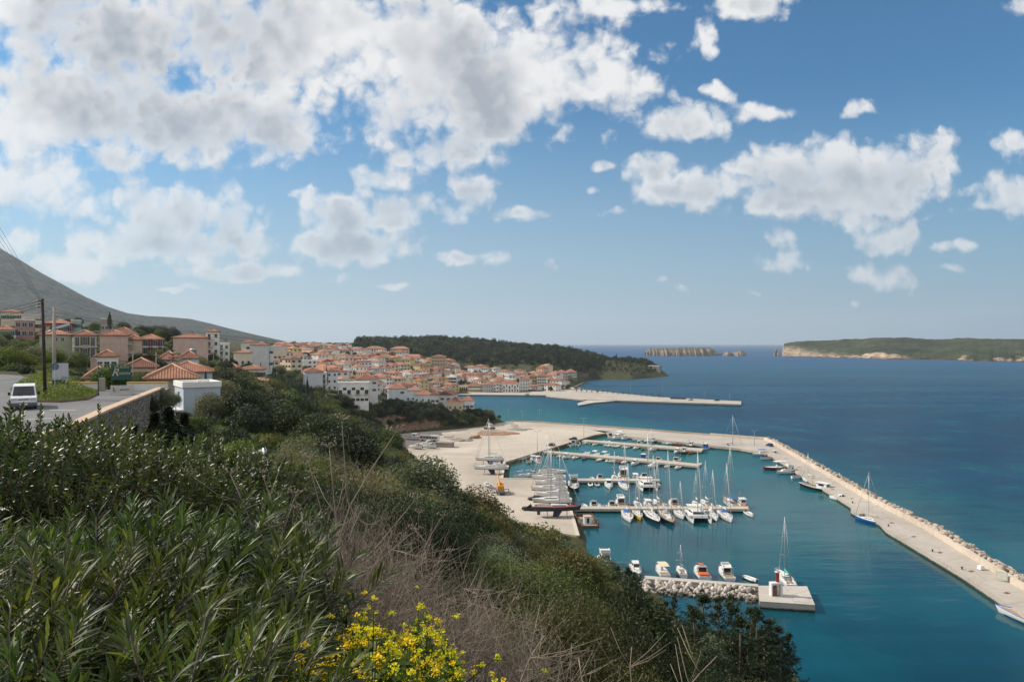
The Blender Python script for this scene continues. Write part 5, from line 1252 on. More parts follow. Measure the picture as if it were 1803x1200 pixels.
def catamaran(L=12, B=6.6, mh=17):
    t = base('catamaran', None, 'catamaran', None)
    for s in (-1, 1):
        h, fn = hull(t, L, 1.7, 1.35, .5, HC['white'], stern=.8, full=.9, sheer=.1); h.location.x = s*(B/2-.85)
    b = MB(); b.bx(-B/2+.7, B/2-.7, -L*.42, L*.16, .85, 1.42); b.build('bridge_deck', DECK, t)
    n = MB(); n.bx(-B/2+1.2, B/2-1.2, L*.16, L*.36, 1.25, 1.3); n.build('trampoline', CV['grey'], t)
    c, v = coach(t, -L*.2, L*.14, B*.72, B*.5, 1.4, 1.1, slope=.9)
    w = MB(); a, b_, c_, d = [np.array(v[i], float) for i in (3, 2, 6, 7)]; q = np.array([0, .03, .03]); w.add([a*.75+d*.25+q, b_*.75+c_*.25+q, c_*.85+b_*.15+q, d*.85+a*.15+q], [(1,0,3,2)]); w.build('windscreen', TINT, c)
    c = MB(); c.bx(-B*.34, B*.34, -L*.42, -L*.2, 3.0, 3.08); c.build('canopy', CV['white'], t)
    fn2 = lambda t_: (B/2, 1.35); mast(t, L*.04, 2.2, mh, r=.11, L=L, fn=fn2, boom=L*.38, cover='white')
    return t
def fishing(L=8, B=3, hc='white', top='white', wh=True, mastp=True, anti=None, canopy=None):
    t = base('fishing_boat', None, 'fishing boat', None)
    h, fn = hull(t, L, B, .95, .4, HC[hc], full=.4, stern=.45, sheer=.55, anti=anti or ANTI_R); deck(t, L, fn, .22, TEAK)
    g = MB()
    for s in (-1, 1): g.tube([(s*fn(k/8)[0], -L/2+L*k/8+((k/8-.7)/.3*L*.05 if k > 5 else 0), fn(k/8)[1]) for k in range(9)], .07, 4)
    g.build('gunwale', HC['blue' if hc == 'white' else 'white'], t)
    z = fn(.4)[1]-.25
    if wh:
        c = MB(); c.bx(-B*.26, B*.26, -L*.22, L*.04, z, z+1.9); w = c.build('wheelhouse', HC[top], t)
        r = MB(); r.bx(-B*.32, B*.32, -L*.25, L*.07, z+1.9, z+2.0); r.build('roof', DECK, w)
        for (a, b, c_, d) in ((-B*.2, B*.2, L*.04, L*.04+.02), (-B*.2, B*.2, -L*.22-.02, -L*.22)): q = MB(); q.bx(a, b, c_, d, z+1.0, z+1.6); q.build('window', TINT, w)
        for s in (-1, 1): q = MB(); q.bx(s*B*.26-.01, s*B*.26+.012, -L*.16, -L*.02, z+1.0, z+1.6); q.build('window', TINT, w)
    if mastp: m = MB(); m.tube([(0, L*.18, z), (0, L*.18, z+3.6)], .06, 6); m.tube([(-.7, L*.18, z+2.6), (.7, L*.18, z+2.6)], .04, 4); m.tube([(0,L*.18,z+3.4),(0,L*.5,fn(1)[1])], .015, 3); m.build('mast', TEAK, t)
    if canopy: c = MB(); c.bx(-B*.42, B*.42, -L*.4, L*.2, z+2.0, z+2.07); cc = c.build('canopy', CV[canopy], t); p = MB(); [p.tube([(s*B*.4, q, z), (s*B*.4, q, z+2)], .03, 4) for s in (-1,1) for q in (-L*.38, L*.18)]; p.build('canopy_frame', STEEL, cc)
    n = MB(); n.blob((0,-L*.34,z+.25), (B*.22,.5,.3), 3); n.build('net_pile', CV['orange'], t)
    return t
PROTO = {}; PROTO_USED = set()
def boat(key, maker, x, y, rz, label, group, z=0.0, sc=1.0, roll=0.0):
    if key not in PROTO: PROTO[key] = maker(); o = PROTO[key]
    else: o = copy_tree(PROTO[key])
    o.location = (x, y, z); o.rotation_euler = (0, roll, rz); o.scale = (sc,)*3; o['label'] = label
    if group: o['group'] = group
    elif 'group' in o: del o['group']
    return o
MK = {
 'yw': lambda: yacht(), 'yw2': lambda: yacht(9.2, 3.0, mh=12.5, hood='white', cover='white'), 'yn': lambda: yacht(12.5, 3.8, 'navy', 17, 'white', None, deckm=DECK), 'yn2': lambda: yacht(13.5, 4.0, 'navy', 18.5, 'grey', 'grey', teak=True),
 'yy': lambda: yacht(8.0, 2.7, 'yellow', 11, 'white', None), 'yb': lambda: yacht(12.0, 3.9, 'white', 17.5, 'blue', 'blue', teak=True), 'ys': lambda: yacht(7.0, 2.5, 'white', 9.0, 'white', None, wheel=False),
 'ybl': lambda: yacht(11.0, 3.6, 'blue', 15, 'cream', None), 'yg': lambda: yacht(10.0, 3.2, 'white', 13.5, 'turquoise', 'green'), 'dk': lambda: yacht(11.2, 3.5, 'white', 15, 'white', None, keel=True),
 'dk2': lambda: yacht(9.6, 3.1, 'white', 13, None, 'white', keel=True), 'dkb': lambda: yacht(12.5, 3.7, 'white', 16, 'blue', None, keel=True), 'dkr': lambda: yacht(12.5, 3.7, 'navy', 15, 'white', None, keel=True, deckm=HC['red']),
 'mb': lambda: motorboat(12, 4.0, fly=True), 'mn': lambda: motorboat(12.5, 4.1, 'navy', fly=True), 'mc': lambda: motorboat(8.2, 2.9), 'mf': lambda: motorboat(9.0, 3.1, fly=True, arch=True), 'ms': lambda: motorboat(6.3, 2.4),
 'cb': lambda: motorboat(6.6, 2.4, canopy='white', cabin=False), 'cbb': lambda: motorboat(6.8, 2.5, canopy='blue', cabin=False), 'cbc': lambda: motorboat(7.4, 2.7, canopy='cream', cabin=False), 'cl': lambda: motorboat(10.5, 3.4, 'red', canopy='white', cabin=False),
 'd1': lambda: dinghy(), 'd2': lambda: dinghy(4.0, 1.7, kind='rib'), 'd3': lambda: dinghy(5.2, 2.0, kind='cuddy'), 'd4': lambda: dinghy(4.8, 1.9, 'white', 'cover'), 'd5': lambda: dinghy(4.6, 1.9, 'blue', 'open', TEAK), 'd6': lambda: dinghy(5.0, 1.9, 'red', 'open', TEAK), 'd7': lambda: dinghy(5.0, 2.0, 'green', 'open', TEAK), 'd8': lambda: dinghy(4.2, 1.8, 'grey', 'rib'),
 'fb': lambda: fishing(), 'fb2': lambda: fishing(6.5, 2.4, 'brown', 'white'), 'fbb': lambda: fishing(8.5, 3.0, 'white', 'blue'), 'tr': lambda: fishing(14, 4.6, 'black', 'white'), 'fbo': lambda: fishing(5.5, 2.1, 'white', wh=False), 'cat': lambda: catamaran()}
def B_(key, x, y, rz, label, group=None, **k): return boat(key, MK[key], x, y, rz, label, group, **k)
LEN = {'yw':10.5,'yw2':9.2,'yn':12.5,'yn2':13.5,'yy':8,'yb':12,'ys':7,'ybl':11,'yg':10,'mb':12,'mn':12.5,'mc':8.2,'mf':9,'ms':6.3,'cb':6.6,'cbb':6.8,'cbc':7.4,'cl':10.5,'d1':4.6,'d2':4,'d3':5.2,'d4':4.8,'d5':4.6,'d6':5,'d7':5,'d8':4.2,'fb':8,'fb2':6.5,'fbb':8.5,'tr':14,'fbo':5.5,'cat':12}
def moor(a, b, px, key, label, group=None, bow_out=True, gap=0.8, tilt=0.0, sc=1.0):
    """moored square to the edge a-b; the water lies to its right-hand normal chosen by order"""
    a = np.array(a, float); b = np.array(b, float); d = b-a; d /= np.linalg.norm(d); nn = np.array([d[1], -d[0]])
    off = LEN[key]*sc/2+gap; c = a+nn*off; k = (px-CX)/F  # column px crosses the line of centres where x = k*y
    s = (k*c[1]-c[0])/(d[0]-k*d[1]); p = c+d*s; hd = nn if bow_out else -nn
    return B_(key, p[0], p[1], math.atan2(-hd[0], hd[1])+tilt+random.uniform(-.05, .05), label, group, sc=sc)
g1 = 'sailing yachts moored along the near pier'; gs = 'small boats moored along the marina piers'
P1f = (at(1010,895.2,1.2), at(1319,895.2,1.2)); P1b = (at(1316,890.8,1.2), at(1006,890.6,1.2))
for px, k, lab, bo in [(1105,'yw','white yacht bows-out at the left of the near pier, next to the yellow one',1),(1123,'yy','small bright yellow sailing yacht on the near pier',1),(1149,'yn','navy hulled yacht right of the yellow one',1),(1175,'yn2','largest navy hulled yacht with grey sail cover, teak deck',1),
    (1197,'ys','small white yacht between the navy yacht and the catamaran',1),(1228,'cat','broad white catamaran on the near side of the near pier',1),(1254,'yw2','white yacht immediately right of the catamaran on the near pier',1),(1278,'yw','white yacht last on the near side of the near pier',1)]:
    moor(*P1f, px, k, lab, g1, bo)
moor(*P1f, 1319, 'd3', 'white launch tied off the outer tip of the near pier', gs, True, .3)
for px, k, lab, bo in [(1029,'d1','open white boat first behind the near pier from the left',1),(1045,'ms','white cuddy boat with reddish fittings behind the near pier',1),(1054,'d4','covered small boat second group behind the near pier',1),(1066,'d8','grey inflatable behind the near pier',1),(1077,'ms','white cuddy boat just left of the high white cruiser',1),
    (1092,'mf','high white motor cruiser with upper bridge behind the near pier',1),(1110,'d6','red-hulled open boat behind the yellow yacht',1),(1122,'ys','small white yacht behind the near pier beyond the yellow one',1),(1139,'cb','boat with a white canopy behind the near pier',1),(1158,'yw2','white yacht with pale hood behind the near pier, fourth mast',1),
    (1172,'d3','white launch hidden behind the navy yachts',1),(1186,'mc','white motor boat behind the near pier beyond the navy yacht',1),(1226,'ys','small yacht behind the catamaran',1),(1243,'yw2','white yacht behind the near pier with a red fender',1),(1267,'d2','white inflatable behind the near pier left of the big blue-covered yacht',1),
    (1287,'yb','tall-masted yacht with bright blue sail cover at the pier end',1),(1306,'fb','small white fishing boat with blue rail at the tip of the near pier',1)]:
    moor(*P1b, px, k, lab, gs if k[0] == 'd' else g1, bo)
P2f = (at(1012,845.7,1.2), at(1161,846,1.2)); P2b = (at(1160.6,842.4,1.2), at(1012,841.6,1.2))
moor(*P2f, 1010, 'mn', 'big motor yacht with dark lower hull and white upperworks by the quay', None, True)
g2 = 'boats on the second pier'
for px, k, lab in [(1040,'d2','small white inflatable right of the big motor yacht'),(1052,'d8','grey inflatable left of the white cabin cruiser'),(1072,'mc','white cabin cruiser on the near side of the second pier'),(1099,'yw','white sailing yacht on the near side of the second pier'),(1140,'cat','large white catamaran on the second pier'),(1158,'d3','white launch at the outer end of the second pier')]:
    moor(*P2f, px, k, lab, g2)
for px, k, lab in [(1042,'d1','open white boat behind the second pier, leftmost'),(1056,'ms','small white motor boat behind the second pier'),(1082,'ys','small yacht behind the second pier'),(1097,'mb','large white motor yacht with flybridge behind the second pier'),(1118,'cb','white canopy boat behind the second pier'),(1134,'mc','white motor boat behind the catamaran')]:
    moor(*P2b, px, k, lab, g2)
def row(a, b, spec, tag_, where, side):
    for px, k in spec:
        kind = {'d1':'open white boat','d2':'white inflatable boat','d3':'white boat with a low cuddy','d4':'small boat under a canvas cover','d5':'blue open boat','d6':'dark red open boat','d7':'green open boat','d8':'grey inflatable boat','ms':'small white motor boat','mc':'white cabin boat','cb':'motor boat with white canopy','cbb':'motor boat with blue canopy','fb':'white fishing boat with blue rail','fb2':'brown fishing boat','fbo':'small white fishing skiff','ys':'small white sailing yacht','yw2':'white sailing yacht','fbb':'fishing boat with a blue wheelhouse'}[k]
        moor(a, b, px, k, f'{kind} on the {side} of {where}', tag_, True, .5, random.uniform(-.08, .08))
g3 = 'small boats on the long middle pier'; g4 = 'small boats on the farthest finger pier'; g5 = 'small boats along the far breakwater'
row(at(930,792.5,1.2), at(1150,812.8,1.2), [(984,'d1'),(996,'ms'),(1003,'d2'),(1012,'d3'),(1028,'d5'),(1054,'d4'),(1070,'d2'),(1077,'d1'),(1083,'d8'),(1092,'d6'),(1098,'d4'),(1117,'ms'),(1149,'yw2')], g3, 'the long middle pier', 'near side')
row(at(1150,812.8,1.2), at(1228,820,1.2), [(1174,'d1'),(1193,'d3')], g3, 'the long middle pier', 'near outer end')
row(at(1229.3,815.8,1.2), at(926,789.5,1.2), [(1032,'cbb'),(1050,'cb'),(1067,'cb'),(1086,'d1'),(1134,'fbb'),(1142,'d6'),(1160,'ms'),(1192,'mc'),(1231,'d1')], g3, 'the long middle pier', 'far side')
row(at(1024,775.6,1.2), at(1235,793.6,1.2), [(1047,'d2'),(1066,'d1'),(1074,'d3'),(1081,'d1'),(1086,'d4'),(1098,'d1'),(1104,'d2'),(1119,'d3'),(1133,'d7'),(1148,'ys'),(1192,'ms'),(1204,'fb2'),(1216,'d6')], g4, 'the farthest finger pier', 'near side')
row(at(1238.6,789,1.2), at(1030,773.4,1.2), [(1062,'d1'),(1071,'d4'),(1092,'d7'),(1126,'ms'),(1140,'d1')], g4, 'the farthest finger pier', 'far side')
row(IN_W[0], IN_W[2], [(1086,'mc'),(1099,'ms'),(1118,'d1'),(1127,'d2'),(1138,'d4'),(1149,'fb2'),(1163,'d7'),(1170,'d1'),(1177,'d3')], g5, 'the far stretch of the breakwater', 'inside')
row(IN_W[2], IN_W[3], [(1188,'d6'),(1196,'d6'),(1216,'fb2'),(1241,'fbb')], g5, 'the breakwater before the lone yacht', 'inside')
# along the yard quay
for px, py, k, rz, lab in [(938,811,'cb',1.2,'long low workboat with white canopy at the inner corner of the basin'),(930,815,'d7',1.3,'green open boat tucked by the inner corner'),(946,813,'fb',1.5,'white fishing boat by the inner corner of the basin'),(919,841,'ys',0,'small yacht left behind the laid-up hulls'),(934,839,'ys',.1,'second small yacht left behind the laid-up hulls'),(941,838,'ms',0,'motor boat beside two small yachts by the quay'),
    (1005,785,'ms',.8,'white motor boat tied at the diagonal quay, leftmost'),(1011,783,'mc',.8,'larger white boat tied at the diagonal quay'),(1018,784,'ms',.9,'second white motor boat tied at the diagonal quay'),(1030,780.5,'d3',.9,'low white boat right of those on the diagonal quay'),(1038,780,'d1',.9,'open boat tied near the farthest pier root'),(1075,770,'mc',1.0,'white cabin boat in the far inner corner'),(1090,768.5,'cl',1.1,'long boat with reddish hull in the far inner corner')]:
    x, y = at(px, py); B_(k, x, y, rz-1.2, lab, 'boats along the yard quay')
# inside the breakwater
gm = 'boats alongside the breakwater'
for px, py, k, rz, lab in [(1288,788.5,'yw','E','grey-hulled yacht lying alone along the far breakwater'),(1338,801,'cbb','W','boat with a blue canopy first along the near breakwater'),(1350,808.5,'fbo','W','open white skiff behind the blue canopy boat'),(1362,803,'fb2','W','brown fishing boat behind the blue canopy boat'),
     (1367,826,'cl','W','long tour boat with a white canopy roof and red hull'),(1388,833,'mf','W','sleek white motor cruiser below the tour boat'),(1406,841.5,'fbo','E','narrow white skiff below the motor cruiser'),(1424,848,'ys','S','small white yacht just before the black trawler'),(1443,862,'tr','D','black hulled trawler with white wheelhouse on the breakwater'),(1478,880.5,'ms','D','small white motor boat right after the trawler'),(1533,919,'ybl','D','yacht with bright blue hull near the breakwater step')]:
    x, y = at(px, py); r = {'E': -math.pi/2+.12, 'W': math.pi/2+.15, 'S': 0.2, 'D': math.radians(35)}[rz]
    B_(k, x, y, r if k != 'ybl' else .45, lab, gm, sc=1.0 if k != 'ybl' else .85)
x, y = at(1817, 1102); B_('fbL', x, y, math.radians(62), 'x') if False else boat('fbL', lambda: fishing(16, 5, 'white', 'white', anti=ANTI), x+2.0, y-1, math.radians(24), 'large white wooden boat cut by the right edge of the photo', None)
# by the near mole
for px, py, k, rz, lab in [(1066,995,'mb',math.pi,'white motor yacht with reddish seats half hidden by trees'),(1120,1006,'mc',math.pi,'white boat mostly hidden behind a dark conifer'),(1165,1009,'cbc',.05,'small motor boat with a cream canopy by the boulder mole'),(1199,1011,'ys2',0,'tiny white sailing boat between canopy boat and red-seated boat'),
    (1234,1012,'fbr',0,'rounded white boat with red cockpit by the boulder mole'),(1277,1013,'mf',0,'largest white cruiser by the boulder mole, open stern'),(1320,1020,'d2',.5,'little white inflatable tender by the boulder mole'),(1383,1023,'yg',-.1,'yacht with turquoise sail cover beside the light tower')]:
    x, y = at(px, py)
    if k == 'ys2': boat(k, lambda: yacht(5.2, 2.1, 'white', 5.0, None, None, wheel=False, furl=None), x, y, rz, lab, 'boats by the near mole')
    elif k == 'fbr':
        def mk():
            t = motorboat(7.0, 2.9, 'white', cabin=True); m = MB(); m.bx(-1.0, 1.0, -3.1, -1.4, .92, 1.25); m.build('cockpit_cover', CV['orange'], t); m = MB(); m.bx(-.5,.5,-.6,.5,2.42,2.5); m.build('hatch', CV['orange'], t); return t
        boat(k, mk, x, y, rz, lab, 'boats by the near mole')
    else: B_(k, x, y, rz, lab, 'boats by the near mole', sc=.8 if k in ('mf','mc','mb') else .9)
# yachts laid up on the hard, standing on stands
gd = 'yachts laid up on the quay'
STAND = paint('stand_steel', (0.12,0.13,0.16), 0.6)
def stands(par, L, zt):
    for s in (-1, 1):
        for q in (-.25, 0, .25):
            m = MB(); m.tube([(s*.9, q*L, -.2), (s*1.7, q*L, zt)], .05, 4); m.build('stand', STAND, par)
def dry(key, px, py, rz, label, roll=0, zt=-2.0):
    x, y = at(px, py, 1.5); new = key not in PROTO
    o = B_(key, x, y, rz, label, gd, z=1.5-zt+.02)
    if new:
        stands(o, LEN.get(key, 11), zt)
    return o
PI2 = math.pi/2
for px, py, k, rz, lab in [(866,834,'dkb',PI2,'laid-up yacht with blue boom cover by the quay corner, front one'),(863,818,'dk',PI2,'laid-up yacht behind the blue-covered one by the quay corner'),(972,842,'dk2',-PI2,'farthest laid-up yacht of the long quay row'),(967,852,'dk',PI2,'laid-up yacht second from the far end of the quay row'),
     (969,862,'dk2',PI2,'laid-up yacht third from the far end of the quay row'),(968,873,'dk',PI2,'laid-up yacht in the middle of the quay row'),(974,884,'dk2',PI2,'laid-up yacht with a yellow rag in the quay row, left of the near pier root'),(973,895,'dk',PI2,'laid-up white yacht beside the dark car'),
     (981,909,'dkr',-PI2,'laid-up yacht with dark red deck nearest the hillside')]:
    dry(k, px, py, rz, lab)
for px, py, k, rz, lab in [(858,857,'d3',.5,'small white boat ashore beside the orange crane'),(733,790,'ms',1.2,'small boat ashore with blue cover by the left edge of the yard'),(752,786,'mc',1.3,'white cabin boat ashore among the cars'),(727,774,'fb',1.5,'old wooden boat ashore at the foot of the bluff'),(757,789,'ms',1.4,'small motor boat ashore in front of the cabin boat')]:
    x, y = at(px, py, 1.5); B_(k, x, y, rz, lab, 'boats ashore in the yard', z=1.5+.55)
# ------------------------------------------------------------------ barge
x, y = at(1032, 921); t = empty('barge', (x, y, 0), .06, 'rusty square barge with a small white cabin beside the quay', 'barge')
m = MB(); RUST = paint('rust', (0.16,0.075,0.045), 0.85, 0.4, 1.2)
m.bx(-2.6,2.6,-5,5,-.4,.7); m.bx(-2.6,-2.3,-5,5,.7,1.5); m.bx(2.3,2.6,-5,5,.7,1.5); m.bx(-2.3,2.3,4.7,5,.7,1.5); m.build('hull', RUST, t)
m = MB(); m.bx(-2.3,2.3,-5,4.7,.7,.74); m.build('deck', paint('barge_deck', (0.28,0.25,0.22), .9, .3), t)
m = MB(); m.bx(-1.0,1.0,-3.2,-1.0,.74,2.6); c = m.build('cabin', HC['white'], t); m = MB(); m.bx(-1.1,1.1,-3.3,-.9,2.6,2.7); m.build('roof', paint('cabin_roof', (.5,.36,.26), .8), c); m = MB(); m.bx(-.35,.35,-3.23,-3.2,.9,2.3); m.build('door', TINT, c)
for s in (-1, 1):
    for q in (-4, -1.4, 1.4, 4): m = MB(); m.tube([(s*2.75+.22*math.cos(a)*0, q+.35*math.cos(a), .2+.35*math.sin(a)) for a in np.linspace(0, 6.28, 9)], .1, 5); m.build('tyre_fender', RUB, t)
# ------------------------------------------------------------------ near mole: light tower, boulders
lx, ly = at(1366, 1047, 1.5)
t = empty('light_tower', (lx, ly, 1.5), .1, 'white harbour light tower with a red lantern on the square platform', 'light tower')
WP = paint('tower_white', (0.70,0.69,0.66), 0.7, 0.08, 1, 0.3, 0, .5); RP = paint('tower_red', (0.42,0.03,0.025), 0.5)
m = MB(); m.bx(-1.7,-1.35,-.8,.8,0,2.9); m.bx(1.0,1.7,-.9,.9,0,3.0); m.bx(-1.35,1.0,-.8,-.2+1.0,2.45,2.9); m.bx(-1.35,1.0,.5,.8,0,2.45); m.build('base', WP, t)
m = MB(); m.lathe([(.62,0),(.62,2.6),(.5,2.9),(.5,4.2)], (.55,.1,0), 18); m.build('shaft', WP, t)
m = MB(); m.lathe([(.52,0),(.52,1.9),(.6,1.95),(.6,2.1)], (.55,.1,3.0), 18); m.build('tower_top', RP, t)
m = MB(); m.lathe([(.75,0),(.8,.12)], (.55,.1,5.1), 18); m.lathe([(.2,.12),(.22,.5),(.05,.7)], (.55,.1,5.1), 10); m.build('lantern', WP, t)
m = MB(); 
for a in np.linspace(0, 6.28, 9)[:-1]: m.tube([(.55+.72*math.cos(a), .1+.72*math.sin(a), 5.2), (.55+.72*math.cos(a), .1+.72*math.sin(a), 5.9)], .02, 4)
m.tube([(.55+.72*math.cos(a), .1+.72*math.sin(a), 5.9) for a in np.linspace(0, 6.28, 13)], .025, 4); m.build('railing', WP, t)
m = MB(); m.bx(-1.3,-.05,-.78,-.74,.05,2.1); m.build('door', RUST, t); t.scale = (.66,.66,.86)
ROCK = rock_mat('boulder_stone', (0.60,0.54,0.47), 0.9)
ROCKM = []
for i in range(8):
    m = MB(); m.blob((0,0,0), (1, .8, .62), 900+i, 2, .16); ROCKM.append(m.mesh('boulder', ROCK))
def boulder(x, y, z, s, label, group):
    o = link(bpy.data.objects.new('boulder', random.choice(ROCKM))); o.location = (x, y, z); o.rotation_euler = [random.uniform(0, 6.28) for _ in range(3)]; o.scale = (s*random.uniform(.8,1.2), s*random.uniform(.8,1.1), s)
    return tag(o, label, 'boulder', group)
A0 = np.array(at(1140,1018.6,1.5)); A1 = np.array(at(1335,1032.2,1.5)); dd = A1-A0; LL = np.linalg.norm(dd); dd /= LL; nn_ = np.array([dd[1], -dd[0]])
rr = random.Random(3)
core = MB(); q = [tuple(A0-dd*3), tuple(A1), tuple(A1+nn_*6.3), tuple(A0-dd*3+nn_*6.6)]; core.prism(q, -3, [1.1,1.1,-1.6,-1.6]); tag(core.build('mole_core', paint('rubble', (.13,.11,.09), .95, .3, 1)), 'dark rubble core under the pale boulders of the near mole', 'mole')
for i in range(285):
    s = rr.uniform(-2, LL-.4); u_ = rr.uniform(0.35, 6.9); sz = rr.uniform(.40, .74)
    if u_ > 6: sz *= 1.1
    p = A0+dd*s+nn_*u_; boulder(p[0], p[1], 1.35-u_*0.33+rr.uniform(-.08,.22), sz, 'pale grey boulder on the slope of the near mole', 'boulders on the near mole')
# riprap on the sea side of the long breakwater: too many to count, one mass
def riprap():
    g = np.random.default_rng(5); P = [np.array(p) for p in OUT_W[3:]]; Vs = []; Fs = []; off = 0
    src = [(np.array([v.co[:] for v in m.vertices]), np.array([p.vertices[:] for p in m.polygons])) for m in ROCKM]
    for a, b in zip(P[:-1], P[1:]):
        d = b-a; L = np.linalg.norm(d); d = d/L; n_ = np.array([-d[1], d[0]]); k = int(L*4.6)
        for _ in range(k):
            s = g.uniform(0, L); w = g.uniform(1.0, 6.4); c = a+d*s+n_*w; v, f = src[g.integers(8)]; sz = g.uniform(.5, 1.15)
            q = Matrix.Rotation(g.uniform(0, 6.28), 3, Vector(g.normal(0, 1, 3)).normalized()); vv = v*sz @ np.array(q).T+np.array([c[0], c[1], 2.6-(w-1.2)*.46+g.uniform(-.3,.35)])
            Vs.append(vv); Fs.append(f+off); off += len(v)
    o = bpy.data.objects.new('riprap', np_mesh('riprap', np.concatenate(Vs), np.concatenate(Fs), rock_mat('riprap_stone', (.50,.42,.34), .8))); tag(link(o), 'band of grey and tan boulders along the sea side of the breakwater', 'riprap', kind='stuff')
riprap()
# ------------------------------------------------------------------ vehicles
def car_mesh_parts(par, L=4.1, W_=1.65, Hh=1.45, col='white', kind='hatch'):
    cm = {'white': paint('car_white', (.70,.70,.70), .3, .03), 'black': paint('car_black', (.015,.016,.018), .25, .1), 'red': paint('car_red', (.14,.015,.02), .3), 'blue': paint('car_blue', (.02,.05,.20), .3), 'silver': paint('car_silver', (.40,.42,.44), .35, .05, 1, .5, .4)}[col]
    w = W_/2; z0 = .32; zb = Hh*.58
    prof = [(-L/2,z0+.1),(-L/2+.05,zb-.05),(-L/2+.18,zb+.02),(L*.22,zb),(L/2-.1,zb-.16),(L/2,z0+.22),(L/2-.08,z0),(-L/2+.05,z0)]
    m = MB(); n = len(prof); V = [(-w,y,z) for y,z in prof]+[(w,y,z) for y,z in prof]; m.add(V, [tuple(range(n)), tuple(range(n,2*n))[::-1]]+[(i,n+i,n+(i+1)%n,(i+1)%n) for i in range(n)]); b = m.build('body', cm, par)
    m = MB(); rear = -L/2+.22 if kind != 'pickup' else -L*.08
    y0, y1, y2, y3 = rear, rear+.35, L*.04, L*.22; m.add([(-w*.96,y0,zb),(w*.96,y0,zb),(w*.96,y3,zb),(-w*.96,y3,zb),(-w*.76,y1,Hh),(w*.76,y1,Hh),(w*.76,y2,Hh-.03),(-w*.76,y2,Hh-.03)], [(3,2,1,0),(0,1,5,4),(1,2,6,5),(2,3,7,6),(3,0,4,7)]); m.build('window', TINT, par)
    m = MB(); m.add([(-w*.78,y1-.04,Hh+.0),(w*.78,y1-.04,Hh),(w*.78,y2+.04,Hh-.02),(-w*.78,y2+.04,Hh-.02),(-w*.7,y1+.1,Hh+.05),(w*.7,y1+.1,Hh+.05),(w*.7,y2-.1,Hh+.03),(-w*.7,y2-.1,Hh+.03)], [(3,2,1,0),(4,5,6,7),(0,1,5,4),(1,2,6,5),(2,3,7,6),(3,0,4,7)]); m.build('roof', cm, par)
    for sx in (-1, 1):
        for yy_ in (-L*.31, L*.31): m = MB(); m.tube([(sx*(w-.18), yy_, .32), (sx*(w+.02), yy_, .32)], .32, 14); m.build('wheel', RUB, par)
_cars = {}
def car(px, py, rz, col, kind, label, z=1.5, group='parked cars'):
    x, y = at(px, py, z); k = (col, kind)
    if k not in _cars: o = empty('parked_car', cat='car'); car_mesh_parts(o, 4.2 if kind != 'pickup' else 5.0, 1.66, 1.45 if kind != 'pickup' else 1.75, col, kind); _cars[k] = o
    else: o = copy_tree(_cars[k])
    o.location = (x, y, z); o.rotation_euler = (0,0,rz); o['label'] = label; o['group'] = group; return o
for a in [(746,815,1.3,'white','hatch','white car at the far end of the row by the hillside'),(752,819,1.35,'white','hatch','second white car in the row by the hillside'),(758,823,1.3,'white','hatch','third white car in the row by the hillside'),(762,828,1.35,'white','hatch','nearest white car in the row by the hillside'),(767,836.5,.3,'silver','hatch','silver car parked alone below the row of white cars'),
          (941,880,1.35,'black','hatch','dark car next to the laid-up yachts, farther one'),(934,898,1.35,'black','pickup','black off-road car nearest the hillside on the quay'),(1009,774,1.2,'black','hatch','dark car on the far side of the yard'),(970,785,1.2,'red','hatch','dark red car by the diagonal quay'),(1355,785,.2,'blue','hatch','dark blue car where the breakwater bends'),
          (1216,704.8,1.5,'silver','hatch','small silver car on the town jetty'),(1262,705.5,1.5,'black','hatch','dark car near the outer end of the town jetty'),(928,695,1.4,'white','hatch','white car on the town quay')]:
    car(*a)
# bus and sheds at the foot of the bluff
x, y = at(756, 776, 1.5); t = empty('bus', (x, y, 1.5), 1.25, 'old white bus parked at the foot of the bluff', 'bus')
m = MB(); m.bx(-1.2,1.2,-5,5,.4,2.9); m.build('body', paint('bus_white', (.62,.60,.55), .5, .15, .6, .3, 0, .4), t)
for s in (-1, 1):
    for i in range(6): m = MB(); m.bx(s*1.2-.01, s*1.2+.012, -4.6+i*1.55, -4.6+i*1.55+1.3, 1.5, 2.35); m.build('window', TINT, t)
    for q in (-3.2, 3.2): m = MB(); m.tube([(s*1.0,q,.45),(s*1.22,q,.45)], .45, 12); m.build('wheel', RUB, t)
x, y = at(783, 786, 1.5); t = empty('shed', (x, y, 1.5), 1.3, 'low grey open-sided shed below the bluff', 'shed')
m = MB(); m.bx(-2,2,-4,4,0,2.0); m.build('wall', wmat('stone'), t); m = MB(); m.bx(-2.3,2.3,-4.3,4.3,2.0,2.15); m.build('roof', paint('sheet_roof', (.24,.22,.19), .8, .3, 1), t); m = MB(); m.bx(2.0,2.02,-2.5,-.5,.1,1.7); m.build('door', TINT, t)
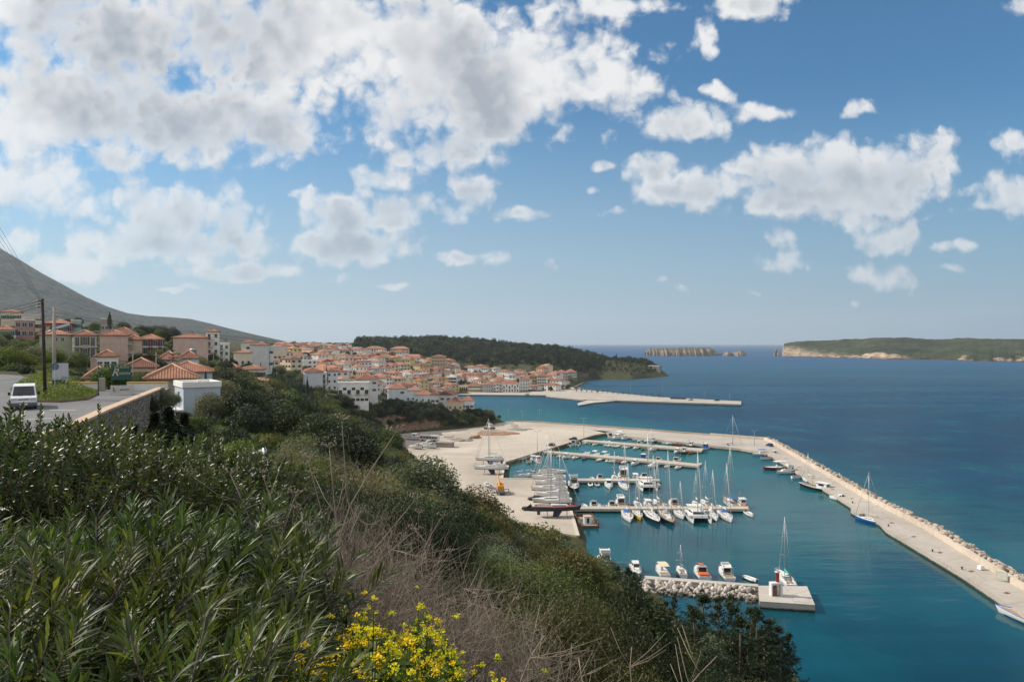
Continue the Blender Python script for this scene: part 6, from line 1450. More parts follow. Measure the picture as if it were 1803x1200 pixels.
# orange mobile crane
x, y = at(881, 868, 1.5); t = empty('mobile_crane', (x, y, 1.5), 0.1, 'orange yard crane on outriggers with its jib folded, middle of the yard', 'crane')
OR = paint('crane_orange', (.62,.25,.02), .45, .12, 1)
m = MB(); m.bx(-1.2,1.2,-3.2,3.2,.7,1.25); m.build('chassis', STAND, t)
m = MB(); m.box((0,-.4,2.0),(2.2,3.4,1.5),taper=.92); m.box((-.2,.6,3.0),(1.6,1.2,.8),taper=.8); m.build('body', OR, t)
m = MB(); m.bx(.35,1.15,.9,2.6,1.3,2.9); c = m.build('cab', OR, t); m = MB(); m.bx(.33,1.17,1.2,2.62,2.0,2.7); m.build('window', TINT, c)
m = MB(); m.tube([(-.3,-.8,2.6),(-.6,1.2,4.6)], [.4,.25], 4, smooth=False); m.tube([(-.6,1.2,4.6),(-.8,2.4,6.0)], [.22,.14], 4, smooth=False); m.build('jib', OR, t)
for sx in (-1, 1):
    for q in (-2.6, 2.6):
        m = MB(); m.bx(min(0,sx*3.0), max(0,sx*3.0), q-.12, q+.12, .62, .8); m.bx(sx*3.0-.1, sx*3.0+.1, q-.1, q+.1, .05, .7); m.bx(sx*3-.35, sx*3+.35, q-.35, q+.35, 0, .06); m.build('outrigger', STAND, t)
    for q in (-1.7, 1.7): m = MB(); m.tube([(sx*.95,q,.5),(sx*1.25,q,.5)], .5, 14); m.build('wheel', RUB, t)
# van coming up the road
vx, vy = (42.5-CX)/F*48.2, 48.2
t = empty('van', (vx-1.2, vy+1.7, 45.31), math.pi+.60, 'white passenger van facing the viewer on the road, grey lower body', 'van')
VW = paint('van_white', (.70,.71,.72), .3, .03); VG = paint('van_grey', (.11,.115,.12), .55)
def xprof(mb, prof, w, wt=None, zc=0, zt=1):
    n = len(prof); f = lambda z: w if wt is None else w+(wt-w)*max(0, min(1, (z-zc)/(zt-zc)))
    mb.add([(-f(z),y,z) for y,z in prof]+[(f(z),y,z) for y,z in prof], [tuple(range(n)), tuple(range(n,2*n))[::-1]]+[(i,n+i,n+(i+1)%n,(i+1)%n) for i in range(n)])
m = MB(); xprof(m, [(-2.3,.55),(-2.32,1.1),(-2.2,1.85),(-2.05,1.95),(.9,1.97),(1.15,1.88),(1.95,1.12),(2.3,.98),(2.36,.75),(2.36,.58)], .86, .72, 1.05, 1.97); bd = m.build('body', VW, t)
m = MB(); xprof(m, [(-2.34,.28),(-2.36,.56),(2.40,.57),(2.44,.42),(2.38,.26)], .875); m.build('lower_body', VG, t)
m = MB(); m.add([(-.74,1.955,1.135),(.74,1.955,1.135),(.655,1.2,1.865),(-.655,1.2,1.865)], [(0,1,2,3)]); m.build('windscreen', TINT, t)
for s in (-1, 1):
    for (a, b) in ((1.05,.25),(.15,-.95),(-1.05,-2.0)): m = MB(); m.add([(s*.865,a+.35 if a > 1 else a,1.2),(s*.865,b,1.2),(s*.765,b,1.75),(s*.765,a-.05 if a > 1 else a,1.75)], [(0,1,2,3)]); m.build('window', TINT, t)
    m = MB(); m.box((s*.62,2.34,.84), (.40,.08,.17)); m.build('headlight', paint('lamp_glass', (.45,.46,.47), .15), t)
    m = MB(); m.box((s*.98,1.35,1.28), (.17,.09,.24)); m.tube([(s*.84,1.35,1.22),(s*.95,1.35,1.22)], .03, 4); m.build('mirror', RUB, t)
    for q in (-1.45, 1.5): m = MB(); m.tube([(s*.66,q,.32),(s*.87,q,.32)], .32, 18); wlo = m.build('wheel', RUB, t); m = MB(); m.tube([(s*.86,q,.32),(s*.885,q,.32)], .19, 12); m.build('rim', STEEL, wlo)
m = MB(); m.bx(-.36,.36,2.345,2.375,.80,.88); m.build('grille', RUB, t)
m = MB(); m.bx(-.26,.26,2.43,2.455,.40,.52); m.build('number_plate', HC['white'], t)
m = MB(); m.tube([(-.5,1.97,1.16),(-.1,1.75,1.38)], .012, 4); m.build('wiper', RUB, t); m = MB(); m.tube([(.1,1.97,1.16),(.5,1.75,1.38)], .012, 4); m.build('wiper', RUB, t); t.scale = (.88,.88,.86)
# ------------------------------------------------------------------ walls, poles, signs by the road
def stone_wall():
    m = MT('rubble_wall'); v = m.vor(1.9, feat='DISTANCE_TO_EDGE', vec=m.scl((1, 1, 1.6))); c0 = m.vor(1.9, vec=m.scl((1, 1, 1.6))); n = m.noise(2.5, 6, .7)
    c = m.mix(m.mr(c0.outputs['Color'], 0, 1), (.16,.13,.10), (.36,.31,.25)); c = m.mix(m.mr(n.outputs[0], .45, .75, 0, .6), c, (.09,.085,.06)); c = m.mix(m.mr(v.outputs['Distance'], .0, .07, .85, 0), c, (.07,.06,.05))
    return m.end(m.pr(c, .95, m.bump(m.mr(v.outputs['Distance'], 0, .15), .8, .12), spec=.2))
STONE = stone_wall(); COPE = concrete('coping', (0.50,0.36,0.26), 3)
WL = [(-18.55,22),(-23.15,36),(-25.45,42),(-31.05,58),(-33.15,64)]
tag(strip([(x, y) for x, y in WL[::-1]], 0.55, 38.0, 45.78).build('retaining_wall', STONE), 'rough stone retaining wall holding up the road', 'wall')
cp = strip([(x-.05, y) for x, y in WL[::-1]], 0.62, 45.782, 45.92).build('coping', COPE, [o for o in C.objects if o.name.startswith('retaining_wall')][0])
rb = MB(); rb.prism([(-33.1,64.05),(-32.55,64.05),(-33.6,67.2),(-34.4,67)], 38, 45.6); tag(rb.build('retaining_wall', STONE), 'end return of the stone wall beside the dark bush', 'wall')
t = empty('low_wall', (-38.2, 67.3, 45.3), .02, 'low white wall with a yellow coping along the end of the road', 'wall')
m = MB(); m.bx(-8.5,-2.4,-.15,.15,-1,.75); m.bx(.3,4.2,-.15,.15,-1,.75); m.build('wall', wmat('white'), t); m = MB(); m.bx(-8.5,-2.4,-.2,.2,.752,.9); m.bx(.3,4.2,-.2,.2,.752,.9); m.build('coping', paint('coping_yellow', (.62,.38,.10), .8), t)
m = MB(); m.bx(-2.4,-2.0,-.25,.25,-1,1.3); m.build('gate_post', wmat('stone'), t)
# hanging signs
GREENP = paint('sign_green', (.012,.07,.055), .5); SIGNW = paint('sign_white', (.55,.52,.47), .7); LETT = paint('lettering_cream', (.55,.48,.33), .6); BLK = paint('lettering_dark', (.03,.03,.03), .7)
def text(par, s, size, loc, mat, shear=0.0):
    cu = bpy.data.curves.new('lettering', 'FONT'); cu.body = s; cu.size = size; cu.extrude = .01; cu.align_x = 'CENTER'; cu.align_y = 'CENTER'; cu.shear = shear; cu.materials.append(mat)
    tmp = link(bpy.data.objects.new('lettering', cu)); me = bpy.data.meshes.new_from_object(tmp); bpy.data.objects.remove(tmp)
    o = link(bpy.data.objects.new('lettering', me), par); o.location = loc; o.rotation_euler = (R(90), 0, 0); return o
sx, sy = XY(173, 62); t = empty('hanging_sign', (sx, sy, 45.3), .55, 'dark green bracket sign with cream lettering hanging over the road end', 'sign')
m = MB(); m.tube([(0,0,-.5),(0,0,2.9)], .05, 6); m.tube([(0,0,2.75),(2.7,0,2.75)], .035, 5); m.tube([(0,0,2.0),(.8,0,2.75)], .03, 5); m.build('bracket', GREENP, t)
m = MB(); m.bx(1.0,2.6,-.03,.03,1.35,2.65); m.build('board', GREENP, t)
text(t, 'STUDIOS', .30, (1.85,-.05,2.5), LETT); text(t, 'R', .95, (1.3,-.05,2.0), LETT, .35); text(t, 'ooms', .42, (2.05,-.05,1.95), LETT, .4)
t = empty('sign_board', (sx+1.05, sy+.1, 45.3), .55, 'small whitish board under the green hanging sign', 'sign')
m = MB(); m.bx(0,1.9,-.03,.03,.12,.85); m.build('board', SIGNW, t); text(t, 'L', .5, (.3,-.05,.5), BLK)
m = MB(); m.bx(.75,1.5,-.045,-.03,.42,.49); m.build('line', BLK, t); 
for q in (.1,1.8): m = MB(); m.bx(q-.04,q+.04,-.02,.05,-.4,.12); m.build('post', STEEL, t)
sx, sy = XY(92, 63); t = empty('billboard', (sx, sy, 45.2), .60, 'pale faded billboard standing behind the grass island', 'billboard')
m = MB(); m.bx(0,1.25,-.04,.04,1.2,2.95); m.build('board', paint('billboard_face', (.50,.49,.53), .6, .12, 1.2), t)
for q in (.05,1.2): m = MB(); m.bx(q-.05,q+.05,.05,.13,-.6,2.95); m.build('post', GREENP, t)
m = MB(); m.bx(0,1.0,-.09,-.045,.95,1.4); m.build('lower_board', GREENP, t); m = MB(); m.bx(0,1.1,-.09,-.045,.35,.75); m.build('lower_board', SIGNW, t)
sx, sy = XY(96.5, 60); t = empty('round_sign', (sx, sy, 45.2), .6, 'round grey back of a traffic sign in front of the billboard', 'traffic sign'); m = MB(); m.tube([(0,0,-.4),(0,0,2.9)], .03, 6); m.build('post', STEEL, t); m = MB(); m.tube([(0,-.02,2.75),(0,.02,2.75)], .32, 18, smooth=False); m.build('disc', paint('sign_back', (.11,.14,.17), .5), t)
WOOD = paint('pole_wood', (.045,.028,.022), .9, .3, 3); CPOLE = paint('pole_concrete', (.34,.29,.24), .9, .15, 2)
px0, py0 = XY(74.5, 57.5)
pole = empty('utility_pole', (px0, py0, 45.2), .55, 'tall dark wooden utility pole beside the van', 'utility pole')
m = MB(); m.tube([(.22,0,-.5),(.1,0,4.5),(0,0,8.55)], [.14,.125,.10], 8); m.build('pole', WOOD, pole)
m = MB(); [m.tube([(-.35,0,z),(.05,0,z)], .035, 5) for z in (8.35, 8.1, 7.85)]; m.build('crossarm', WOOD, pole)
for z in (8.35,8.1,7.85): m = MB(); m.lathe([(.04,0),(.06,.05),(.04,.12)], (-.35,0,z), 8); m.build('insulator', SIGNW, pole)
m = MB(); m.tube([(.1,0,5.6),(1.0,-.1,6.15)], .035, 6); m.build('lamp_arm', STEEL, pole)
m = MB(); m.box((1.45,-.15,6.27), (1.0,.34,.2), rot=Matrix.Rotation(-.35, 3, 'Y')); m.build('lamp_head', paint('lamp_head', (.50,.55,.60), .35), pole)
qx, qy = XY(95.5, 72); p2 = empty('utility_pole', (qx, qy, 45.2), .5, 'paler concrete utility pole behind the dark wooden one', 'utility pole')
m = MB(); m.tube([(0,0,-.5),(0,0,8.6)], [.2,.13], 8); m.build('pole', CPOLE, p2); m = MB(); m.bx(-.5,.5,-.05,.05,8.1,8.22); m.bx(-.4,.4,-.05,.05,7.8,7.9); m.build('crossarm', STEEL, p2)
WIRE = paint('wire', (.03,.03,.032), .6)
def wire(a, b, sag, label, r=.012, group='overhead wires'):
    a = np.array(a, float); b = np.array(b, float); m = MB(); m.tube([a+(b-a)*t-np.array([0,0,sag*4*t*(1-t)]) for t in np.linspace(0, 1, 15)], r, 3)
    tag(m.build('wire', WIRE), label, 'wire', group)
top = (px0-.3, py0, 53.5)
for i in range(3): wire((px0-.28, py0+.1, 53.55-.25*i), (px0-46, py0+22+3*i, 52.3+.2*i), 1.3, 'dark cable sagging left from the wooden pole out of the photo', .02, 'cables from the wooden pole')
for i in range(4): wire((px0-.1+.05*i, py0+.1, 53.3), (-20.5+.45*i, 17.5+.2*i, 62+i*.1), -.2, 'thin wire rising steeply from the wooden pole to the upper left', .011, 'wires rising to the upper left')
for i in range(3): wire((qx+.3*i-.3, qy, 53.4-.35*i), (qx-60, qy+30+4*i, 53-.6*i), 1.1, 'cable running left from the concrete pole', .014, 'cables from the concrete pole')
for i in range(2): wire((qx, qy, 53.2-.3*i), (qx+50, qy+140, 50-i), 3, 'cable running right from the concrete pole over the roofs', .016, 'cables over the roofs')
# town side small poles
for px, D, z0, h, lab in [(234,120,44,7,'thin pole behind the red roofs'),(275,118,44,7,'thin pole right of the bungalow roofs'),(376,200,42,9,'lamp post behind the flat white house'),(487,260,38,8,'street lamp among the dark trees')]:
    x, y = XY(px, D); t = empty('street_pole', (x, y, gz1(x, y)), 0, lab, 'pole'); m = MB(); m.tube([(0,0,-.5),(0,0,h)], [.1,.07], 6); m.build('pole', CPOLE, t); m = MB(); m.bx(-.5,.5,-.04,.04,h-.5,h-.42); m.build('crossarm', STEEL, t)
LP = paint('lamp_post', (.30,.32,.33), .5)
def lamp(px, py, h, label, z=1.5, twin=True):
    x, y = at(px, py, z); t = empty('street_lamp', (x, y, z), 0, label, 'street lamp', 'street lamps'); m = MB(); m.tube([(0,0,0),(0,0,h)], [.11,.07], 6); m.build('pole', LP, t)
    for s in ((-1,1) if twin else (1,)): m = MB(); m.tube([(0,0,h-.2),(s*.9,0,h)], .04, 4); m.box((s*1.1,0,h+.02),(.7,.3,.14)); m.build('lamp_head', LP, t)
for a in [(895,742,8,'lamp post at the tip of the bluff'),(920,743,7,'lamp post on the sea wall, second from the bluff'),(950,744,8,'lamp post on the sea wall by the bay'),(946,799,10,'tall twin lamp in the middle of the yard'),(1028,770,10,'twin lamp near the diagonal quay'),(1110,694,11,'tall twin lamp on the town jetty, left'),(1166,697,11,'tall twin lamp on the town jetty, right'),(1060,688,8,'lamp near the root of the town jetty'),(1240,701,6,'thin lamp on the outer part of the jetty'),(1285,705,6,'thin lamp at the tip of the town jetty'),(1328,784,7,'thin post by the bend of the breakwater'),(1290,783,6,'small post behind the lone yacht')]: lamp(*a)
# marks, plates and clutter of the breakwater and quays
for i, (px, py) in enumerate([(1384,807),(1407,822),(1433,838),(1466,861),(1500,877),(1570,920),(1609,944),(1655,972),(1710,1005),(1773,1043)]):
    x, y = at(px, py, 1.51); m = MB(); m.box((x, y, 1.512), (1.3,.8,.012), .5); tag(m.build('cover_plate', RUST), 'rusty cover plate let into the breakwater road', 'cover plate', 'rusty plates in the breakwater road')
x, y = at(1764,1023,1.5); t = empty('notice_board', (x, y, 1.5), -.75, 'pale yellow notice board against the breakwater parapet', 'notice board'); m = MB(); m.bx(-1.0,1.0,-.05,.05,.3,2.0); m.build('board', paint('board_yellow', (.52,.48,.30), .7), t); m = MB(); m.bx(-.85,.85,-.07,-.05,.45,1.85); m.build('panel', paint('board_pale', (.55,.56,.50), .7), t)
x, y = at(1727,1002,1.5); m = MB(); m.box((x, y, 2.0), (1.2,.9,.8), .3, taper=.8); tag(m.build('crate', HC['white']), 'white and blue crate left on the breakwater road', 'crate')
for px, py, lab in [(1563,927,'dark bollard at the step of the breakwater'),(1500,886,'bollard on the step corner'),(1641,972,'bollard on the breakwater edge'),(1693,1003,'bollard far down the breakwater edge')]:
    x, y = at(px, py, 1.5); m = MB(); m.lathe([(.2,0),(.14,.1),(.14,.4),(.24,.45),(.2,.55)], (x+.5, y+.6, 1.5), 10); tag(m.build('bollard', BLK), lab, 'bollard')
# timber and gravel heaps by the bluff
def heap(px, py, r, h, mat, label, seed):
    x, y = at(px, py, 1.5); m = MB(); g = random.Random(seed)
    for i in range(7): m.blob((x+g.uniform(-.6,.6)*r, y+g.uniform(-.4,.4)*r, 1.3), (r*g.uniform(.35,.6), r*g.uniform(.25,.45), h*g.uniform(.5,1)), seed+i, 2, .12)
    tag(m.build('rubble_heap', mat), label, 'rubble heap')
EARTH = rock_mat('earth', (.34,.21,.13), .8); GRAV = rock_mat('gravel', (.30,.27,.24), 1.2)
heap(815, 775, 6, 1.6, GRAV, 'grey rubble heap in front of the bluff', 1); heap(836, 771, 3.2, 2.0, EARTH, 'small rusty orange heap on the yard', 2); heap(875, 763, 11, 1.3, EARTH, 'long brown earth bank below the tip of the bluff', 3); heap(915, 756, 8, 1.0, GRAV, 'flat grey rubble beside the sea wall', 4)
for px, py, k, c in [(862,757,3.2,'hull_brown'),(905,752,2.0,'hull_grey'),(790,772,3,'hull_white'),(897,746,2.2,'hull_white')]:
    x, y = at(px, py, 1.5)
    B_({'hull_brown':'fb2','hull_grey':'d8','hull_white':'d1'}[c], x, y, random.uniform(.8, 2), {3.2:'old dark wooden boat hulk ashore under the bluff',2.0:'upturned grey boat on the rubble by the sea wall',3:'white skiff ashore behind the rubble heap',2.2:'white skiff ashore at the tip of the bluff'}[k], None, z=2.3)
# ------------------------------------------------------------------ trees
TR = {}
def tree(kind, px, py_base, D, height, label, group=None, name=None, cat='tree', wide=1.0, z=None):
    x, y = XY(px, D); zz = gz1(x, y) if z is None else z
    if kind == 'cypress': p = TR.setdefault('cypress', Plants('cypress_tree', CYP, CYP_T, 'cypress')); hh = 6.2
    elif kind == 'sapling': p = TR.setdefault('sapling', Plants('young_conifer', SAP, SAP_T, 'conifer')); hh = 5.0
    else: p = TR.setdefault(kind, Plants({'pine':'pine_tree','olive':'olive_tree','dark':'evergreen_tree','brown':'small_tree'}.get(kind, 'broadleaf_tree'), TREE_C[kind], TREE_T, 'tree')); hh = 4.9
    s = height/hh
    if py_base is not None and z is None: zz = min(zz, z_at(py_base, D))
    return p.put(x, y, s*wide, label, group, z=zz, sz=1/wide)
def hpix(py0, py1, D): return (py1-py0)/F*D
for kind, px, top, bot, D, w, lab in [
 ('cypress',193,548,578,285,1.6,'tall dark conifer on the skyline above the pink building'),('cypress',398,598,631,290,1.5,'dark plump cypress in front of the white flat-roofed house'),('cypress',362,652,668,118,1.6,'dark small cypress right of the long bluish house'),
 ('cypress',541,662,712,260,.9,'slim tall cypress in front of the bluish apartment block'),('cypress',549,678,712,262,1.0,'shorter cypress right of the slim tall one'),('cypress',575,645,678,345,1.1,'cypress between the two bluish blocks'),('cypress',716,702,722,400,1.3,'dark cypress under the bluff houses'),('cypress',727,704,722,402,1.4,'second dark cypress under the bluff houses'),
 ('cypress',515,726,808,72,.8,'tall near cypress left of the dry stalk'),('cypress',500,742,800,78,.5,'pencil thin cypress left of the tall near one'),('cypress',478,748,800,80,.55,'very slim cypress in the valley, leftmost of its group'),('cypress',488,738,812,75,1.0,'dark cypress between the two thinnest ones'),('cypress',596,748,812,80,.9,'cypress standing alone behind the dry stalk'),('cypress',409,718,762,90,.7,'slim cypress among green bushes below the villa'),('cypress',466,730,766,92,.6,'thin cypress before the large round olive-brown tree'),
 ('pine',262,568,598,330,1.5,'broad umbrella pine left of the skyline group'),('pine',285,570,598,335,1.4,'umbrella pine in the middle of the skyline group'),('pine',305,572,598,325,1.1,'rightmost umbrella pine of the skyline group'),('bright',277,588,608,270,1.1,'light green round tree right of the white apartment house'),('maquis',280,604,626,255,1.0,'green tree below the light round one'),
 ('bright',193,632,692,78,1.05,'bushy bright and dark green tree behind the hanging sign'),('maquis',210,642,692,80,.9,'leafy tree right of the bushy bright one'),('bright',16,604,658,112,1.3,'large bright green tree at the left edge by the road'),('maquis',45,625,662,115,1.0,'green tree right of the large bright one by the road'),('dark',60,628,660,118,.9,'darker bush by the road behind the wooden pole'),
 ('dark',140,618,650,150,.9,'dark green tree at the foot of the olive green wing'),('maquis',128,630,655,140,.8,'round green tree before the olive green wing'),('maquis',245,624,636,195,1.4,'clipped green trees below the white apartment house'),('dark',232,626,637,190,1.2,'dark hedge tree below the white apartment house'),
 ('olive',348,625,655,175,1.2,'grey olive tree behind the pointed red roofs'),('dark',365,630,660,180,1.1,'dark tree left of the cypress-fronted houses'),('olive',385,632,660,190,1.1,'olive tree below the cypress'),('dark',340,640,662,150,.8,'dark tree by the norfolk pine'),
 ('olive',285,678,728,62,.9,'grey-green olive tree leaning by the stone wall end'),('dark',266,692,742,57,.7,'dark bush at the end of the stone retaining wall'),('olive',372,684,748,72,1.0,'grey olive tree in front of the flat white house'),('olive',395,700,745,80,.9,'second olive tree right of the flat white house'),('olive',310,690,720,66,.7,'small olive tree at the lit side of the flat white house'),
 ('brown',480,694,800,135,1.15,'large round olive-brown tree in the middle of the valley'),('brown',515,702,795,140,1.0,'right half crown beside the large olive-brown tree'),('bright',432,683,712,160,1.3,'bright green bush tree under the villa'),('bright',590,700,716,300,1.4,'bright green tree by the white modern building'),
 ('pine',625,738,800,145,1.2,'pale-topped pine left of the yard'),('pine',655,745,800,150,1.2,'round pine in the middle of the valley'),('maquis',682,748,805,150,1.1,'leafy tree nearest the small boats ashore'),('maquis',575,735,790,140,1.1,'green tree behind the lone cypress'),('maquis',600,728,770,170,1.2,'tree with light green top beyond the lone cypress')]:
    tree(kind, px, None, D, hpix(top, bot, D), lab, None, wide=w, z=z_at(bot, D))
# norfolk pine with tiered branches
x, y = XY(304, 115); t = empty('norfolk_pine', (x, y, 44), 0, 'small tiered norfolk pine among the red roofs', 'conifer'); m = MB(); m.tube([(0,0,0),(0,0,5)], [.1,.03], 6); m.build('trunk', BARK, t)
g = np.random.default_rng(2); P = []
for k in range(6):
    for a in np.arange(5)*1.257+k: L = 1.5-.22*k; s = g.uniform(0, 1, 60); P.append(np.stack([s*L*math.cos(a), s*L*math.sin(a), 1.6+k*.6+s*.25], 1))
P = np.concatenate(P); V, Q, tt = leaves(P, np.tile([0,0,1.], (len(P),1)), .10, .5, g, .4); link(bpy.data.objects.new('crown', np_mesh('crown', V, Q, LM['cypress'], attr=tt)), t)
def scatter(poly_px, n, kinds, hr, label, group, seed, mind=3.5, avoid=7.0, base=-.3):
    """trees inside a polygon given as (px, distance) corners"""
    g = random.Random(seed); PW = [XY(a, b) for a, b in poly_px]; xs = [p[0] for p in PW]; ys = [p[1] for p in PW]; put = []
    hs = [(o.location.x, o.location.y) for o in C.objects if o.get('category') in HCATS]
    tries = 0
    while len(put) < n and tries < n*30:
        tries += 1; x = g.uniform(min(xs), max(xs)); y = g.uniform(min(ys), max(ys))
        if poly_sd(PW, [x], [y])[0] < 0 or poly_sd(LAND, [x], [y])[0] < 1.5 or poly_sd(YARD, [x], [y])[0] > -1.5 or poly_sd(ROADP, [x], [y])[0] > -1.5: continue
        if any((x-a)**2+(y-b)**2 < mind**2 for a, b in put) or any((x-a)**2+(y-b)**2 < avoid**2 for a, b in hs): continue
        put.append((x, y)); k = g.choice(kinds); h = g.uniform(*hr)
        tree(k, CX+x/y*F, None, y, h, label.format({'maquis':'mid-green','dark':'dark green','olive':'grey-green olive','brown':'olive-brown','bright':'bright green','pine':'dark pine','cypress':'cypress'}[k]), group.format({'maquis':'mid-green','dark':'dark green','olive':'grey-green','brown':'olive-brown','bright':'bright green','pine':'pine','cypress':'cypress'}[k]), z=None, wide=g.uniform(.9, 1.25) if k != 'cypress' else 1)
    return put
HCATS = ('house','building','hotel','apartment block','apartment house','outbuilding')
scatter([(400,105),(520,95),(640,110),(690,150),(660,230),(600,290),(480,250),(390,200),(380,130)], 105, ['dark','maquis','dark','pine','olive','brown','maquis'], (4,7), '{} tree in the wooded valley below the villas', '{} trees in the valley', 1, 5.0)
scatter([(470,200),(600,280),(620,330),(560,345),(480,300),(440,250)], 34, ['dark','pine','dark','maquis','cypress'], (6,10), '{} tree on the wooded slope before the tall blocks', '{} trees before the tall blocks', 2, 5)
scatter([(610,325),(700,362),(850,396),(893,406),(880,420),(820,410),(700,385),(610,340)], 75, ['dark','maquis','olive','brown','dark'], (2.8,5), '{} tree along the top of the bluff', '{} trees on the bluff', 3, 3.5, 7)
scatter([(600,300),(690,363),(740,375),(800,388),(880,402),(880,412),(790,402),(700,385),(610,335)], 170, ['dark','dark','maquis','pine'], (3,6), '{} bush tree on the shaded face of the bluff', '{} bushes on the face of the bluff', 4, 2.2, 4.5)
scatter([(0,125),(140,130),(140,150),(60,160),(0,210),(-60,200)], 30, ['maquis','dark','olive','bright'], (2.5,5), '{} tree on the bank below the upper left houses', '{} trees on the upper left bank', 5, 5, 6)
scatter([(120,300),(320,300),(330,420),(120,420)], 26, ['dark','pine','maquis'], (4,8), '{} tree behind the upper left houses', '{} trees behind the upper left houses', 6, 6)
scatter([(230,90),(400,90),(420,270),(340,260),(230,180)], 42, ['dark','maquis','olive','bright'], (3,5.5), '{} tree in a garden among the hillside houses', '{} garden trees on the hillside', 7, 5, 7.5)
scatter([(400,270),(520,270),(560,420),(430,440)], 30, ['dark','maquis','olive'], (4,7), '{} tree between the houses left of the town', '{} trees left of the town', 8, 6)
scatter([(500,450),(700,540),(800,680),(1000,760),(960,830),(700,870),(500,850)], 120, ['dark','olive','maquis','pine','brown','brown'], (4.5,9), '{} tree between the crowded town houses', '{} trees in the town', 9, 5.5, 6.4)
scatter([(500,850),(700,905),(850,870),(960,840),(1020,880),(990,930),(850,930),(700,960),(500,980)], 70, ['maquis','olive','bright','dark'], (3.5,6.5), '{} tree on the green slope above the town', '{} trees above the town', 10, 6, 7)
# one mass of dark pines on the headland
def wood():
    g = np.random.default_rng(4); PW = [XY(a, b) for a, b in [(620,960),(700,930),(760,890),(850,900),(960,850),(1000,880),(1025,900),(1045,958),(1085,968),(1120,958),(1145,1010),(1168,1050),(1160,1100),(1060,1200),(850,1200),(640,1180)]]
    n = 5200; xs = [p[0] for p in PW]; ys = [p[1] for p in PW]; X = g.uniform(min(xs), max(xs), n); Y = g.uniform(min(ys), max(ys), n)
    ok = (poly_sd(PW, X, Y) > 0) & (poly_sd(LAND, X, Y) > 2.5); X, Y = X[ok], Y[ok]; Z = gz(X, Y); px = CX+X/Y*F; items = []
    src = [crown_mesh('crown', 700+i, 3.6, 6.5+i, 9, 420, .46, m_, .6, .6, 1.5) for i, m_ in enumerate(('pine','dark','maquis','pine'))]
    cy = cyp_mesh(760, 9, 1.3, 300, .45)
    hv = fbm2(X, Y, 55, 3, 40)
    for x, y, z, p, h in zip(X, Y, Z, px, hv):
        thin = p > 1060 and y < 1060
        if thin and g.random() < .35: continue
        k = 2 if (thin and g.random() < .6) else int(g.integers(0, 4)) if h > -.2 else int(g.choice([0,1,3])); sc = g.uniform(.6, 1.45)*(1.0 if p < 980 else .82)*(1+.3*h)
        if thin: sc *= .62
        if g.random() < .03: items.append((cy, x, y, z, g.uniform(.9,1.4), 0.0)); continue
        items.append((src[k], x, y, z-1.0, sc, g.uniform(0, 6.28)))
    print('wood', len(items)); merge_stuff('wood', items, 'dark pine wood covering the headland behind the town', 'wood')
    items = []; g = np.random.default_rng(8)  # low scrub over the rest of the town hill
    n = 2600; px = g.uniform(430, 1060, n); Y = g.uniform(420, 1150, n); X = (px-CX)/F*Y; ok = (poly_sd(LAND, X, Y) > 4) & (poly_sd([(-66,668),(-64,650.5),(-52,648.2),(34,639),(66,651),(66,745),(90,851),(86,856),(60,750),(30,690),(-30,705),(-60,700)], X, Y) < -2); X, Y, px = X[ok], Y[ok], px[ok]; Z = gz(X, Y)
    hs = np.array([(o.location.x, o.location.y) for o in C.objects if o.get('category') in HCATS and o.location.y > 380])
    s2 = [crown_mesh('crown', 720+i, 2.6, 2.4, 8, 200, .34, m_, .6, .6) for i, m_ in enumerate(('maquis','olive','dark','bright'))]
    for x, y, z in zip(X, Y, Z):
        if ((hs[:,0]-x)**2+(hs[:,1]-y)**2).min() < 64: continue
        items.append((s2[int(g.choice([0,1,2,3], p=[.38,.28,.2,.14]))], x, y, z-.3, g.uniform(.5, 1.1), g.uniform(0, 6.28)))
    merge_stuff('scrub', items, 'low green scrub on the open ground between and above the town houses', 'scrub')
    items = []; g = np.random.default_rng(9) # left hillside and bluff ground scrub
    n = 3600; px = g.uniform(-120, 900, n); Y = np.exp(g.uniform(math.log(60), math.log(440), n)); X = (px-CX)/F*Y
    ok = (poly_sd(LAND, X, Y) > 1.5) & (poly_sd(YARD, X, Y) < -1.5) & (poly_sd(ROADP, X, Y) < -1.8) & ((px < 680) | (Y > 335)); X, Y, px = X[ok], Y[ok], px[ok]; Z = gz(X, Y)
    hs = np.array([(o.location.x, o.location.y) for o in C.objects if o.get('category') in HCATS and o.location.y < 450])
    for x, y, z, p in zip(X, Y, Z, px):
        if ((hs[:,0]-x)**2+(hs[:,1]-y)**2).min() < 36: continue
        k = int(g.choice([0,1,2,3], p=[.36,.22,.24,.18])); sc = g.uniform(.4, .95)*(0.55+.0016*y)
        items.append(((SH['maquis','x'][0], SH['olive','x'][0], SH['dark','x'][0], SH['bright','x'][0])[k], x, y, z-.3, sc*1.3, g.uniform(0, 6.28)))
    merge_stuff('scrub', items, 'mixed low bushes on the ground round the hillside houses', 'scrub')
wood()
# bare winter trees in the town
BT = [twig_mesh('branches', 40+i, 3.2, 5.5, 34, GREY_TWIG, .07, .3, 4) for i in range(2)]
for i, (px, D) in enumerate([(712,500),(722,520),(735,540),(748,560),(760,600),(770,590),(785,620),(690,480),(640,470),(752,530),(741,510),(868,412),(858,408)]):
    x, y = XY(px, D); o = link(bpy.data.objects.new('bare_tree', BT[i % 2])); o.location = (x, y, gz1(x, y)); o.rotation_euler = (0,0,i); o.scale = (1.15,)*3
    if D < 420: o.scale = (.8,.8,.9)
    tag(o, 'leafless grey tree at the tip of the bluff' if D < 420 else 'leafless brown tree in the lower town near the bay', 'tree', 'leafless trees at the tip of the bluff' if D < 420 else 'leafless trees in the lower town')
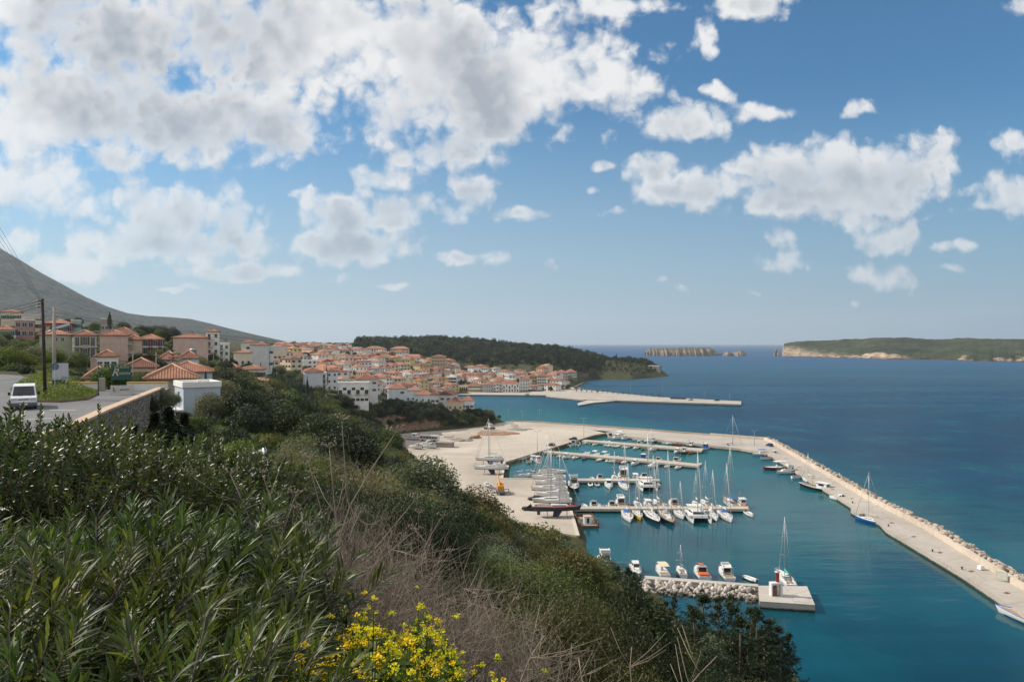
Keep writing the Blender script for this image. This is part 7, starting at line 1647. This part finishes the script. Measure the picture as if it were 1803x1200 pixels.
# palms on the jetty
def palm_proto():
    t = empty('palm_tree', cat='palm'); m = MB(); m.tube([(0,0,-.3),(.05,0,1.5),(0,0,3.2)], [.26,.2,.22], 8); m.build('trunk', BARK, t); g = np.random.default_rng(3); V = []; Q = []
    for i in range(26):
        a = i*2.4; el = g.uniform(-.2, 1.1); L = g.uniform(1.6, 2.1); pts = [np.array([math.cos(a)*L*s*math.cos(el*(1-s*.8)), math.sin(a)*L*s*math.cos(el*(1-s*.8)), 3.2+L*(s*math.sin(el)-s*s*.75)]) for s in np.linspace(0, 1, 6)]
        sd = np.array([-math.sin(a), math.cos(a), 0])
        for j in range(5):
            w0, w1 = [.32*math.sin(math.pi*min(.97, max(.1, q/5))) for q in (j, j+1)]; k = len(V)
            V += [pts[j]-sd*w0-np.array([0,0,w0*.5]), pts[j], pts[j+1], pts[j+1]-sd*w1-np.array([0,0,w1*.5]), pts[j]+sd*w0-np.array([0,0,w0*.5]), pts[j+1]+sd*w1-np.array([0,0,w1*.5])]; Q += [(k,k+1,k+2,k+3), (k+1,k+4,k+5,k+2)]
    link(bpy.data.objects.new('crown', np_mesh('crown', np.array(V), np.array(Q), LM['maquis'], attr=g.uniform(0,1,len(Q)))), t); return t
pp = palm_proto(); g = random.Random(2)
for i, (px, py) in enumerate([(1015,689),(1024,690),(1033,690),(1042,691),(1052,692),(1061,691),(1070,692),(1079,693),(1088,693.5),(1097,694),(1107,695),(1118,695.5),(1129,696.5),(1138,697),(1148,697.5),(1160,698.5),(1012,685),(1030,686),(1048,688)]):
    o = pp if i == 0 else copy_tree(pp); x, y = at(px, py+.5, 1.5); o.location = (x, y, 1.5); o.rotation_euler = (0,0,i*1.3); s = g.uniform(.7, 1.0); o.scale = (s,s,s*.85)
    o['label'] = 'short palm in the row along the town jetty'; o['group'] = 'palms on the town jetty'
for i, px in enumerate(range(1182, 1210, 4)):
    x, y = at(px, 702+.25*i*.4, 1.5); m = MB(); m.blob((x, y, 2.2), (1.0,.9,.8), i, 2, .2); tag(m.build('clipped_shrub', paint('hedge_green', (.02,.035,.015), .9, .4, 2)), 'dark clipped shrub in the short row on the outer jetty', 'shrub', 'clipped shrubs on the outer jetty')
scatter([(965,690),(1000,720),(1005,750),(975,700)], 9, ['dark','maquis'], (4,6.5), '{} tree at the root of the town jetty', '{} trees at the jetty root', 21, 4.5, 5)
for i, (px, py) in enumerate([(985,684),(993,686),(1002,684),(1010,688),(1020,686.5)]):
    x, y = at(px, py, 1.5); t = empty('parasol', (x, y, 1.55), 0, 'orange or cream cafe parasol near the jetty root', 'parasol', 'cafe parasols near the jetty root'); m = MB(); m.lathe([(1.9,2.2),(1.7,2.35),(.1,3.0)], n=8, smooth=False); m.build('canopy', CV[['orange','cream','turquoise','cream','orange'][i]], t); m = MB(); m.tube([(0,0,0),(0,0,2.9)], .04, 5); m.build('pole', STEEL, t)
# headland house in the rock near the tip
x, y = XY(1152, 1040); house(x, y, 9, 18, 10, 6.5, -.5, 'stone', 'flat', label='low stone fort building on the tip of the wooded headland', cat='building', st=2, cols=6, sides='fr', shut='none', foot=6)
# ------------------------------------------------------------------ slope trees
scatter([(545,46),(740,44),(860,52),(850,100),(760,150),(700,190),(650,130),(560,85)], 60, ['olive','dark','dark','olive','dark','brown'], (3.4,5.4), '{} rounded small tree on the upper slope behind the dry stems', '{} rounded trees on the upper slope', 32, 4.6, 5)
scatter([(400,66),(560,58),(690,95),(735,150),(640,160),(430,112)], 75, ['dark','maquis','olive','dark','pine'], (3.2,5.6), '{} tree standing over the scrub on the near shoulder of the valley', '{} trees on the near valley shoulder', 35, 3.6, 5)
scatter([(600,298),(690,364),(740,375.5),(800,388),(880,402),(880,406),(800,392),(735,379),(685,369),(600,306)], 90, ['dark','maquis','olive'], (2.4,4), '{} bush at the foot of the bluff', '{} bushes at the foot of the bluff', 36, 2.2, 4.5)
scatter([(560,150),(700,170),(700,260),(610,300),(540,250)], 55, ['pine','dark','dark','cypress','maquis'], (6,9.5), '{} tall tree in the hollow left of the boat yard', '{} tall trees in the hollow', 33, 4.0, 6)
scatter([(960,18),(1250,20),(1300,34),(1150,40),(1000,28)], 30, ['maquis','brown','dark','olive','dark'], (2.0,3.1), '{} stout round bush low on the right of the slope', '{} stout bushes at the right', 34, 3.4, 5)
scatter([(740,60),(1000,60),(1100,52),(1300,45),(1270,60),(1050,92),(980,118),(880,130),(800,140),(735,170),(700,230),(680,200)], 165, ['maquis','maquis','dark','olive','brown','dark','olive'], (3.0,4.6), '{} small tree rising from the scrub above the yard', '{} small trees above the yard', 31, 4.8, 5)
for i, (px, top, bot, D) in enumerate([(1082,990,1090,62),(1106,978,1075,64),(1118,986,1080,66),(1187,1032,1110,60),(1172,1040,1120,58),(1238,1068,1150,56),(1264,1076,1170,54),(1288,1074,1170,55),(1322,1092,1185,52),(1334,1100,1200,50),(1352,1112,1200,52),(1368,1126,1210,50),(1388,1138,1220,52),(1300,1110,1210,48),(1350,1140,1230,46),(1375,1160,1240,47),(1088,982,1040,80),(1218,1090,1180,50)]):
    tree('sapling', px, None, D, hpix(top, bot+25, D)*(1.25 if px > 1200 else .85), ['dark ragged young conifer on the edge of the slope above the water', 'taller open young conifer near the bottom right of the slope'][i % 2], ['ragged young conifers on the slope edge', 'taller young conifers on the slope edge'][i % 2], wide=1.0+.35*(i % 3), z=z_at(bot+25, D))
# ------------------------------------------------------------------ foreground plants
GLOSS = {}
def gleaf(name, cols, rough=.38, spec=.45, trans=.18): return leaf_mat(name, cols, rough, spec, trans)
LAUREL = gleaf('leaf_laurel', [(0.018,0.032,0.008),(0.042,0.066,0.014),(0.080,0.110,0.022),(0.16,0.17,0.03)])
OLEAN = gleaf('leaf_oleander', [(0.018,0.028,0.009),(0.040,0.060,0.017),(0.076,0.102,0.028),(0.18,0.21,0.035)], .45, .4, .3)
def blades(P, D_, L, Wd, g, fold=.25, droop=.15):
    """lance-shaped leaves from P along D_, folded on the midrib"""
    n = len(P); D_ = D_/(np.linalg.norm(D_, axis=1, keepdims=True)+1e-9); up = np.tile([0,0,1.], (n,1))+g.normal(0, .35, (n,3)); S = np.cross(D_, up); S /= np.linalg.norm(S, axis=1, keepdims=True)+1e-9; N = np.cross(S, D_)
    L = (L*g.uniform(.65, 1.15, n))[:,None]; w = L*Wd
    b = P; mid = P+D_*L*.48+N*(-fold*w); t = P+D_*L-np.array([0,0,1.])*L*droop; l = P+D_*L*.45-S*w; r = P+D_*L*.45+S*w
    V = np.stack([b, r, t, mid, l], 1).reshape(-1,3); k = np.arange(n)[:,None]*5
    Q = np.concatenate([k+np.array([[0,1,2,3]]), k+np.array([[0,3,2,4]])], 1).reshape(-1,4); return V, Q, np.repeat(np.clip(g.normal(.42,.22,n), 0, 1), 2)
def shoot_bush(seed, n, h, spread, leafL, leafW, per, mat, reach=.5, stemr=.006):
    g = np.random.default_rng(seed); Ps = []; Ds = []; st = MB()
    for i in range(n):
        a = g.uniform(0, 6.28); q = spread*math.sqrt(g.uniform(0, 1)); base_ = np.array([math.cos(a)*q*.25, math.sin(a)*q*.25, 0]); hh = h*g.uniform(.55, 1.05)*(1-.3*(q/spread)**2)
        tip = np.array([math.cos(a)*q, math.sin(a)*q, hh]); mid = base_*.5+tip*.5+np.array([math.cos(a)*-.05, math.sin(a)*-.05, .12*h])
        st.tube([base_, mid, tip], [stemr*1.6, stemr*1.2, stemr*.5], 4)
        ax = tip-mid; ax /= np.linalg.norm(ax)
        for k in range(per):
            s = 1-reach*(k/per)/max(.3, hh); s = max(.25, s); p = (mid+(tip-mid)*(s*2-1)) if s > .5 else base_+(mid-base_)*s*2
            th = k*2.1+g.uniform(-.3,.3); perp = np.cross(ax, [math.cos(th), math.sin(th), .1]); perp /= np.linalg.norm(perp)+1e-9; open_ = .35+.9*(k/per)**.7+g.uniform(-.1,.15)
            Ps.append(p); Ds.append(ax*math.cos(open_)+perp*math.sin(open_))
    V, Q, t = blades(np.array(Ps), np.array(Ds), leafL, leafW, g); return np_mesh('leaves', V, Q, mat, attr=t), st.mesh('stems', BARK)
OL = [shoot_bush(500+i, 110, 1.15, .75, .15, .058, 50, OLEAN, .48) for i in range(3)]
LA = [shoot_bush(520+i, 260, 1.9, 1.15, .085, .19, 24, LAUREL, .42, .007) for i in range(3)]
LA2 = [shoot_bush(530+i, 420, 2.0, 1.4, .085, .2, 26, LAUREL, .5, .008) for i in range(2)]
def fplant(pair, name, x, y, s, label, cat, group, z=None, tilt=0.0, sz=1.0):
    t = empty(name, (x, y, (gz1(x, y) if z is None else z)-.05), random.uniform(0, 6.28), label, cat, group); t.scale = (s, s, s*sz)
    link(bpy.data.objects.new('leaves', pair[0]), t); link(bpy.data.objects.new('stems', pair[1]), t); return t
def topped(pair, h0, name, px, Y, toppy, label, cat, group, wide=1.0):
    """a bush whose top stands at this height over the real ground below it"""
    x, y = XY(px, Y); zg = gz1(x, y); h = z_at(toppy, Y)-zg; s = max(.5, h/h0); return fplant(pair, name, x, y, s*wide, label, cat, group, z=zg, sz=1/wide)
random.seed(77)
for i, (px, Y, tp_) in enumerate([(-40,2.6,985),(90,2.45,960),(230,2.6,1010),(350,2.8,1035),(20,3.3,930),(170,3.4,925),(300,3.5,935),(410,3.7,935),(-90,3.6,915),(90,4.3,905),(240,4.6,880),(370,4.7,885),(300,2.0,1120),(120,1.9,1110),(-20,1.9,1090),(330,2.3,1120)]):
    topped(OL[i % 3], 1.1, 'oleander_bush', px, Y, tp_, 'oleander bush with long narrow leaves at the bottom left of the photo', 'oleander', 'oleanders in the foreground', 1.05)
for i, (px, Y, tp_) in enumerate([(-20,5.2,760),(70,5.6,790),(165,6.2,775),(40,6.8,745),(130,7.6,735),(215,8.0,762),(-60,7,735),(20,8.6,742),(290,9.0,775),(350,8.6,775),(400,8.8,772),(440,9.6,800),(330,10.5,770),(250,10.6,780),(110,9.5,742),(180,10,748),(-10,5.9,830),(110,5.0,860),(380,7.0,850),(300,6.8,850),(430,7.6,850),(225,6.9,800)]):
    topped((LA if Y > 7.5 else LA2)[i % 2], 1.85, 'laurel_bush', px, Y, tp_, 'dark laurel bush with glossy leaves in the left foreground', 'laurel', 'glossy laurels in the foreground', .9)
# tall leafy shoots that stand up against the road
for i, (px, Y, tp_) in enumerate([(128,6.0,700),(100,6.6,722),(222,8.2,715),(20,5.2,715),(8,5.6,705),(175,9.0,705),(245,9.5,742)]):
    x, y = XY(px, Y); zg = gz1(x, y); h = z_at(tp_, Y)-zg; sb = shoot_bush(560+i, 5, h, .12, .075, .2, 60, LAUREL, 1.1, .006); fplant(sb, 'leafy_shoot', x, y, 1, 'single leafy shoot rising above the left bushes against the road', 'shoot', 'leafy shoots against the road', z=zg)
# soft dark column shrubs below the wall
for i, (px, Y, tp_, w) in enumerate([(236,19,735,1.5),(272,18,712,1.7),(296,18.5,702,1.8),(324,19,715,1.6),(208,20,760,1.5),(185,21,775,1.4),(160,22,750,1.3)]):
    x, y = XY(px, Y); zg = gz1(x, y); tree('cypress', px, None, Y, max(1.2, z_at(tp_, Y)-zg), ['feathery dark upright shrub below the road wall', 'taller feathery dark upright shrub below the road wall'][i in (1,2,3)], 'feathery upright shrubs below the wall' if i not in (1,2,3) else 'taller feathery shrubs below the wall', wide=w*1.9, z=zg)
# shrubs filling the bank between the laurels and the wall
def bank():
    g = np.random.default_rng(55); put = []
    for _ in range(1400):
        px = g.uniform(140, 560); Y = g.uniform(11, 62); x, y = XY(px, Y)
        if px > 520 and Y < 30: continue
        if poly_sd(ROADP, [x], [y])[0] > -1.6 or (px < 270 and Y > 40): continue
        r = 1.0+.012*Y
        if any((x-a)**2+(y-b)**2 < r*r for a, b in put): continue
        if 300 < px < 400 and Y > 55: continue
        put.append((x, y)); f = float(fbm2(x, y, 9, 3, 14)); kind = ('bright' if f > .75 else 'olive' if f > .3 else 'maquis' if f > 0 else 'dark')
        if px < 340 and Y > 25 and g.random() < .3: kind = 'bright'
        shrub_at(x, y, kind, 'm' if Y < 45 else 'f', (.55+.006*Y)*g.uniform(.7, 1.2)*(.75 if px < 400 else 1), label={'bright':'bright green bush on the bank below the stone wall','maquis':'mid-green bush on the bank below the stone wall','olive':'grey-green bush on the bank below the stone wall','dark':'dark bush on the bank below the stone wall'}[kind], group={'bright':'bright bushes below the wall','maquis':'mid-green bushes below the wall','olive':'grey-green bushes below the wall','dark':'dark bushes below the wall'}[kind])
    print('bank', len(put))
bank()
# grass and weeds on the traffic island
def tufts(poly, n, s, hgt, z0, label, seed, mats=('grass','straw'), p=.75, zf=None):
    g = np.random.default_rng(seed); xs = [q[0] for q in poly]; ys = [q[1] for q in poly]; X = g.uniform(min(xs), max(xs), n); Y = g.uniform(min(ys), max(ys), n); sd = poly_sd(poly, X, Y); ok = sd > .05; X, Y, sd = X[ok], Y[ok], sd[ok]
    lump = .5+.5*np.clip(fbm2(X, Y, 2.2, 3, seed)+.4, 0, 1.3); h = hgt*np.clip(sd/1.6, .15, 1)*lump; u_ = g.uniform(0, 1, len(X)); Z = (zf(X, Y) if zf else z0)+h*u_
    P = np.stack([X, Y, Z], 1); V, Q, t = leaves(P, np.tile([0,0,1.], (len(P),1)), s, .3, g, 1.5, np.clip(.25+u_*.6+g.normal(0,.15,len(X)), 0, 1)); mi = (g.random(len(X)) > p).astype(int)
    tag(link(bpy.data.objects.new('weeds', np_mesh('weeds', V, Q, [LM[m_] for m_ in mats], attr=t, mi=mi))), label, 'weeds', kind='stuff')
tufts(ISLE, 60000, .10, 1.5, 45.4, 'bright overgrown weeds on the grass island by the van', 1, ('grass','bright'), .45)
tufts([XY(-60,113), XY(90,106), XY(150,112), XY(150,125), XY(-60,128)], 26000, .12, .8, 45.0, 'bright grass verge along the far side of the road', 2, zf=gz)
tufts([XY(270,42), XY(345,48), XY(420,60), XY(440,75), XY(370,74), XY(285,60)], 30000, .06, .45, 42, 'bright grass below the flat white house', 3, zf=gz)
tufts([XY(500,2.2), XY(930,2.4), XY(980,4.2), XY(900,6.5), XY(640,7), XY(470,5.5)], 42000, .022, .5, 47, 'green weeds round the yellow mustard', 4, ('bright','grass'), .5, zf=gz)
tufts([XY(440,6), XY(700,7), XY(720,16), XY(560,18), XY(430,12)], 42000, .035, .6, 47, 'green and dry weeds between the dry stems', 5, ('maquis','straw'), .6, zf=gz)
# yellow mustard
YEL = leaf_mat('petal_yellow', [(.55,.40,.005),(.72,.58,.01),(.80,.68,.03)], .6, .2, .3)
def mustard(seed):
    g = np.random.default_rng(seed); st = MB(); FP = []; LP_ = []; LD = []
    for i in range(13):
        a = g.uniform(0, 6.28); q = g.uniform(.02, .27); h = g.uniform(.65, 1.15); b = np.array([0,0,0.]); t = np.array([math.cos(a)*q, math.sin(a)*q, h]); m_ = (b+t)/2+np.array([0,0,.06])
        st.tube([b, m_, t], [.006,.005,.0025], 4)
        for j in range(4):
            s = g.uniform(.45, .95); p = b+(t-b)*s; e = p+np.array([g.normal(0,.10), g.normal(0,.10), g.uniform(.08,.24)]); st.tube([p, e], [.003,.0015], 3); c = e
            FP.append(c+g.normal(0, .008, (24,3))*np.array([1,1,.7])); 
            LP_ += [p]*3; LD += list(g.normal(0, 1, (3,3)))
        FP.append(t+g.normal(0, .012, (46,3)))
        for j in range(60): s = g.uniform(.1, .95); LP_.append(b+(t-b)*s); LD.append([g.normal(), g.normal(), .35])
    FP = np.concatenate(FP); V, Q, tt = leaves(FP, np.tile([0,0,1.], (len(FP),1)), .0052, .9, g, .8); fl = np_mesh('flowers', V, Q, YEL, attr=tt)
    V, Q, tt = blades(np.array(LP_), np.array(LD, float), .075, .26, g); return fl, np_mesh('leaves', V, Q, LM['bright'], attr=tt), st.mesh('stems', LM['grass'])
MU = [mustard(600+i) for i in range(3)]
for i, (px, Y, tp_) in enumerate([(565,3.0,1110),(625,3.2,1092),(690,3.5,1062),(750,3.4,1085),(800,3.2,1118),(600,2.6,1160),(670,2.6,1140),(735,2.7,1135),(780,2.6,1160),(540,3.4,1120),(660,4.0,1080),(715,4.4,1070),(760,3.9,1100),(520,2.7,1180),(815,2.9,1175),(700,3.0,1120),(580,2.3,1135),(640,2.35,1125),(700,2.3,1150),(600,2.8,1110),(650,3.0,1100),(760,2.5,1150),(560,2.5,1160),(615,3.7,1085),(840,3.2,1165),(725,3.1,1100)]):
    x, y = XY(px, Y); zg = gz1(x, y); s = max(.5, (z_at(tp_, Y)-zg)/1.12); t = empty('mustard_plant', (x, y, zg), i*1.1, 'flowering yellow mustard plant at the bottom centre of the photo', 'wildflower', 'yellow mustard plants'); t.scale = (s*.95, s*.95, s)
    for nm, me in zip(('flowers','leaves','stems'), MU[i % 3]): link(bpy.data.objects.new(nm, me), t)
# tall dry umbel stalks and arching dead stems
def stalk(seed, h, mat=DRY, r=.008, arms=4, umb=True):
    g = np.random.default_rng(seed); m = MB(); P = [np.array([0,0,0.])]; d = np.array([g.uniform(-.15,.3), g.uniform(-.1,.1), 1.]); k = 7
    for i in range(k): P.append(P[-1]+d/np.linalg.norm(d)*h/k); d += g.normal(0, .13, 3)*np.array([1,1,.3])
    m.tube(P, list(np.linspace(r, r*.45, k+1)), 5)
    def um(c, s):
        for j in range(9): a = j*.7; e = c+np.array([math.cos(a)*s, math.sin(a)*s, s*g.uniform(.3,.7)])*.7; m.tube([c, e], [r*.2, r*.13], 3); m.blob(e, s*.09, j, 1)
    if umb: um(P[-1], .055*h)
    for i in range(arms):
        p = P[int(g.integers(k//2, k))]; e = p+np.array([g.uniform(-.3,.3)*h, g.uniform(-.2,.2)*h, g.uniform(.12,.3)*h]); q = (p+e)/2+np.array([0,0,-.02*h]); m.tube([p, q, e], [r*.5, r*.4, r*.25], 4)
        if umb: um(e, .04*h)
    return m.mesh('dry_stalk', mat)
STK = [stalk(640+i, 1.9) for i in range(4)]; STB = [stalk(650+i, 1.7, DRY, .009, 9, False) for i in range(3)]
for i, (px, Y, tp_) in enumerate([(556,5.2,708),(470,5.0,800),(620,6.2,775),(440,4.6,850),(700,7,880),(590,4.6,900)]):
    x, y = XY(px, Y); zg = gz1(x, y); s = (z_at(tp_, Y)-zg)/1.9; o = link(bpy.data.objects.new('dry_stalk', STK[i % 4])); o.location = (x, y, zg-.05); o.scale = (s*.8, s*.8, s); o.rotation_euler = (0, .12, [0.1,.4,2.9,1.0,.3][i % 5])
    tag(o, 'tallest bleached umbel stalk crossing the view of the white building' if i == 0 else 'bleached dry umbel stalk in the left centre foreground', 'dry stalk', None if i == 0 else 'bleached dry umbel stalks')
for i, (px, Y, tp_) in enumerate([(1065,7,1090),(1085,7.5,1120),(1150,8,1105),(1180,8.2,1140),(1120,7,1150),(900,5,1120),(950,5.5,1150),(820,4.6,1050),(870,5.2,1090),(1040,6.2,1130)]):
    x, y = XY(px, Y); zg = gz1(x, y); s = max(.6, (z_at(tp_, Y)-zg)/1.9); o = link(bpy.data.objects.new('dead_branch', STB[i % 3])); o.location = (x, y, zg-.05); o.scale = (s*1.3, s*1.3, s); o.rotation_euler = (.1, .35, i*.9)
    tag(o, 'bare forked dead branches sticking up at the bottom right of the slope' if px > 1000 else 'bare forked dead stems beside the yellow mustard', 'dead branch', 'dead branches bottom right' if px > 1000 else 'dead stems beside the mustard')
NT = [twig_mesh('twigs', 660+i, .9, 1.25, 95, DRY, .0035, .5, 4) for i in range(3)]
for i, (px, Y, tp_) in enumerate([(560,6.0,930),(640,7.0,925),(520,7.4,920),(680,5.2,1040),(810,5.0,1060),(850,5.4,1080),(610,9,890),(740,5.4,1020)]):
    x, y = XY(px, Y); zg = gz1(x, y); s = max(.6, (z_at(tp_, Y)-zg)/1.3); o = link(bpy.data.objects.new('dry_shrub', NT[i % 3])); o.location = (x, y, zg-.05); o.scale = (s,)*3; o.rotation_euler = (.05, .3, i*1.7)
    tag(o, 'fine tangled dry twigs in the near centre of the slope', 'dry shrub', 'near tangles of fine dry twigs')
# stone gate post and thin white post, metal trough behind the laurels
x, y = XY(452, 9.0); t = empty('stone_post', (x, y, gz1(x, y)), .3, 'short square stone post with pale cap standing in the bushes', 'post'); hh = z_at(832, 9)-gz1(x, y)
m = MB(); m.bx(-.085,.085,-.085,.085,-.3,hh-.05); m.build('shaft', rock_mat('post_stone', (.34,.30,.27), 3), t); m = MB(); m.bx(-.10,.10,-.10,.10,hh-.05,hh); m.build('cap', SIGNW, t)
x, y = XY(467, 16.0); hh = z_at(788, 16)-gz1(x, y); t = empty('marker_post', (x, y, gz1(x, y)), .2, 'slim white crooked post behind the stone post', 'post'); m = MB(); m.tube([(0,0,-.3),(.03,0,hh*.6),(-.02,0,hh)], [.10,.08,.05], 6); m.build('shaft', HC['white'], t); m = MB(); m.tube([(-.02,0,hh*.98),(-.28,0,hh*.93)], [.03,.02], 5); m.build('arm', HC['white'], t)
x, y = XY(203, 6.9); t = empty('metal_bin', (x, y, z_at(838, 6.9)), .35, 'dark olive metal container half hidden in the laurels', 'container'); m = MB(); m.bx(-.22,.22,-.3,.3,-.9,0); m.build('body', paint('bin_green', (.03,.032,.024), .6), t); m = MB(); m.bx(-.235,.235,-.315,.315,0,.012); m.build('rim', STEEL, t)
HAZE = 0.00006
# ------------------------------------------------------------------ haze
mb = MB(); mb.bx(-9000, 9000, -400, 17500, -1.0, 640)
hz_ = bpy.data.materials.new('haze'); hz_.use_nodes = True; t_ = hz_.node_tree; t_.nodes.clear()
pv = t_.nodes.new('ShaderNodeVolumePrincipled'); pv.inputs['Color'].default_value = (.80,.90,1.0,1); pv.inputs['Density'].default_value = HAZE; pv.inputs['Anisotropy'].default_value = .25
ou = t_.nodes.new('ShaderNodeOutputMaterial'); t_.links.new(pv.outputs[0], ou.inputs['Volume'])
tag(mb.build('haze', hz_), kind='stuff')
